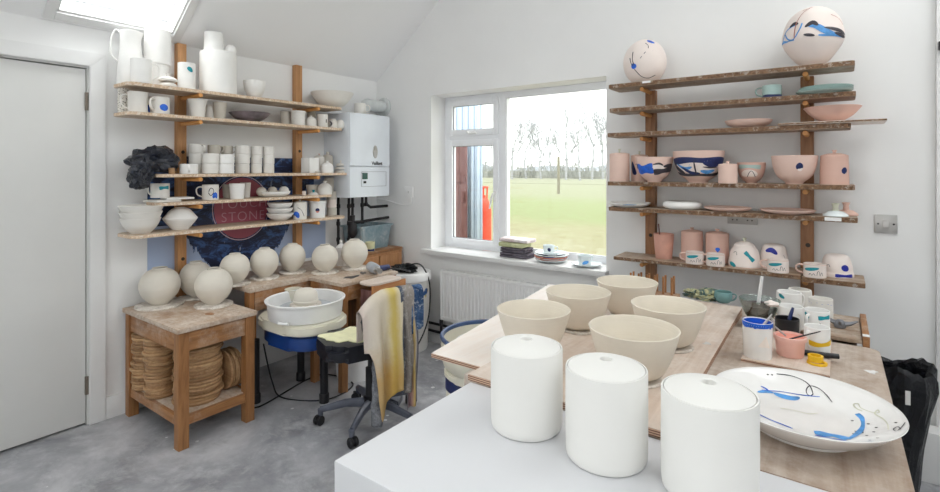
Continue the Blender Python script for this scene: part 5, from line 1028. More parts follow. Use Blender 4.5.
bm = BM(); lathe(bm, [(0, 0), (0.034, 0), (0.036, 0.004), (0.04, 0.075), (0.037, 0.075), (0.033, 0.01), (0, 0.01)], 28); stroke(bm, lambda z: 0.036+0.004*z/0.075, [(toward(x, y)-1.2, 0.012), (toward(x, y), 0.012), (toward(x, y)+1.2, 0.012)], 0.02, 1, 'even'); tag(finish(bm, 'pale_pot', [M['spongey'], M['navy']], loc=(x, y, kz+0.0005)), 'small pale yellow pot with a dark base in front of the plastic box', 'pot')
# dirty white bottle and jar between the round pots
bm = BM(); lathe(bm, [(0, 0), (0.035, 0), (0.038, 0.01), (0.042, 0.10), (0.046, 0.12), (0.046, 0.135), (0.01, 0.165), (0.012, 0.19), (0, 0.19)], 24); x, y, d = onA(343, 0.36)
tag(finish(bm, 'plastic_bottle', M['gloss'], loc=(x, 2.50, BZ)), 'white plastic pot with pointed lid between the two round pots on the small table', 'bottle')
# ================================================================ ROUND MOON POTS ON BATS
def moonpot(x, y, z, D, Hh, label, batlab, batR, seed):
    bm = BM(); r = batR; lathe(bm, [(0, 0), (r-0.002, 0), (r, 0.003), (r, 0.008), (r-0.002, 0.011), (r*0.92, 0.0105), (r*0.9, 0.0095), (r*0.86, 0.0105), (0, 0.0105)], 40)
    tag(finish(bm, 'throwing_bat', M['slipbat'], loc=(x, y, z)), batlab, 'bat', 'bats under the round pots')
    R = D/2; k = Hh/(D*0.93); P = [(0.40*R, 0), (0.42*R, 0.02*D), (0.62*R, 0.10*D), (0.86*R, 0.25*D), (0.985*R, 0.42*D), (1.0*R, 0.50*D), (0.97*R, 0.62*D), (0.84*R, 0.77*D), (0.62*R, 0.88*D), (0.42*R, 0.925*D), (0.37*R, 0.935*D), (0.375*R, 0.965*D)]
    P = [(p.x, p.y*k) for p in smooth_path([Vector((a, b_, 0)) for a, b_ in P], 4)]
    bm = BM(); pr, rf = vessel(P, 0.004, curve=False); lathe(bm, pr, 56)
    return tag(finish(bm, 'round_pot', M['raw'], loc=(x, y, z+0.0115)), label, 'pot', 'round narrow mouthed raw clay pots')
m, t, b = nt('slip_smeared_bat'); v = rnd_off(t, coords(t)); n = nz(t, v, 18, 5, 0.7, 1.0); t.links.new(ramp(t, n, [(0.4, lin((190, 180, 170))), (0.6, lin((232, 226, 218)))]), b.inputs['Base Color']); b.inputs['Roughness'].default_value = 0.8; M['slipbat'] = m
moonpot(-3.235, 1.335, szt, 0.215, 0.205, 'round raw clay pot at the left front of the oak side table', 'pale round bat under the left pot on the oak side table', 0.128, 1)
moonpot(-2.985, 1.525, szt, 0.205, 0.20, 'round raw clay pot at the right of the oak side table', 'pale round bat under the right pot on the oak side table', 0.105, 2)
moonpot(-3.262, 1.555, szt, 0.19, 0.205, 'round raw clay pot at the back of the oak side table, partly hidden', 'pale round bat under the back pot on the oak side table', 0.10, 3)
for i, (x, y, D, hh, nm) in enumerate(((-3.06, 1.775, 0.176, 0.175, 'first from the left of the round pots on the wall bench'), (-3.075, 1.975, 0.178, 0.182, 'middle one of three round pots on the wall bench, under the red circle'), (-3.09, 2.19, 0.175, 0.182, 'last of three round pots on the wall bench, beside the right post'),
                          (-2.90, 2.315, 0.178, 0.178, 'left round raw clay pot on the small wooden table'), (-2.845, 2.535, 0.19, 0.195, 'right round raw clay pot on the small wooden table, below the boiler'))):
    px_ = (235, 264.5, 292.5, 325, 354.5)[i]
    # keep the pot at its distance along the wall
    r_ = (px_-CX)/F; d_ = -x/(SN-r_*CS); y = d_*(r_*SN+CS)
    if i == 4: y = min(y, 2.50)
    moonpot(x, y, BZ if i < 3 else BZ-0.001, D, hh, nm, 'pale bat under the round pot ' + ('nearest the oak side table', 'in the middle of the wall bench', 'beside the right post on the bench', 'at left on the small table', 'at right on the small table')[i], 0.092, 5+i)
# ================================================================ POTTER'S WHEEL
wx, wy = -2.592, 1.878
wh = thing('potters_wheel', 'blue and cream electric potters wheel with a white splash pan', 'potters wheel', (wx, wy, 0))
def rrect(x0, x1, y0, y1, r, n=8):
    pts = []
    for cx, cy, a0 in ((x1-r, y1-r, 0), (x0+r, y1-r, PI/2), (x0+r, y0+r, PI), (x1-r, y0+r, 1.5*PI)):
        for k in range(n+1): a = a0+PI/2*k/n; pts.append((cx+r*math.cos(a), cy+r*math.sin(a)))
    return pts
bm = BM(); prism(bm, rrect(-0.31, 0.235, -0.195, 0.205, 0.17), 0.485, 0.545, bev=0.012); finish(bm, 'deck', M['cream_plastic'], wh)
bm = BM(); prism(bm, rrect(-0.28, 0.195, -0.16, 0.17, 0.14), 0.385, 0.484, bev=0.02); finish(bm, 'motor_housing', M['shimpo_blue'], wh)
bm = BM(); PR = 0.223; lathe(bm, [(0, 0.548), (PR*0.93, 0.548), (PR*0.95, 0.555), (PR*0.98, 0.64), (PR*1.03, 0.643), (PR*1.04, 0.652), (PR*1.0, 0.655), (PR*0.95, 0.648), (PR*0.91, 0.562), (0, 0.562)], 56)
tube(bm, [(0.06, -PR*0.985, 0.57), (0.06, -PR*0.985-0.003, 0.562), (0.12, -PR*0.9, 0.562)], 0.008, 6); finish(bm, 'splash_pan', M['white_plastic'], wh)
bm = BM(); lathe(bm, [(0, 0.575), (0.03, 0.575), (0.03, 0.59), (0.155, 0.59), (0.155, 0.603), (0, 0.604)], 48); finish(bm, 'wheel_head', M['slip_grey'], wh)
for a, b2 in ((-0.35, 0.215), (0.045, 0.10), (-0.29, -0.15)):
    bm = BM(); lathe(bm, [(0, 0.03), (0.024, 0.03), (0.024, 0.384), (0, 0.384)], 16, c=(a, b2, 0)); lathe(bm, [(0, 0), (0.03, 0), (0.03, 0.05), (0.026, 0.055), (0, 0.055)], 16, c=(a, b2, 0)); finish(bm, 'leg', M['black'], wh)
bm = BM(); box(bm, -0.37, 0.06, 0.09, 0.22, 0.36, 0.384); finish(bm, 'leg_bracket', M['black'], wh, smooth=False)
bm = BM(); lathe(bm, [(0, 0), (0.088, 0), (0.092, 0.004), (0.09, 0.014), (0, 0.014)], 36); tag(finish(bm, 'plaster_bat', M['slipbat'], loc=(wx, wy, 0.6045)), 'grey plaster bat on the wheel head', 'bat')
bm = BM(); lathe(bm, [(0, 0), (0.068, 0), (0.073, 0.008), (0.074, 0.02), (0.070, 0.024), (0.071, 0.036), (0.069, 0.05), (0.064, 0.064), (0.055, 0.076), (0.042, 0.085), (0.022, 0.090), (0, 0.091)], 44); tag(finish(bm, 'clay_dome', M['raw'], loc=(wx, wy, 0.619)), 'freshly thrown domed clay form on the wheel', 'clay')
bm = BM(); lathe(bm, [(0, 0), (0.045, 0), (0.055, 0.11), (0.057, 0.113), (0.052, 0.113), (0.043, 0.006), (0, 0.006)], 28); x, y, d = onZ(290, 290, 0.66)
tag(finish(bm, 'water_tub', M['cream_plastic'], loc=(-2.822, 1.955, 0.5455)), 'small cream water tub behind the splash pan', 'tub')
bm = BM(); tube(bm, smooth_path([(-2.75, 1.7, 0.39), (-2.82, 1.8, 0.12), (-2.78, 1.85, 0.010), (-2.55, 2.0, 0.006), (-2.6, 2.25, 0.006), (-2.9, 2.2, 0.006), (-2.8, 1.7, 0.006), (-2.95, 1.72, 0.006)], 8), 0.005, 6)
bmesh.ops.translate(bm, verts=bm.verts[:], vec=(-wx, -wy, 0)); finish(bm, 'power_cord', M['black'], wh)
# foot pedal
fp = thing('foot_pedal', 'dark metal foot pedal leaning on the floor between wheel and chair', 'pedal', (-2.33, 2.14, 0), 0.5)
bm = BM(); prism(bm, [(0, 0), (0.20, 0), (0.20, 0.035), (0.02, 0.10)], -0.06, 0.06, M=Matrix.Rotation(PI/2, 4, 'X'), bev=0.01); finish(bm, 'pedal_body', M['chair_metal'], fp)
# ================================================================ CHAIR
ch = thing('office_chair', 'black vinyl work chair on a five star castor base, draped with cloths', 'chair', (-2.15, 1.99, 0))
for k in range(5):
    a = math.radians((225, 297, 9, 81, 153)[k]); e = (0.275*math.cos(a), 0.275*math.sin(a))
    bm = BM(); tube(bm, [(0.03*math.cos(a), 0.03*math.sin(a), 0.105), (e[0]*0.5, e[1]*0.5, 0.108), (e[0], e[1], 0.08)], [0.028, 0.024, 0.018], 8, flat=0.8); lathe(bm, [(0, 0.045), (0.014, 0.045), (0.016, 0.085), (0, 0.09)], 12, c=(e[0], e[1], 0)); ar = finish(bm, 'base_arm', M['chair_metal'], ch)
    bm = BM(); pa = a+0.9; cx_, cy_ = e[0]+0.012*math.cos(pa), e[1]+0.012*math.sin(pa)
    for s in (-1, 1):
        mt_ = Matrix.Translation((cx_-s*0.014*math.sin(pa), cy_+s*0.014*math.cos(pa), 0.026)) @ Matrix.Rotation(pa, 4, 'Z') @ Matrix.Rotation(-PI/2, 4, 'X'); lathe(bm, [(0, -0.009), (0.022, -0.009), (0.026, -0.005), (0.026, 0.005), (0.022, 0.009), (0, 0.009)], 20, M=mt_)
    box(bm, -0.018, 0.018, -0.006, 0.006, 0.026, 0.055, M=Matrix.Translation((cx_, cy_, 0)) @ Matrix.Rotation(pa, 4, 'Z')); finish(bm, 'castor', M['black'], ar)
bm = BM(); lathe(bm, [(0, 0.08), (0.04, 0.08), (0.04, 0.135), (0.028, 0.14), (0.028, 0.30), (0.016, 0.30), (0.016, 0.42), (0, 0.42)], 20); finish(bm, 'gas_column', M['black'], ch)
SR = Matrix.Rotation(math.radians(-20), 4, 'Z')
bm = BM(); prism(bm, rrect(-0.14, 0.19, -0.29, 0.12, 0.09), 0.42, 0.505, bev=0.028, M=SR); bmesh.ops.subdivide_edges(bm, edges=[e for e in bm.edges if e.calc_length() > 0.08], cuts=4)
finish(bm, 'seat', M['chair_black'], ch)
bm = BM(); box(bm, -0.10, 0.17, -0.06, 0.06, 0.40, 0.419, bev=0.004, M=SR); tube(bm, [SR @ Vector(q) for q in ((-0.02, 0, 0.405), (0.08, 0, 0.395), (0.15, 0, 0.42), (0.162, 0, 0.5), (0.164, 0, 0.58))], 0.017, 8, flat=1.6); finish(bm, 'back_support', M['black'], ch)
bm = BM(); rr = random.Random(4); pts = []
for i in range(34):
    a = 2*PI*i/34; k = 1+0.18*math.sin(3*a+1)+0.14*math.sin(5*a)+0.09*math.sin(9*a+2); pts.append((0.005+0.12*k*math.cos(a), -0.13+0.13*k*math.sin(a)))
prism(bm, pts, 0.505, 0.510, M=SR, bev=0.001); finish(bm, 'torn_foam_patch', M['foam'], ch)
# backrest: padded oval panel
ba = math.radians(12); bxl, byl = 0.205, 0.0
bm = BM(); pts = []
for i in range(28):
    a = 2*PI*i/28; ca, sa = math.cos(a), math.sin(a); pts.append((0.16*abs(ca)**0.7*(1 if ca > 0 else -1), 0.105*abs(sa)**0.7*(1 if sa > 0 else -1)))
BT = SR @ Matrix.Translation((0.192, 0.035, 0.615)) @ Matrix(((0, 0, 1, 0), (1, 0, 0, 0), (0, 1, 0, 0), (0, 0, 0, 1)))
prism(bm, pts, -0.03, 0.02, bev=0.012, M=BT); finish(bm, 'backrest', M['chair_black'], ch)
# cloths draped over the backrest: s runs across the chair (along +Y), v down the cloth
def cloth_mat(name, fn, sc=60):
    m, t, b = nt(name); v = coords(t); sx = ND(t, 'ShaderNodeSeparateXYZ'); t.links.new(v, sx.inputs[0]); col = fn(t, v, sx)
    t.links.new(col, b.inputs['Base Color']); b.inputs['Roughness'].default_value = 1.0; b.inputs['Specular IOR Level'].default_value = 0.1
    bump(t, b, nz(t, v, sc*4, 3, 0.8), 0.6, 0.003); return m
def c1(t, v, sx):
    n = nz(t, v, 7, 5, 0.7); n2 = nz(t, v, 90, 3, 0.8)
    s = math_(t, 'ADD', sx.outputs[1], math_(t, 'MULTIPLY_ADD', n, 0.05, -0.025))
    col = ramp(t, math_(t, 'MULTIPLY_ADD', s, 3.4, 0.68), [(0.05, lin((206, 188, 182))), (0.2, lin((226, 216, 204))), (0.52, lin((222, 210, 186))), (0.64, lin((212, 190, 108))), (0.70, lin((208, 184, 98))), (0.82, lin((224, 214, 190)))])
    zz = math_(t, 'MULTIPLY_ADD', n, 0.20, math_(t, 'MULTIPLY', sx.outputs[2], -1.0))
    och = ramp(t, zz, [(0.40, (0, 0, 0)), (0.58, (1, 1, 1))]); col = mix(t, math_(t, 'MULTIPLY', och, 0.75), col, lin((206, 160, 72)))
    return mix(t, math_(t, 'MULTIPLY', n2, 0.25), col, lin((170, 160, 150)))
def c2(t, v, sx):
    n = nz(t, v, 8, 6, 0.75); n2 = nz(t, v, 40, 4, 0.8); s = math_(t, 'ADD', sx.outputs[1], math_(t, 'MULTIPLY_ADD', n, 0.03, -0.015))
    col = ramp(t, math_(t, 'MULTIPLY_ADD', s, 11.0, -0.35), [(0.05, lin((70, 80, 96))), (0.22, lin((86, 92, 106))), (0.36, lin((140, 134, 130))), (0.9, lin((152, 144, 138)))])
    return mix(t, math_(t, 'MULTIPLY', ramp(t, n2, [(0.5, (0, 0, 0)), (0.7, (1, 1, 1))]), 0.6), col, lin((206, 204, 200)))
def c3(t, v, sx):
    n = nz(t, v, 9, 6, 0.8, 1.0); n2 = nz(t, v, 30, 5, 0.8); col = ramp(t, n, [(0.35, lin((44, 62, 92))), (0.55, lin((74, 98, 134))), (0.75, lin((160, 178, 196)))])
    return mix(t, math_(t, 'MULTIPLY', ramp(t, n2, [(0.55, (0, 0, 0)), (0.66, (1, 1, 1))]), 0.7), col, lin((214, 218, 222)))
def c4(t, v, sx):
    s = math_(t, 'FRACT', math_(t, 'MULTIPLY', sx.outputs[1], 14.0)); return ramp(t, s, [(0.1, lin((120, 116, 122))), (0.4, lin((176, 140, 140))), (0.55, lin((210, 180, 110))), (0.75, lin((150, 150, 160))), (0.95, lin((110, 108, 116)))])
M['cl1'] = cloth_mat('cream_ochre_towelling', c1); M['cl2'] = cloth_mat('grey_towelling', c2); M['cl3'] = cloth_mat('faded_denim', c3); M['cl4'] = cloth_mat('striped_cloth', c4)
def drape(name, s0, s1, L0, bottom, mat, label, layer, seed, nu=34, nv=46, amp=0.02, topf=None, taper=0.0):
    rr = random.Random(seed); p1, p2 = rr.uniform(0, 6), rr.uniform(0, 6); R0 = 0.032+0.006*layer; bm = BM(); grid = []
    sc_ = (s0+s1)/2
    for i in range(nu+1):
        u = i/nu; s = s0+(s1-s0)*u; top = topf(s) if topf else 0.738-0.11*(max(0, -s-0.02)/0.16)**2; Lb = bottom(u); row = []
        tot = L0+PI*R0+Lb
        for j in range(nv+1):
            q = tot*j/nv
            if q < L0: x = -R0; z = top-(L0-q); w = 0.0
            elif q < L0+PI*R0: a = (q-L0)/R0; x = -R0*math.cos(a); z = top+R0*math.sin(a); w = 0
            else: hgt_ = q-L0-PI*R0; x = R0; z = top-hgt_; w = min(1, hgt_/0.25)
            f_ = amp*w*(math.sin(u*9+p1)+0.5*math.sin(u*19+p2+z*3)); sp = sc_+(s-sc_)*(1-taper*w)
            row.append(bm.verts.new((x+0.015*w+f_+0.003*math.sin(z*20+u*7)*w, sp+0.006*math.sin(z*9+p2)*w, z)))
        grid.append(row)
    for a, b_ in zip(grid, grid[1:]):
        for j in range(nv): bm.faces.new((a[j], a[j+1], b_[j+1], b_[j]))
    P0 = Vector((-2.15, 1.99, 0))+SR @ Vector((0.187, 0.035, 0))
    for v in bm.verts: v.co.z -= 0.8
    o = finish(bm, name, mat, loc=(P0.x, P0.y, 0.8), rz=math.radians(-20), ang=180); md = o.modifiers.new('thick', 'SOLIDIFY'); md.thickness = 0.005; md.offset = 1
    return tag(o, label, 'cloth')
drape('towel', -0.175, 0.055, 0.16, lambda u: [0.16, 0.19, 0.28, 0.50, 0.62, 0.61, 0.56, 0.52, 0.50, 0.50, 0.49][min(9, int(u*10))]*(1-(u*10-min(9, int(u*10))))+[0.16, 0.19, 0.28, 0.50, 0.62, 0.61, 0.56, 0.52, 0.50, 0.50, 0.49][min(10, int(u*10)+1)]*(u*10-min(9, int(u*10))), M['cl1'], 'cream and ochre stained towel hanging to a point over the chair back', 1.2, 2, amp=0.022, taper=0.15)
drape('towel', 0.04, 0.12, 0.16, lambda u: 0.53-0.04*u, M['cl2'], 'grey brown towel with dark blue edge over the middle of the chair back', 1.9, 5, amp=0.012)
drape('denim_apron', 0.105, 0.18, 0.20, lambda u: 0.21-0.03*u, M['cl3'], 'short paint spattered blue denim cloth over the right end of the chair back', 1.0, 8, amp=0.006)
drape('striped_cloth', 0.065, 0.165, 0.10, lambda u: 0.62-0.04*u, M['cl4'], 'narrow striped dish cloth hanging below the denim on the chair', 0.0, 11, amp=0.014, taper=0.35)
M['ragg'] = cloth_mat('grey_fluffy_rag', lambda t, v, sx: ramp(t, nz(t, v, 25, 5, 0.8), [(0.35, lin((96, 98, 106))), (0.65, lin((158, 160, 166)))]))
# grey rag hanging low behind the towel
bm = BM(); tube(bm, smooth_path([(0, 0, 0.40), (0.01, 0, 0.30), (0, 0.01, 0.18), (0.005, 0, 0.05)], 6), [0.02]+[0.03]*5+[0.036]*13, 14, flat=0.7)
for v in bm.verts: v.co += Vector((noise.noise(v.co*20), noise.noise(v.co*22+Vector((5, 0, 0))), 0))*0.012
P0 = Vector((-2.15, 1.99, 0))+SR @ Vector((0.165, -0.04, 0)); tag(finish(bm, 'grey_rag', M['ragg'], loc=(P0.x, P0.y, 0.0), ang=180), 'fluffy grey rag hanging low behind the ochre towel by the castor base', 'cloth')
# ================================================================ DRAWER BOX, HEAT GUN, BIN
dx0, dx1, dy0, dy1, dz = -2.525, -2.375, 2.22, 2.52, 0.682
x0_, _, _ = onZ(356, 288, 0.66)
db = thing('drawer_unit', 'open wooden drawer unit with a round board on top beside the small table', 'drawer', ((dx0+dx1)/2, (dy0+dy1)/2, 0)); hx, hy = 0.072, (dy1-dy0)/2
M['draw'] = wood('warm_brown_drawer', (196, 138, 90), (160, 104, 62), 'Y', 0.7, 0.5)
bm = BM(); box(bm, hx-0.014, hx, -hy, hy, 0.42, dz, bev=0.002); box(bm, -hx+0.03, hx-0.014, -hy, -hy+0.012, 0.42, dz-0.03, bev=0.002, mi=1); box(bm, -hx+0.03, hx-0.014, hy-0.012, hy, 0.42, dz-0.03, mi=1); box(bm, -hx+0.03, hx-0.014, -hy, hy, 0.42, 0.43, mi=1); finish(bm, 'drawer_box', [M['draw'], M['brownw']], db)
for a in (-1, 1):
    bm = BM(); box(bm, hx-0.035, hx-0.015, a*(hy-0.03)-0.01, a*(hy-0.03)+0.01, 0, 0.419, bev=0.002); finish(bm, 'leg', M['stoolZ'], db)
bm = BM(); prism(bm, rrect(-0.088, 0.06, -0.15, 0.14, 0.05), 0, 0.012, bev=0.002); tag(finish(bm, 'loose_board', M['ply'], loc=(-2.432, 2.36, dz+0.0005), rz=0.0), 'pale rounded board lying across the open drawer', 'board')
hg = thing('heat_gun', 'silver and dark blue heat gun lying on the small wooden table', 'heat gun', (-2.60, 2.44, BZ+0.0), math.radians(-25))
bm = BM(); mt_ = Matrix.Translation((0, 0, 0.036)) @ Matrix.Rotation(PI/2, 4, 'Y'); lathe(bm, [(0, -0.10), (0.02, -0.10), (0.034, -0.08), (0.036, -0.02), (0.034, 0.03), (0.026, 0.05), (0, 0.05)], 24, M=mt_); finish(bm, 'motor_body', M['slip_grey'], hg)
bm = BM(); lathe(bm, [(0, 0.05), (0.024, 0.05), (0.024, 0.06), (0.018, 0.065), (0.018, 0.12), (0, 0.12)], 20, M=mt_); finish(bm, 'nozzle', M['steel'], hg)
bm = BM(); tube(bm, [(-0.03, 0, 0.03), (-0.05, 0.06, 0.022), (-0.07, 0.13, 0.02)], [0.022, 0.02, 0.02], 12); finish(bm, 'grip', M['navy'], hg)
bm = BM(); tube(bm, smooth_path([(-2.60, 2.56, 0.715), (-2.56, 2.62, 0.71), (-2.60, 2.8, 0.66), (-2.70, 2.86, 0.64), (-2.76, 2.95, 0.66), (-2.66, 2.99, 0.67), (-2.595, 3.02, 0.52), (-2.58, 2.98, 0.25), (-2.61, 2.86, 0.05), (-2.68, 2.77, 0.01)], 8), 0.0055, 6); tag(finish(bm, 'black_cable', M['black']), 'black cable looping from the heat gun down the side of the white bin', 'cable')
bx, by = -2.785, 2.98
M['binwhite'] = cloth_mat('paint_streaked_white_bin', lambda t, v, sx: mix(t, ramp(t, nz(t, v, 6, 4, 0.6, 0.5), [(0.60, (0, 0, 0)), (0.64, (1, 1, 1))]), lin((226, 224, 220)), mix(t, ramp(t, nz(t, v, 4, 3), [(0.48, (0, 0, 0)), (0.52, (1, 1, 1))]), lin((220, 196, 60)), lin((62, 92, 140)))))
bn_ = thing('paint_bin', 'white round bin with yellow and blue paint streaks behind the chair', 'bin', (bx, by, 0))
bm = BM(); lathe(bm, [(0, 0), (0.15, 0), (0.155, 0.01), (0.175, 0.585), (0.171, 0.59), (0.165, 0.585), (0.145, 0.012), (0, 0.012)], 44); finish(bm, 'bin_body', M['binwhite'], bn_)
bm = BM(); lathe(bm, [(0.1775, 0.55), (0.183, 0.552), (0.183, 0.60), (0.175, 0.61), (0.0, 0.612), (0, 0.604), (0.174, 0.600), (0.176, 0.598)], 44); finish(bm, 'bin_lid', M['white_plastic'], bn_)
bm = crumple('', None, None, (0.10, 0.07, 0.035), 5.2, '', '', amp=0.5, squash=-0.024)
tag(finish(bm, 'crumpled_cable_bundle', M['bag'], loc=(bx-0.0, by-0.04, 0.638), smooth=False), 'tangled black bundle lying on the lid of the white bin', 'bundle')
# pale storage tub under the small table
tu = pot('grey_tub', 'low grey white tub on the floor beneath the small wooden table', 'tub', -2.70, 2.36, 0.0, 0.28, 0.24, [(0.85, 0), (0.9, 0.05), (1, 1)], M['white_plastic'])
# cardboard coloured board shadow side of the wall under the bench
# ================================================================ RADIATOR
rx0, rx1, rz0, rz1 = -2.556, -1.36, 0.232, 0.628
rd = thing('radiator', 'white ribbed panel radiator below the window sill', 'radiator', ((rx0+rx1)/2, YB, 0)); hw = (rx1-rx0)/2
bm = BM(); n = int((rx1-rx0-0.05)/0.0333)
prof = [(-hw, -0.075), (-hw, -0.098)]
for i in range(n):
    x_ = -hw+0.025+i*0.0333; prof += [(x_, -0.098), (x_+0.006, -0.098), (x_+0.011, -0.090), (x_+0.022, -0.090), (x_+0.027, -0.098)]
prof += [(hw, -0.098), (hw, -0.075)]
prism(bm, prof[::-1], rz0+0.028, rz1-0.03); box(bm, -hw, hw, -0.098, -0.075, rz1-0.03, rz1-0.006, bev=0.003); box(bm, -hw, hw, -0.098, -0.075, rz0, rz0+0.028, bev=0.003); finish(bm, 'front_panel', M['radiator'], rd, ang=30)
bm = BM(); box(bm, -hw, -hw+0.012, -0.1, -0.03, rz0, rz1, bev=0.003); box(bm, hw-0.012, hw, -0.1, -0.03, rz0, rz1, bev=0.003); finish(bm, 'side_cover', M['radiator'], rd)
bm = BM(); 
for k in range(30): box(bm, -hw+0.02+k*(2*hw-0.04)/30, -hw+0.02+k*(2*hw-0.04)/30+0.026, -0.074, -0.035, rz1-0.004, rz1-0.001)
box(bm, -hw+0.012, hw-0.012, -0.074, -0.071, rz1-0.006, rz1); box(bm, -hw+0.012, hw-0.012, -0.034, -0.031, rz1-0.006, rz1); finish(bm, 'top_grille', M['radiator'], rd, smooth=False)
bm = BM(); box(bm, -hw+0.1, -hw+0.13, -0.03, -0.001, rz0+0.05, rz1-0.05); box(bm, hw-0.13, hw-0.1, -0.03, -0.001, rz0+0.05, rz1-0.05); box(bm, -hw+0.012, hw-0.012, -0.033, -0.03, rz0, rz1-0.01); finish(bm, 'bracket', M['radiator'], rd, smooth=False)
bm = BM(); tube(bm, smooth_path([(-hw-0.02, -0.06, 0.10), (-hw-0.02, -0.06, 0.2), (-hw-0.015, -0.06, rz0+0.03), (-hw+0.01, -0.06, rz0+0.04)], 4), 0.011, 8); lathe(bm, [(0, 0), (0.016, 0), (0.016, 0.05), (0, 0.05)], 12, c=(-hw-0.02, -0.06, 0.17)); finish(bm, 'radiator_valve', M['dark_metal'], rd)
for z, o_, lb in ((0.165, 0.035, 'upper of two dark heating pipes running along the wall under the window'), (0.105, 0.038, 'lower of two dark heating pipes running along the wall under the window')):
    bm = BM(); tube(bm, [(XA+0.03, YB-o_, z), (-1.2, YB-o_, z)], 0.011, 8); tag(finish(bm, 'heating_pipe', M['copper']), lb, 'pipe')
# ================================================================ WINDOW SILL OBJECTS
SZ = 0.7655
def sill(px, y): 
    r = (px-CX)/F; d = y/(r*SN+CS); return d*(r*CS-SN), d
def folded(x0, x1, y0, y1, z, th, mat, label, seed, rz=0.0, lumps=0.004, layers=2):
    rr = random.Random(seed); bm = BM(); cx, cy = (x0+x1)/2, (y0+y1)/2
    for k in range(layers):
        a, b2 = z+th*k/layers, z+th*(k+1)/layers-0.0006; nb = set(bm.faces)
        box(bm, x0-cx+rr.uniform(0, .006), x1-cx-rr.uniform(0, .006), y0-cy+rr.uniform(0, .004), y1-cy-rr.uniform(0, .004), a-z, b2-z, bev=min(0.009, (b2-a)*0.45))
    bmesh.ops.subdivide_edges(bm, edges=[e for e in bm.edges if e.calc_length() > 0.03], cuts=5, use_grid_fill=True)
    for v in bm.verts:
        n_ = noise.noise(v.co*18+Vector((seed*3, 0, 0))); v.co.x += n_*lumps; v.co.y += noise.noise(v.co*20+Vector((0, seed, 0)))*lumps
        if v.co.z > 0.004: v.co.z += n_*lumps*0.7
    return tag(finish(bm, 'folded_cloth', mat, loc=(cx, cy, z), rz=rz, ang=70), label, 'cloth')
x, d = sill(517.5, 3.27); M['dgrey'] = cloth_mat('dark_grey_cloth', lambda t, v, sx: ramp(t, nz(t, v, 20, 4), [(0.4, lin((88, 84, 92))), (0.7, lin((118, 112, 122)))])); M['lgreen'] = cloth_mat('pale_green_cloth', lambda t, v, sx: ramp(t, nz(t, v, 20, 4), [(0.4, lin((190, 194, 150))), (0.7, lin((214, 216, 178)))])); M['pinkc'] = cloth_mat('white_pink_cloth', lambda t, v, sx: ramp(t, nz(t, v, 20, 4), [(0.4, lin((214, 196, 196))), (0.6, lin((240, 234, 234)))]))
folded(x-0.125, x+0.115, 3.21, 3.345, SZ, 0.036, M['dgrey'], 'bottom dark grey folded cloth of the stack on the window sill', 1)
folded(x-0.122, x+0.10, 3.212, 3.345, SZ+0.039, 0.036, M['dgrey'], 'upper dark grey folded cloth, second from bottom on the window sill', 2)
folded(x-0.13, x+0.085, 3.205, 3.35, SZ+0.078, 0.034, M['lgreen'], 'pale green folded cloth near the top of the window sill stack', 3, layers=1)
folded(x-0.12, x+0.12, 3.21, 3.35, SZ+0.116, 0.028, M['pinkc'], 'crumpled white and pink cloth on top of the window sill stack', 4, lumps=0.016, layers=1)
x, d = sill(551, 3.255); zz = SZ
PL = [('bottom plate', M['glazew'], 0.230, []), ('second plate', M['glazew'], 0.235, [(1, 0.5, [(-75, 0.6), (-20, 0.62), (30, 0.6), (75, 0.64)], 'even')]), ('third plate, banded coral red,', M['coral'], 0.245, []), ('fourth plate, with blue strokes,', M['glazew'], 0.25, [(2, 0.5, [(-30, 0.62), (-10, 0.5), (10, 0.62)]), (2, 0.5, [(30, 0.6), (50, 0.66)])]), ('top plate, with dark blue strokes,', M['glazew'], 0.235, [(3, 0.45, [(-60, 0.6), (-30, 0.7), (-10, 0.6)]), (3, 0.45, [(20, 0.6), (45, 0.66), (60, 0.6)])])]
for i, (nm, mt_, D, mk) in enumerate(PL):
    pot('stacked_plate', '%s of the stack of painted plates on the window sill' % nm, 'plate', x+0.003*(i % 2), 3.255, zz, D*0.98, 0.02, [(0.6, 0), (0.66, 0.1), (0.9, 0.5), (1, 1)], [mt_, M['coral'], M['blue'], M['navy']], t=0.004, segs=48, marks=mk, group='painted plates on the sill'); zz += 0.0118
zz += -0.0118+0.0065
pot('small_saucer', 'small saucer under the cup on top of the plate stack', 'saucer', x, 3.255, zz, 0.15, 0.018, [(0.5, 0), (0.6, 0.1), (0.9, 0.6), (1, 1)], M['glazew'], t=0.004); zz += 0.0065
pot('painted_cup', 'small cup with navy and orange marks on top of the plate stack', 'cup', x-0.015, 3.25, zz, 0.082, 0.055, [(0.75, 0), (0.88, 0.06), (0.97, 0.5), (1, 1)], [M['glazew'], M['navy'], M['coral']], hnd='R', hscale=0.8, marks=[(1, 0.42, [(-5, 0.75), (5, 0.5), (18, 0.35)]), (2, 0.22, [(8, 0.18), (22, 0.2)]), (1, 0.3, [(-70, 0.5), (-50, 0.3)])])
x, d = sill(586.5, 3.245)
pot('painted_saucer', 'wide pale saucer with yellow marks at the right end of the window sill', 'saucer', x, 3.245, SZ, 0.205, 0.02, [(0.6, 0), (0.66, 0.1), (0.9, 0.5), (1, 1)], [M['glazew'], M['yellow']], t=0.004, segs=48)
pot('painted_cup', 'small cup with blue and orange marks on the right saucer of the sill', 'cup', x-0.012, 3.243, SZ+0.0065, 0.095, 0.066, [(0.72, 0), (0.86, 0.06), (0.97, 0.5), (1, 1)], [M['glazew'], M['skyblue'], M['coral']], hnd='BR', hscale=0.8, marks=[(1, 0.35, [(-20, 0.2), (5, 0.35), (35, 0.45)]), (2, 0.28, [(-12, 0.12), (2, 0.15)])])
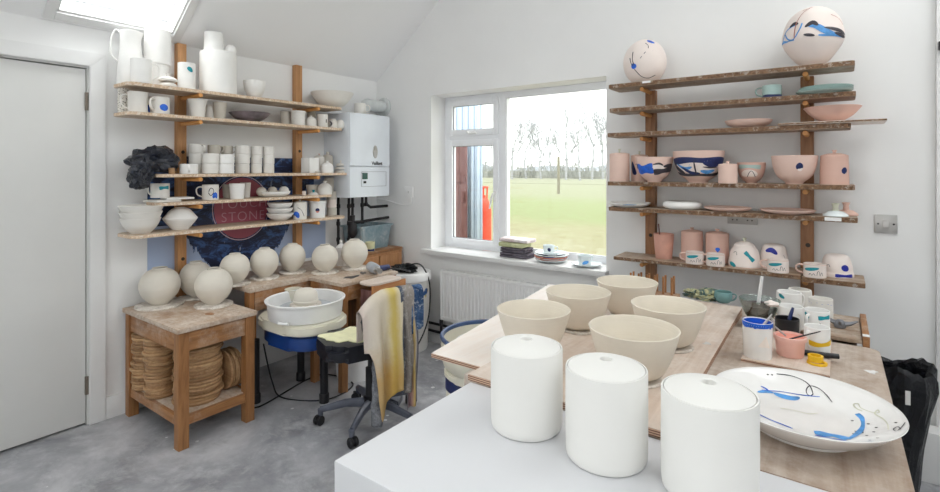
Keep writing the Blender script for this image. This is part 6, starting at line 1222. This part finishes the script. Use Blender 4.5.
# ================================================================ SECOND WHEEL
x2, y2 = -1.42, 2.10
w2 = thing('potters_wheel', 'second potters wheel with a blue rimmed pan, below the plywood board corner', 'potters wheel', (x2, y2, 0))
bm = BM(); R = 0.235; lathe(bm, [(0, 0.44), (R*0.86, 0.44), (R*0.95, 0.46), (R, 0.50), (R, 0.585), (R*0.955, 0.585), (R*0.93, 0.50), (R*0.85, 0.47), (0, 0.47)], 60); finish(bm, 'splash_pan', M['cream_plastic'], w2)
bm = BM(); lathe(bm, [(R*0.945, 0.584), (R*1.01, 0.584), (R*1.025, 0.590), (R*1.02, 0.600), (R*0.99, 0.604), (R*0.955, 0.601), (R*0.945, 0.594), (R*0.945, 0.584)], 60); M['rimblue'] = plain('dark_blue_rim', (64, 84, 122), 0.4); finish(bm, 'pan_rim', M['rimblue'], w2)
bm = BM(); lathe(bm, [(0, 0.475), (0.03, 0.475), (0.03, 0.54), (0.17, 0.54), (0.172, 0.555), (0.165, 0.565), (0, 0.567)], 44); finish(bm, 'wheel_head', M['gloss'], w2)
bm = BM(); prism(bm, rrect(-0.20, 0.20, -0.20, 0.20, 0.15), 0.40, 0.4395, bev=0.01); finish(bm, 'deck', M['cream_plastic'], w2)
bm = BM(); prism(bm, rrect(-0.19, 0.19, -0.19, 0.19, 0.13), 0.34, 0.3995, bev=0.004); finish(bm, 'motor_housing', M['navy'], w2)
for a, b2 in ((-0.13, -0.13), (0.13, -0.13), (-0.13, 0.13), (0.13, 0.13)):
    bm = BM(); lathe(bm, [(0, 0), (0.028, 0), (0.028, 0.34), (0, 0.34)], 14, c=(a, b2, 0)); finish(bm, 'leg', M['cream_plastic'], w2)
# ================================================================ WHITE PLINTH AND WORKBENCH
TZ = 0.80
M['plinth'] = plain('matt_white_laminate', (220, 221, 225), 0.45, var=0.01, scale=4)
px0, px1, py0, py1 = -0.875, 0.14, 0.705, 1.203
wp = thing('white_table', 'matt white box table in the foreground under the three lidded jars', 'table', ((px0+px1)/2, (py0+py1)/2, 0)); hx, hy = (px1-px0)/2, (py1-py0)/2
bm = BM(); box(bm, -hx, hx, -hy, hy, TZ-0.10, TZ, bev=0.004); finish(bm, 'table_top', M['plinth'], wp)
bm = BM(); box(bm, -hx+0.02, -hx+0.06, -hy+0.02, hy-0.02, 0, TZ-0.101, bev=0.002); finish(bm, 'side_panel', M['plinth'], wp)
bm = BM(); box(bm, hx-0.06, hx-0.02, -hy+0.02, hy-0.02, 0, TZ-0.101, bev=0.002); finish(bm, 'side_panel', M['plinth'], wp)
wb = thing('workbench', 'wooden trestle workbench under the plywood boards with the bowls', 'workbench', (-0.45, 1.93, 0))
bm = BM(); box(bm, -0.50, 0.50, -0.66, 0.72, TZ-0.06, TZ-0.0165, bev=0.002); finish(bm, 'bench_top', M['ply_grey'], wb)
for a in (-0.42, 0.42):
    for b2 in (-0.58, 0.62):
        bm = BM(); box(bm, a-0.03, a+0.03, b2-0.03, b2+0.03, 0, TZ-0.0605, bev=0.002); finish(bm, 'leg', M['stoolZ'], wb)
    bm = BM(); box(bm, a-0.015, a+0.015, -0.545, 0.585, 0.2, 0.26, bev=0.002); finish(bm, 'stretcher', M['stoolY'], wb)
def sheet(pts, z, th, mats, label, bev=0.001):
    cx = sum(p[0] for p in pts)/len(pts); cy = sum(p[1] for p in pts)/len(pts); bm = BM(); prism(bm, [(p[0]-cx, p[1]-cy) for p in pts], -th, 0, mi_side=1, bev=bev)
    return tag(finish(bm, 'plywood_board', mats, loc=(cx, cy, z)), label, 'board')
sheet([(-1.12, 1.312), (-0.345, 1.312), (-0.345, 2.49), (-1.272, 2.47)], TZ, 0.0155, [M['ply_pale'], M['ply_edge']], 'pale plywood sheet jutting out left over the blue rimmed wheel')
def rcorner(cx, cy, r, a0, n=6): return [(cx+r*math.cos(math.radians(a0+90*k/n)), cy+r*math.sin(math.radians(a0+90*k/n))) for k in range(n+1)]
sheet([(-0.343, 1.2045), (0.118, 1.2045)]+rcorner(0.075, 2.215, 0.035, 0)+[(-0.343, 2.25)], TZ-0.0002, 0.0155, [M['ply_grey'], M['ply_edge']], 'greyish brown plywood sheet under the big platter at the right')
sheet([(-0.886, 1.2045), (-0.318, 1.2045), (-0.345, 2.485), (-0.886, 2.485)], TZ+0.0205, 0.02, [M['ply'], M['ply_edge']], 'thick plywood board carrying the five raw clay bowls')
sheet([(-0.26, 1.847), (-0.024, 1.847), (-0.024, 2.235), (-0.26, 2.235)], TZ+0.0102, 0.01, [M['ply'], M['ply_edge']], 'small thin board under the paint pots')
bm = BM(); tube(bm, [(-1.235, 1.93, TZ-0.036), (-0.951, 1.93, TZ-0.036)], 0.019, 12); bmesh.ops.translate(bm, verts=bm.verts[:], vec=(0.45, -1.93, 0)); finish(bm, 'cross_bar', M['ply'], wb, ang=60)
# ---- lidded jars
def bigjar(px, dc, label):
    r = (px-CX)/F*dc; x, y = r*CS-dc*SN, r*SN+dc*CS
    R = 0.0872; Hh = 0.193; root = thing('lidded_jar', label, 'jar', (x, y, TZ+0.0004), random.random()*3, 'large white lidded jars')
    bm = BM(); lathe(bm, [(0, 0.001), (R*0.93, 0.001), (R*0.975, 0.006), (R*0.99, 0.02), (R, 0.09), (R*0.995, Hh-0.003), (R*0.985, Hh), (R*0.955, Hh), (R*0.95, Hh-0.004), (R*0.94, 0.01), (0, 0.01)], 96); finish(bm, 'body', M['jar_white'], root)
    bm = BM(); h0 = 0.0125
    lathe(bm, [(0.0, Hh-0.012), (R*0.93, Hh-0.012), (R*0.94, Hh-0.004), (R*0.925, Hh+0.000), (R*0.8, Hh+0.006), (R*0.5, Hh+0.0135), (R*0.24, Hh+0.0170), (h0+0.0035, Hh+0.0180), (h0+0.001, Hh+0.0172), (h0, Hh+0.0150), (h0*0.95, Hh-0.002), (0, Hh-0.004)], 72); finish(bm, 'lid', M['jar_white'], root)
bigjar(526.5, 1.236, 'leftmost of the three big white lidded jars on the white table')
bigjar(606, 1.104, 'middle one of the three big white lidded jars on the white table')
bigjar(708.5, 0.985, 'rightmost and nearest of the three big white lidded jars')
# ---- raw bowls
AZ = TZ+0.021
def bigbowl(px, dc, label, blab, D=0.243, Hh=0.132, bz=0.008):
    r = (px-CX)/F*dc; x, y = r*CS-dc*SN, r*SN+dc*CS; br = 0.075
    bm = BM(); lathe(bm, [(0, 0), (br-0.002, 0), (br, 0.003), (br-0.002, 0.0075), (br*0.85, 0.0078), (br*0.82, 0.0068), (br*0.72, 0.0078), (br*0.7, 0.007), (0, 0.0075)], 44); tag(finish(bm, 'round_bat', M['slipbat'], loc=(x+0.008, y-0.005, AZ)), blab, 'bat', 'white bats under the raw bowls')
    bm = BM(); R = D/2; pr, rf = vessel([(R*0.46, 0), (R*0.5, 0.004), (R*0.66, 0.018), (R*0.80, 0.052), (R*0.90, 0.09), (R*0.985, Hh-0.006), (R, Hh)], 0.0048, floor_t=0.008); lathe(bm, pr, 72)
    tag(finish(bm, 'raw_bowl', M['bowl_raw'], loc=(x, y, AZ+bz)), label, 'bowl', 'large raw clay bowls')
bigbowl(633.5, 1.47, 'nearest and largest looking raw clay bowl, behind the middle lidded jar', 'white bat under the nearest raw bowl', D=0.254, Hh=0.136)
bigbowl(668, 1.735, 'raw clay bowl at the right, in front of the right shelf unit', 'white bat seen under the right hand raw bowl')
bigbowl(627, 2.09, 'farthest raw clay bowl, closest to the right shelves', 'white bat under the farthest raw bowl')
bigbowl(578, 1.92, 'raw clay bowl in the middle row, below the saucers on the sill', 'white bat under the raw bowl in the middle row')
bigbowl(533.5, 1.68, 'leftmost raw clay bowl, behind the left lidded jar', 'white bat under the leftmost raw bowl')
# ---- platter
R = 0.197
def zf(x, y):
    q = math.hypot(x, y)/R; return 0.024+0.042*max(0, (q-0.40)/0.60)**1.9 if q > 0.4 else 0.024
bm = BM(); prof = [(0, 0.003), (R*0.50, 0.003), (R*0.52, 0.0), (R*0.56, 0.0), (R*0.57, 0.006), (R*0.80, 0.030), (R*0.97, 0.062), (R*1.0, 0.0675), (R*0.995, 0.069)]+[(R*q, zf(R*q, 0)) for q in (0.985, 0.95, 0.88, 0.8, 0.7, 0.6, 0.5, 0.4, 0.2)]+[(0, 0.024)]
lathe(bm, prof, 96)
PX, PY = -0.075, 1.463
def onplate(px, py):
    z = 0.03
    for _ in range(40):
        x, y, d = onZ(px, py, TZ+z); z = 0.5*z+0.5*(zf(x-PX, y-PY) if math.hypot(x-PX, y-PY) < R else 0.066)
    return x-PX, y-PY
def zz_(px, py): return 700+px/3.2375, 340+py/3.2375
def pst_(pts, wd, mi, pr='even'):
    flatstroke(bm, zf, [onplate(*zz_(*p)) for p in pts], wd, mi, pr)
pst_([(248, 111), (290, 116), (330, 130), (356, 150), (366, 176)], 0.0026, 2); pst_([(366, 176), (358, 182), (347, 176), (344, 163), (352, 151), (364, 150)], 0.0026, 2); pst_([(364, 150), (388, 160), (410, 180), (428, 203)], 0.0026, 2)
pst_([(238, 172), (262, 182), (300, 190), (322, 186)], 0.021, 1, 'lens'); pst_([(186, 170), (210, 168), (240, 172)], 0.010, 1, 'lens'); pst_([(196, 150), (215, 160), (220, 168)], 0.006, 3, 'lens')
pst_([(200, 163), (260, 168), (320, 178), (388, 185)], 0.003, 3); pst_([(188, 240), (220, 256), (270, 276), (300, 288)], 0.0045, 3)
pst_([(508, 240), (524, 255), (527, 280), (512, 302), (480, 322)], 0.011, 1); pst_([(480, 322), (440, 312), (400, 306), (370, 300)], 0.024, 1, 'even'); pst_([(372, 310), (420, 318), (474, 328)], 0.004, 3)
pst_([(260, 222), (300, 228), (350, 240), (382, 238)], 0.003, 4); pst_([(526, 232), (505, 222), (497, 210), (512, 208), (522, 222), (560, 236), (580, 236), (575, 228), (566, 240), (590, 255), (606, 272), (610, 292)], 0.003, 4)
for p in ((216, 113), (230, 114)): pst_([p, (p[0]+3, p[1]), (p[0]+7, p[1])], 0.004, 2, 'lens')
for p in ((540, 272), (566, 284), (558, 298), (500, 296), (492, 304), (545, 325), (520, 300), (535, 310), (570, 318), (630, 268), (488, 262)): pst_([p, (p[0]+5, p[1]+1), (p[0]+9, p[1])], 0.0042, 2, 'lens')
pst_([(664, 268), (652, 284), (636, 296), (626, 290), (640, 282), (650, 290)], 0.0022, 2)
tag(finish(bm, 'large_platter', [M['gloss'], M['skyblue'], M['ink'], M['blue'], M['palewash']], loc=(PX, PY, TZ)), 'large round white platter with loose blue and grey brush marks', 'platter')
# ---- paint pots
FZ = TZ+0.0108
def at(px, d): r = (px-CX)/F*d; return r*CS-d*SN, r*SN+d*CS
x, y = at(757.5, 1.665)
bt = thing('paint_tub', 'white tub with a bright blue painted rim and drips', 'tub', (x, y, FZ))
bm = BM(); pr, rf = vessel([(0.040, 0), (0.0415, 0.004), (0.044, 0.115)], 0.003); lathe(bm, pr, 40); a0 = toward(x, y)
for k in range(40):
    a = a0-PI+2*PI*k/40; ln = 0.012+0.014*abs(noise.noise(Vector((k*0.37, 1.3, 0)))); stroke(bm, rf, [(a, 0.1155), (a, 0.1155-ln*0.5), (a, 0.1155-ln)], 0.0085, 1, 'even', n=2)
stroke(bm, rf, [(a0+0.3, 0.06), (a0+0.5, 0.055), (a0+0.75, 0.058)], 0.04, 2, 'even'); finish(bm, 'tub_body', [M['gloss'], M['blue'], M['ply_pale']], bt)
bm = BM(); lathe(bm, [(0.0405, 0.112), (0.0405, 0.095), (0.0400, 0.085), (0, 0.083), (0, 0.084), (0.0392, 0.086), (0.0397, 0.095), (0.0400, 0.113)], 40); finish(bm, 'blue_slip', M['blue'], bt)
x, y = at(790, 1.672)
pt_ = thing('paint_tub', 'pink plastic tub of coral coloured slip with a clear rim', 'tub', (x, y, FZ))
bm = BM(); lathe(bm, [(0, 0), (0.037, 0), (0.039, 0.004), (0.043, 0.052), (0.0475, 0.053), (0.048, 0.064), (0.0445, 0.066), (0.0415, 0.06), (0.037, 0.006), (0, 0.006)], 40); M['pinktub'] = plain('milky_pink_plastic', (236, 186, 174), 0.4, var=0.05); finish(bm, 'tub_body', M['pinktub'], pt_)
bm = BM(); lathe(bm, [(0, 0.050), (0.0400, 0.050), (0.0412, 0.0595), (0.03, 0.053), (0, 0.052)], 32); finish(bm, 'coral_slip', M['coral'], pt_)
x, y = at(787, 1.83); bk = thing('black_pot', 'small black pot of dark slip behind the pink tub', 'pot', (x, y, FZ)); bm = BM(); pr, rf = vessel([(0.034, 0), (0.036, 0.004), (0.0385, 0.075)], 0.003); lathe(bm, pr, 32); finish(bm, 'pot_body', M['black'], bk); bm = BM(); lathe(bm, [(0, 0.055), (0.035, 0.055), (0.035, 0.058), (0, 0.058)], 28); finish(bm, 'dark_slip', M['puddle'], bk)
x, y = at(790.5, 1.945); pot('handled_mug', 'plain white mug with a teal corner behind the black pot', 'mug', x, y, FZ, 0.086, 0.088, CYL, [W, M['teal'], M['pink']], marks=[(1, 0.12, [(-70, 0.2), (-55, 0.08)]), (2, 0.2, [(30, 0.8), (45, 0.7)])], hnd='L', hscale=0.9)
x, y = at(789, 2.15); pot('handled_mug', 'white mug with a teal slash at the back left of the paint pots', 'mug', x, y, FZ, 0.092, 0.092, CYL, [W, M['teal']], marks=[(1, 0.16, [(-50, 0.93), (-38, 0.86), (-20, 0.78)])], hnd='BR', hscale=0.9)
x, y = at(816.8, 1.84); pot('handled_mug', 'white mug with two teal brush strokes, back right of the paint pots', 'mug', x, y, FZ, 0.079, 0.102, CYL, [W, M['teal'], M['ink']], marks=[(1, 0.13, [(-62, 0.92), (-50, 0.84), (-36, 0.74)]), (1, 0.15, [(6, 0.80), (35, 0.82), (68, 0.84)], 'even'), (2, 0.012, [(12, 0.65), (40, 0.4)], 'even'), (1, 0.08, [(50, 0.25), (70, 0.25)], 'even')], hnd='FL', hscale=0.55)
x, y = at(817, 1.70); pot('handled_mug', 'white mug wrapped with yellow tape in front of the teal stroked mug', 'mug', x, y, FZ, 0.074, 0.085, CYL, [W, M['yellow']], marks=[(1, 0.2, [(-45, 0.46), (0, 0.40), (45, 0.44), (88, 0.5)], 'even')], hnd='FL', hscale=0.4)
x, y = at(808, 2.24); pot('beige_jar', 'beige wide jar at the very back of the paint pots', 'jar', x-0.03, y-0.0, TZ+0.0005, 0.09, 0.088, [(0.95, 0), (1, 0.05), (1, 0.9), (0.9, 1)], M['stone'])
x, y = at(819, 2.06); pot('blue_patterned_pot', 'cream pot with blue marks behind the teal stroked mug', 'pot', x+0.006, y, FZ, 0.083, 0.088, CYL, [M['stone'], M['blue']], marks=[(1, 0.12, [(-70, 0.85), (-45, 0.8)]), (1, 0.12, [(-20, 0.88), (10, 0.82)]), (1, 0.12, [(30, 0.86), (60, 0.8)])])
# glass bowl of dark slip
x, y = at(758.5, 2.0); gb = thing('glass_bowl', 'clear greenish glass bowl of dark slip behind the blue rimmed tub', 'bowl', (x, y+0.03, TZ+0.0108)); gx_, gy_ = x, y+0.03
bm = BM(); pr, rf = vessel([(0.03, 0), (0.034, 0.004), (0.058, 0.045), (0.074, 0.095)], 0.003); lathe(bm, pr, 44); finish(bm, 'bowl_body', M['bowlglass'], gb)
bm = BM(); lathe(bm, [(0, 0.006), (0.03, 0.008), (0.052, 0.045), (0.0625, 0.072), (0.05, 0.070), (0, 0.068)], 40); M['darkslip'] = plain('dark_brown_slip', (74, 62, 66), 0.5, var=0.3); finish(bm, 'dark_slip', M['darkslip'], gb)
bm = BM(); tube(bm, [(0, 0, 0), (0.012, 0.006, 0.112)], [0.007, 0.0055], 12); tag(finish(bm, 'white_stick', M['white_plastic'], loc=(gx_-0.004, gy_, TZ+0.083)), 'white stick standing upright in the glass bowl', 'stick')
bm = crumple('', None, None, (0.024, 0.02, 0.012), 8.1, '', '', sub=3, amp=0.4); tag(finish(bm, 'clay_lump', M['pinkwhite'], loc=(gx_+0.045, gy_-0.045, TZ+0.103), ang=70), 'pale pinkish clay lump on the rim of the glass bowl', 'clay')
def brush(p0, p1, r0, r1, mat, label, name='paint_brush', tip=None):
    t_ = thing(name, label, 'brush', p0); dv = Vector(p1)-Vector(p0)
    bm = BM(); tube(bm, [dv*0.0, dv*0.25, dv*0.7, dv], [r0, r0*1.1, r1, r1*0.7], 8); finish(bm, 'handle', mat, t_)
    if tip: bm = BM(); tube(bm, [dv*-0.14, dv*-0.05, dv*0.0], [r0*0.5, r0*1.5, r0], 8); finish(bm, 'bristles', tip, t_)
x, y = at(757.5, 1.665); brush((x+0.012, y+0.0, TZ+0.105), (x+0.040, y+0.018, TZ+0.150), 0.0045, 0.0035, M['steel'], 'grey spatula handle leaning in the blue rimmed tub', 'spatula')
x, y = at(790, 1.672); brush((x-0.012, y+0.004, TZ+0.070), (x-0.056, y-0.005, TZ+0.108), 0.003, 0.003, M['steel'], 'silver brush handle leaning left out of the pink tub')
brush((x+0.0, y-0.018, TZ+0.068), (x+0.082, y+0.030, TZ+0.096), 0.0026, 0.0022, M['black'], 'thin black brush handle leaning right out of the pink tub')
x, y = at(787, 1.83); brush((x+0.006, y+0.01, TZ+0.078), (x+0.017, y+0.022, TZ+0.122), 0.006, 0.0055, M['navy'], 'short navy brush standing in the black pot')
# tapes and marker
x, y = at(817, 1.598)
for i, (R_, zt, nm) in enumerate(((0.0275, 0.0155, 'lower'), (0.021, 0.018, 'upper'))):
    bm = BM(); z0 = 0 if i == 0 else 0; lathe(bm, [(R_*0.72, z0), (R_, z0), (R_, zt), (R_*0.72, zt), (R_*0.72, z0)], 36); tag(finish(bm, 'tape_roll', M['yellow'], loc=(x-0.004*i, y+0.006*i, TZ+0.0005+0.0158*i+(0.0))), '%s of two stacked yellow tape rolls beside the platter' % nm, 'tape')
x, y = at(819, 1.648); bm = BM(); 
tube(bm, [(-0.05, 0.01, 0.0095), (0, 0, 0.0095), (0.048, -0.002, 0.0095)], [0.009, 0.009, 0.008], 12); tag(finish(bm, 'black_marker', M['black'], loc=(x+0.006, y+0.004, FZ), rz=0.35), 'black marker pen lying behind the yellow tape rolls', 'marker')
# rack with grey metal stilt
x0, x1, y0, y1 = -0.12, 0.085, 2.262, 2.615
rk = thing('wooden_tray', 'slatted brown wooden tray at the far right corner of the workbench', 'tray', ((x0+x1)/2, (y0+y1)/2, TZ-0.016)); hx, hy = (x1-x0)/2, (y1-y0)/2
for k in range(3): bm = BM(); box(bm, -hx, hx-0.021, -hy+k*2*hy/3+0.002, -hy+(k+1)*2*hy/3-0.002, 0.02, 0.034, bev=0.002); finish(bm, 'slat', M['boardB'], rk)
bm = BM(); box(bm, hx-0.02, hx, -hy, hy, 0.0, 0.05, bev=0.003); finish(bm, 'end_bar', M['stoolY'], rk)
bm = BM(); box(bm, -hx, -hx+0.03, -hy, hy, 0.0, 0.0195, bev=0.002); finish(bm, 'end_bar', M['stoolY'], rk)
bm = BM(); box(bm, hx-0.0205, hx-0.0005, -hy-0.001, -hy+0.03, 0.05, 0.0508); finish(bm, 'paper_sticker', M['white_plastic'], rk, smooth=False)
ks = thing('metal_stilt', 'grey winged metal kiln stilt lying on the slatted wooden tray', 'stilt', (-0.0, 2.40, TZ+0.0185))
bm = BM(); lathe(bm, [(0, 0), (0.018, 0), (0.02, 0.01), (0.016, 0.024), (0.008, 0.03), (0, 0.03)], 16)
for a, L in ((0.15, 0.055), (2.6, 0.055), (4.7, 0.025)): tube(bm, [(0, 0, 0.012), (L*0.6*math.cos(a), L*0.6*math.sin(a), 0.018), (L*math.cos(a), L*math.sin(a), 0.03)], [0.012, 0.008, 0.003], 6)
finish(bm, 'stilt_body', M['grey_metal'], ks)
# pale paint spots on the boards
def spotd(px, py, z, r, label, mat):
    x, y, d = onZ(px, py, z); puddle(x, y, z, r, r*0.8, int(px), label, mat)
spotd(871.5, 372, TZ, 0.016, 'small pale glaze spot on the greyish board near its right edge', M['gloss']); spotd(707, 343.5, TZ+0.0206, 0.013, 'small pale glaze spot on the thick plywood board right of the bowls', M['gloss'])
# peg rack, cloth and jug at the back of the board
x, y = at(652, 2.42); pr_ = thing('peg_rack', 'row of upright wooden pegs on a base behind the farthest bowl', 'rack', (x, y, TZ+0.021), 0.0)
bm = BM(); box(bm, -0.11, 0.12, -0.035, 0.035, 0, 0.018, bev=0.002); finish(bm, 'rack_base', M['stool'], pr_)
for k in range(6):
    for s in (-1, 1): bm = BM(); tube(bm, [(-0.095+k*0.038, s*0.02, 0.018), (-0.095+k*0.038, s*0.02, 0.10)], 0.005, 8); finish(bm, 'peg', M['stoolZ'], pr_)
M['yc'] = cloth_mat('yellow_green_rag', lambda t, v, sx: ramp(t, nz(t, v, 18, 5, 0.7, 1), [(0.38, lin((60, 84, 88))), (0.46, lin((96, 112, 104))), (0.56, lin((196, 190, 146))), (0.66, lin((104, 132, 138)))]))
x, y = at(704, 2.36); bm = crumple('', None, None, (0.085, 0.05, 0.028), 3.3, '', '', amp=0.6, squash=-0.012); tag(finish(bm, 'crumpled_rag', M['yc'], loc=(x, y, TZ+0.034), ang=60), 'crumpled yellow green rag at the back edge of the thick plywood board', 'cloth')
x, y = at(724, 2.31); pot('small_jug', 'small teal green glazed jug at the back of the thick plywood board', 'jug', x, y-0.02, TZ+0.021, 0.075, 0.048, [(0.6, 0), (0.85, 0.2), (1, 0.6), (0.95, 1)], [plain('teal_grey_glaze', (112, 150, 152), 0.25), M['navy']], hnd='R', hscale=0.7, marks=[(1, 0.25, [(-50, 0.6), (-20, 0.5)])])
# ================================================================ BLACK BAG BIN AT THE RIGHT
bgx, bgy = 0.185, 2.76
bb = thing('lined_bin', 'tall bin lined with a crumpled black plastic bag right of the workbench', 'bin', (bgx, bgy, 0))
bm = BM(); rings = []; n = 44
prof = [(0.075, 0.0), (0.08, 0.02), (0.095, 0.15), (0.11, 0.30), (0.13, 0.42), (0.155, 0.52), (0.165, 0.58), (0.160, 0.625), (0.145, 0.645), (0.125, 0.63), (0.115, 0.56), (0.10, 0.40)]
for j, (r, z) in enumerate(prof):
    row = []
    for k in range(n):
        a = 2*PI*k/n; f_ = 0.10*noise.noise(Vector((math.cos(a)*2.2, math.sin(a)*2.2, z*3)))+0.05*noise.noise(Vector((math.cos(a)*7, math.sin(a)*7, z*6)))+0.03*math.sin(a*11+z*8)
        r_ = r*0.82*(1+RC.uniform(-.03, .03)); row.append(bm.verts.new((r_*(1+f_)*math.cos(a), r_*(1+f_)*math.sin(a), max(0, z*0.95+(0.02*math.sin(a*3) if j > 5 else 0)+RC.uniform(-.006, .006)))))
    rings.append(row)
for a_, b_ in zip(rings, rings[1:]):
    for k in range(n): bm.faces.new((a_[k], a_[(k+1) % n], b_[(k+1) % n], b_[k]))
bm.faces.new(rings[0][::-1]); bm.faces.new(rings[-1]); finish(bm, 'bag_liner', M['bag'], bb, smooth=False)
bm = BM(); box(bm, -0.008, 0.008, -0.150, -0.148, 0.50, 0.555, M=Matrix.Rotation(0.2, 4, 'Z')); finish(bm, 'paper_tag', M['gloss'], bb, smooth=False)
# ================================================================ LIGHT
sc = bpy.context.scene
w = bpy.data.worlds.new('overcast_sky'); sc.world = w; w.use_nodes = True; t = w.node_tree
bg = t.nodes['Background']; bg.inputs['Color'].default_value = (1.0, 0.995, 0.985, 1); bg.inputs['Strength'].default_value = 2.6
def area(name, loc, dirv, sx_, sy_, power, col=(1.0, 0.995, 0.985), portal=False):
    l = bpy.data.lights.new(name, 'AREA'); l.shape = 'RECTANGLE'; l.size = sx_; l.size_y = sy_; l.energy = power; l.color = col
    o = bpy.data.objects.new(name, l); C.objects.link(o); o.location = loc
    o.rotation_euler = Vector(dirv).to_track_quat('-Z', 'Y').to_euler()
    if portal: l.cycles.is_portal = True
    return o
def sky_area(nm, h, mt, power, portal=False):
    s0, s1, a, b_ = h; p = mt @ Vector(((s0+s1)/2, (a+b_)/2, 0.2)); n = (mt.to_3x3() @ Vector((0, 0, -1)))
    l = area(nm, p, n, (b_-a)*0.95, (s1-s0)*0.95, power, portal=portal)
    # align local x with world y
    z = -n.normalized(); x = Vector((0, 1, 0)); y = z.cross(x); l.rotation_euler = Matrix((x, y, z)).transposed().to_euler()
sky_area('roof_opening_lamp', HL[0], MTL, 11)
sky_area('roof_opening_lamp', HL[1], MTL, 9)  # fill lamp at the unseen opening added on the left slope
sky_area('roof_opening_lamp', HR[0], MTR, 9)  # fill lamp at an added opening out of view
sky_area('roof_opening_lamp', HR[1], MTR, 22)  # fill lamp at the other opening added on the right slope
area('added_rear_fill', ((BX0+BX1)/2, YK-0.22, (BZ0+BZ1)/2), (0, 1, 0), BX1-BX0, BZ1-BZ0, 12)  # fill lamp outside the added rear window
area('added_window_fill', (-1.9, 4.9, 3.9), (0.0, -1.7, -2.4), 3.0, 1.6, 130)  # unseen lamp added outside to brighten the sill and window wall
area('window_portal', ((WX0+WX1)/2, YB+0.32, (WZ0+WZ1)/2), (0, -1, 0), WX1-WX0, WZ1-WZ0, 1, portal=True)
# ================================================================ CAMERA
cam = bpy.data.cameras.new('camera'); co = bpy.data.objects.new('camera', cam); C.objects.link(co)
co.location = (0, 0, H); co.rotation_euler = (PI/2, 0, TH); cam.sensor_width = 36; cam.lens = 36*F/940
cam.shift_y = -(246-HY)/940; cam.clip_start = 0.02; cam.clip_end = 500
sc.camera = co
sc.view_settings.view_transform = 'Standard'; sc.view_settings.look = 'None'; sc.view_settings.gamma = 1; sc.view_settings.exposure = -0.1
sc.view_settings.use_curve_mapping = False
sc.cycles.use_denoising = True; sc.cycles.max_bounces = 8; sc.cycles.diffuse_bounces = 6; sc.cycles.transparent_max_bounces = 12
sc.cycles.sample_clamp_indirect = 8
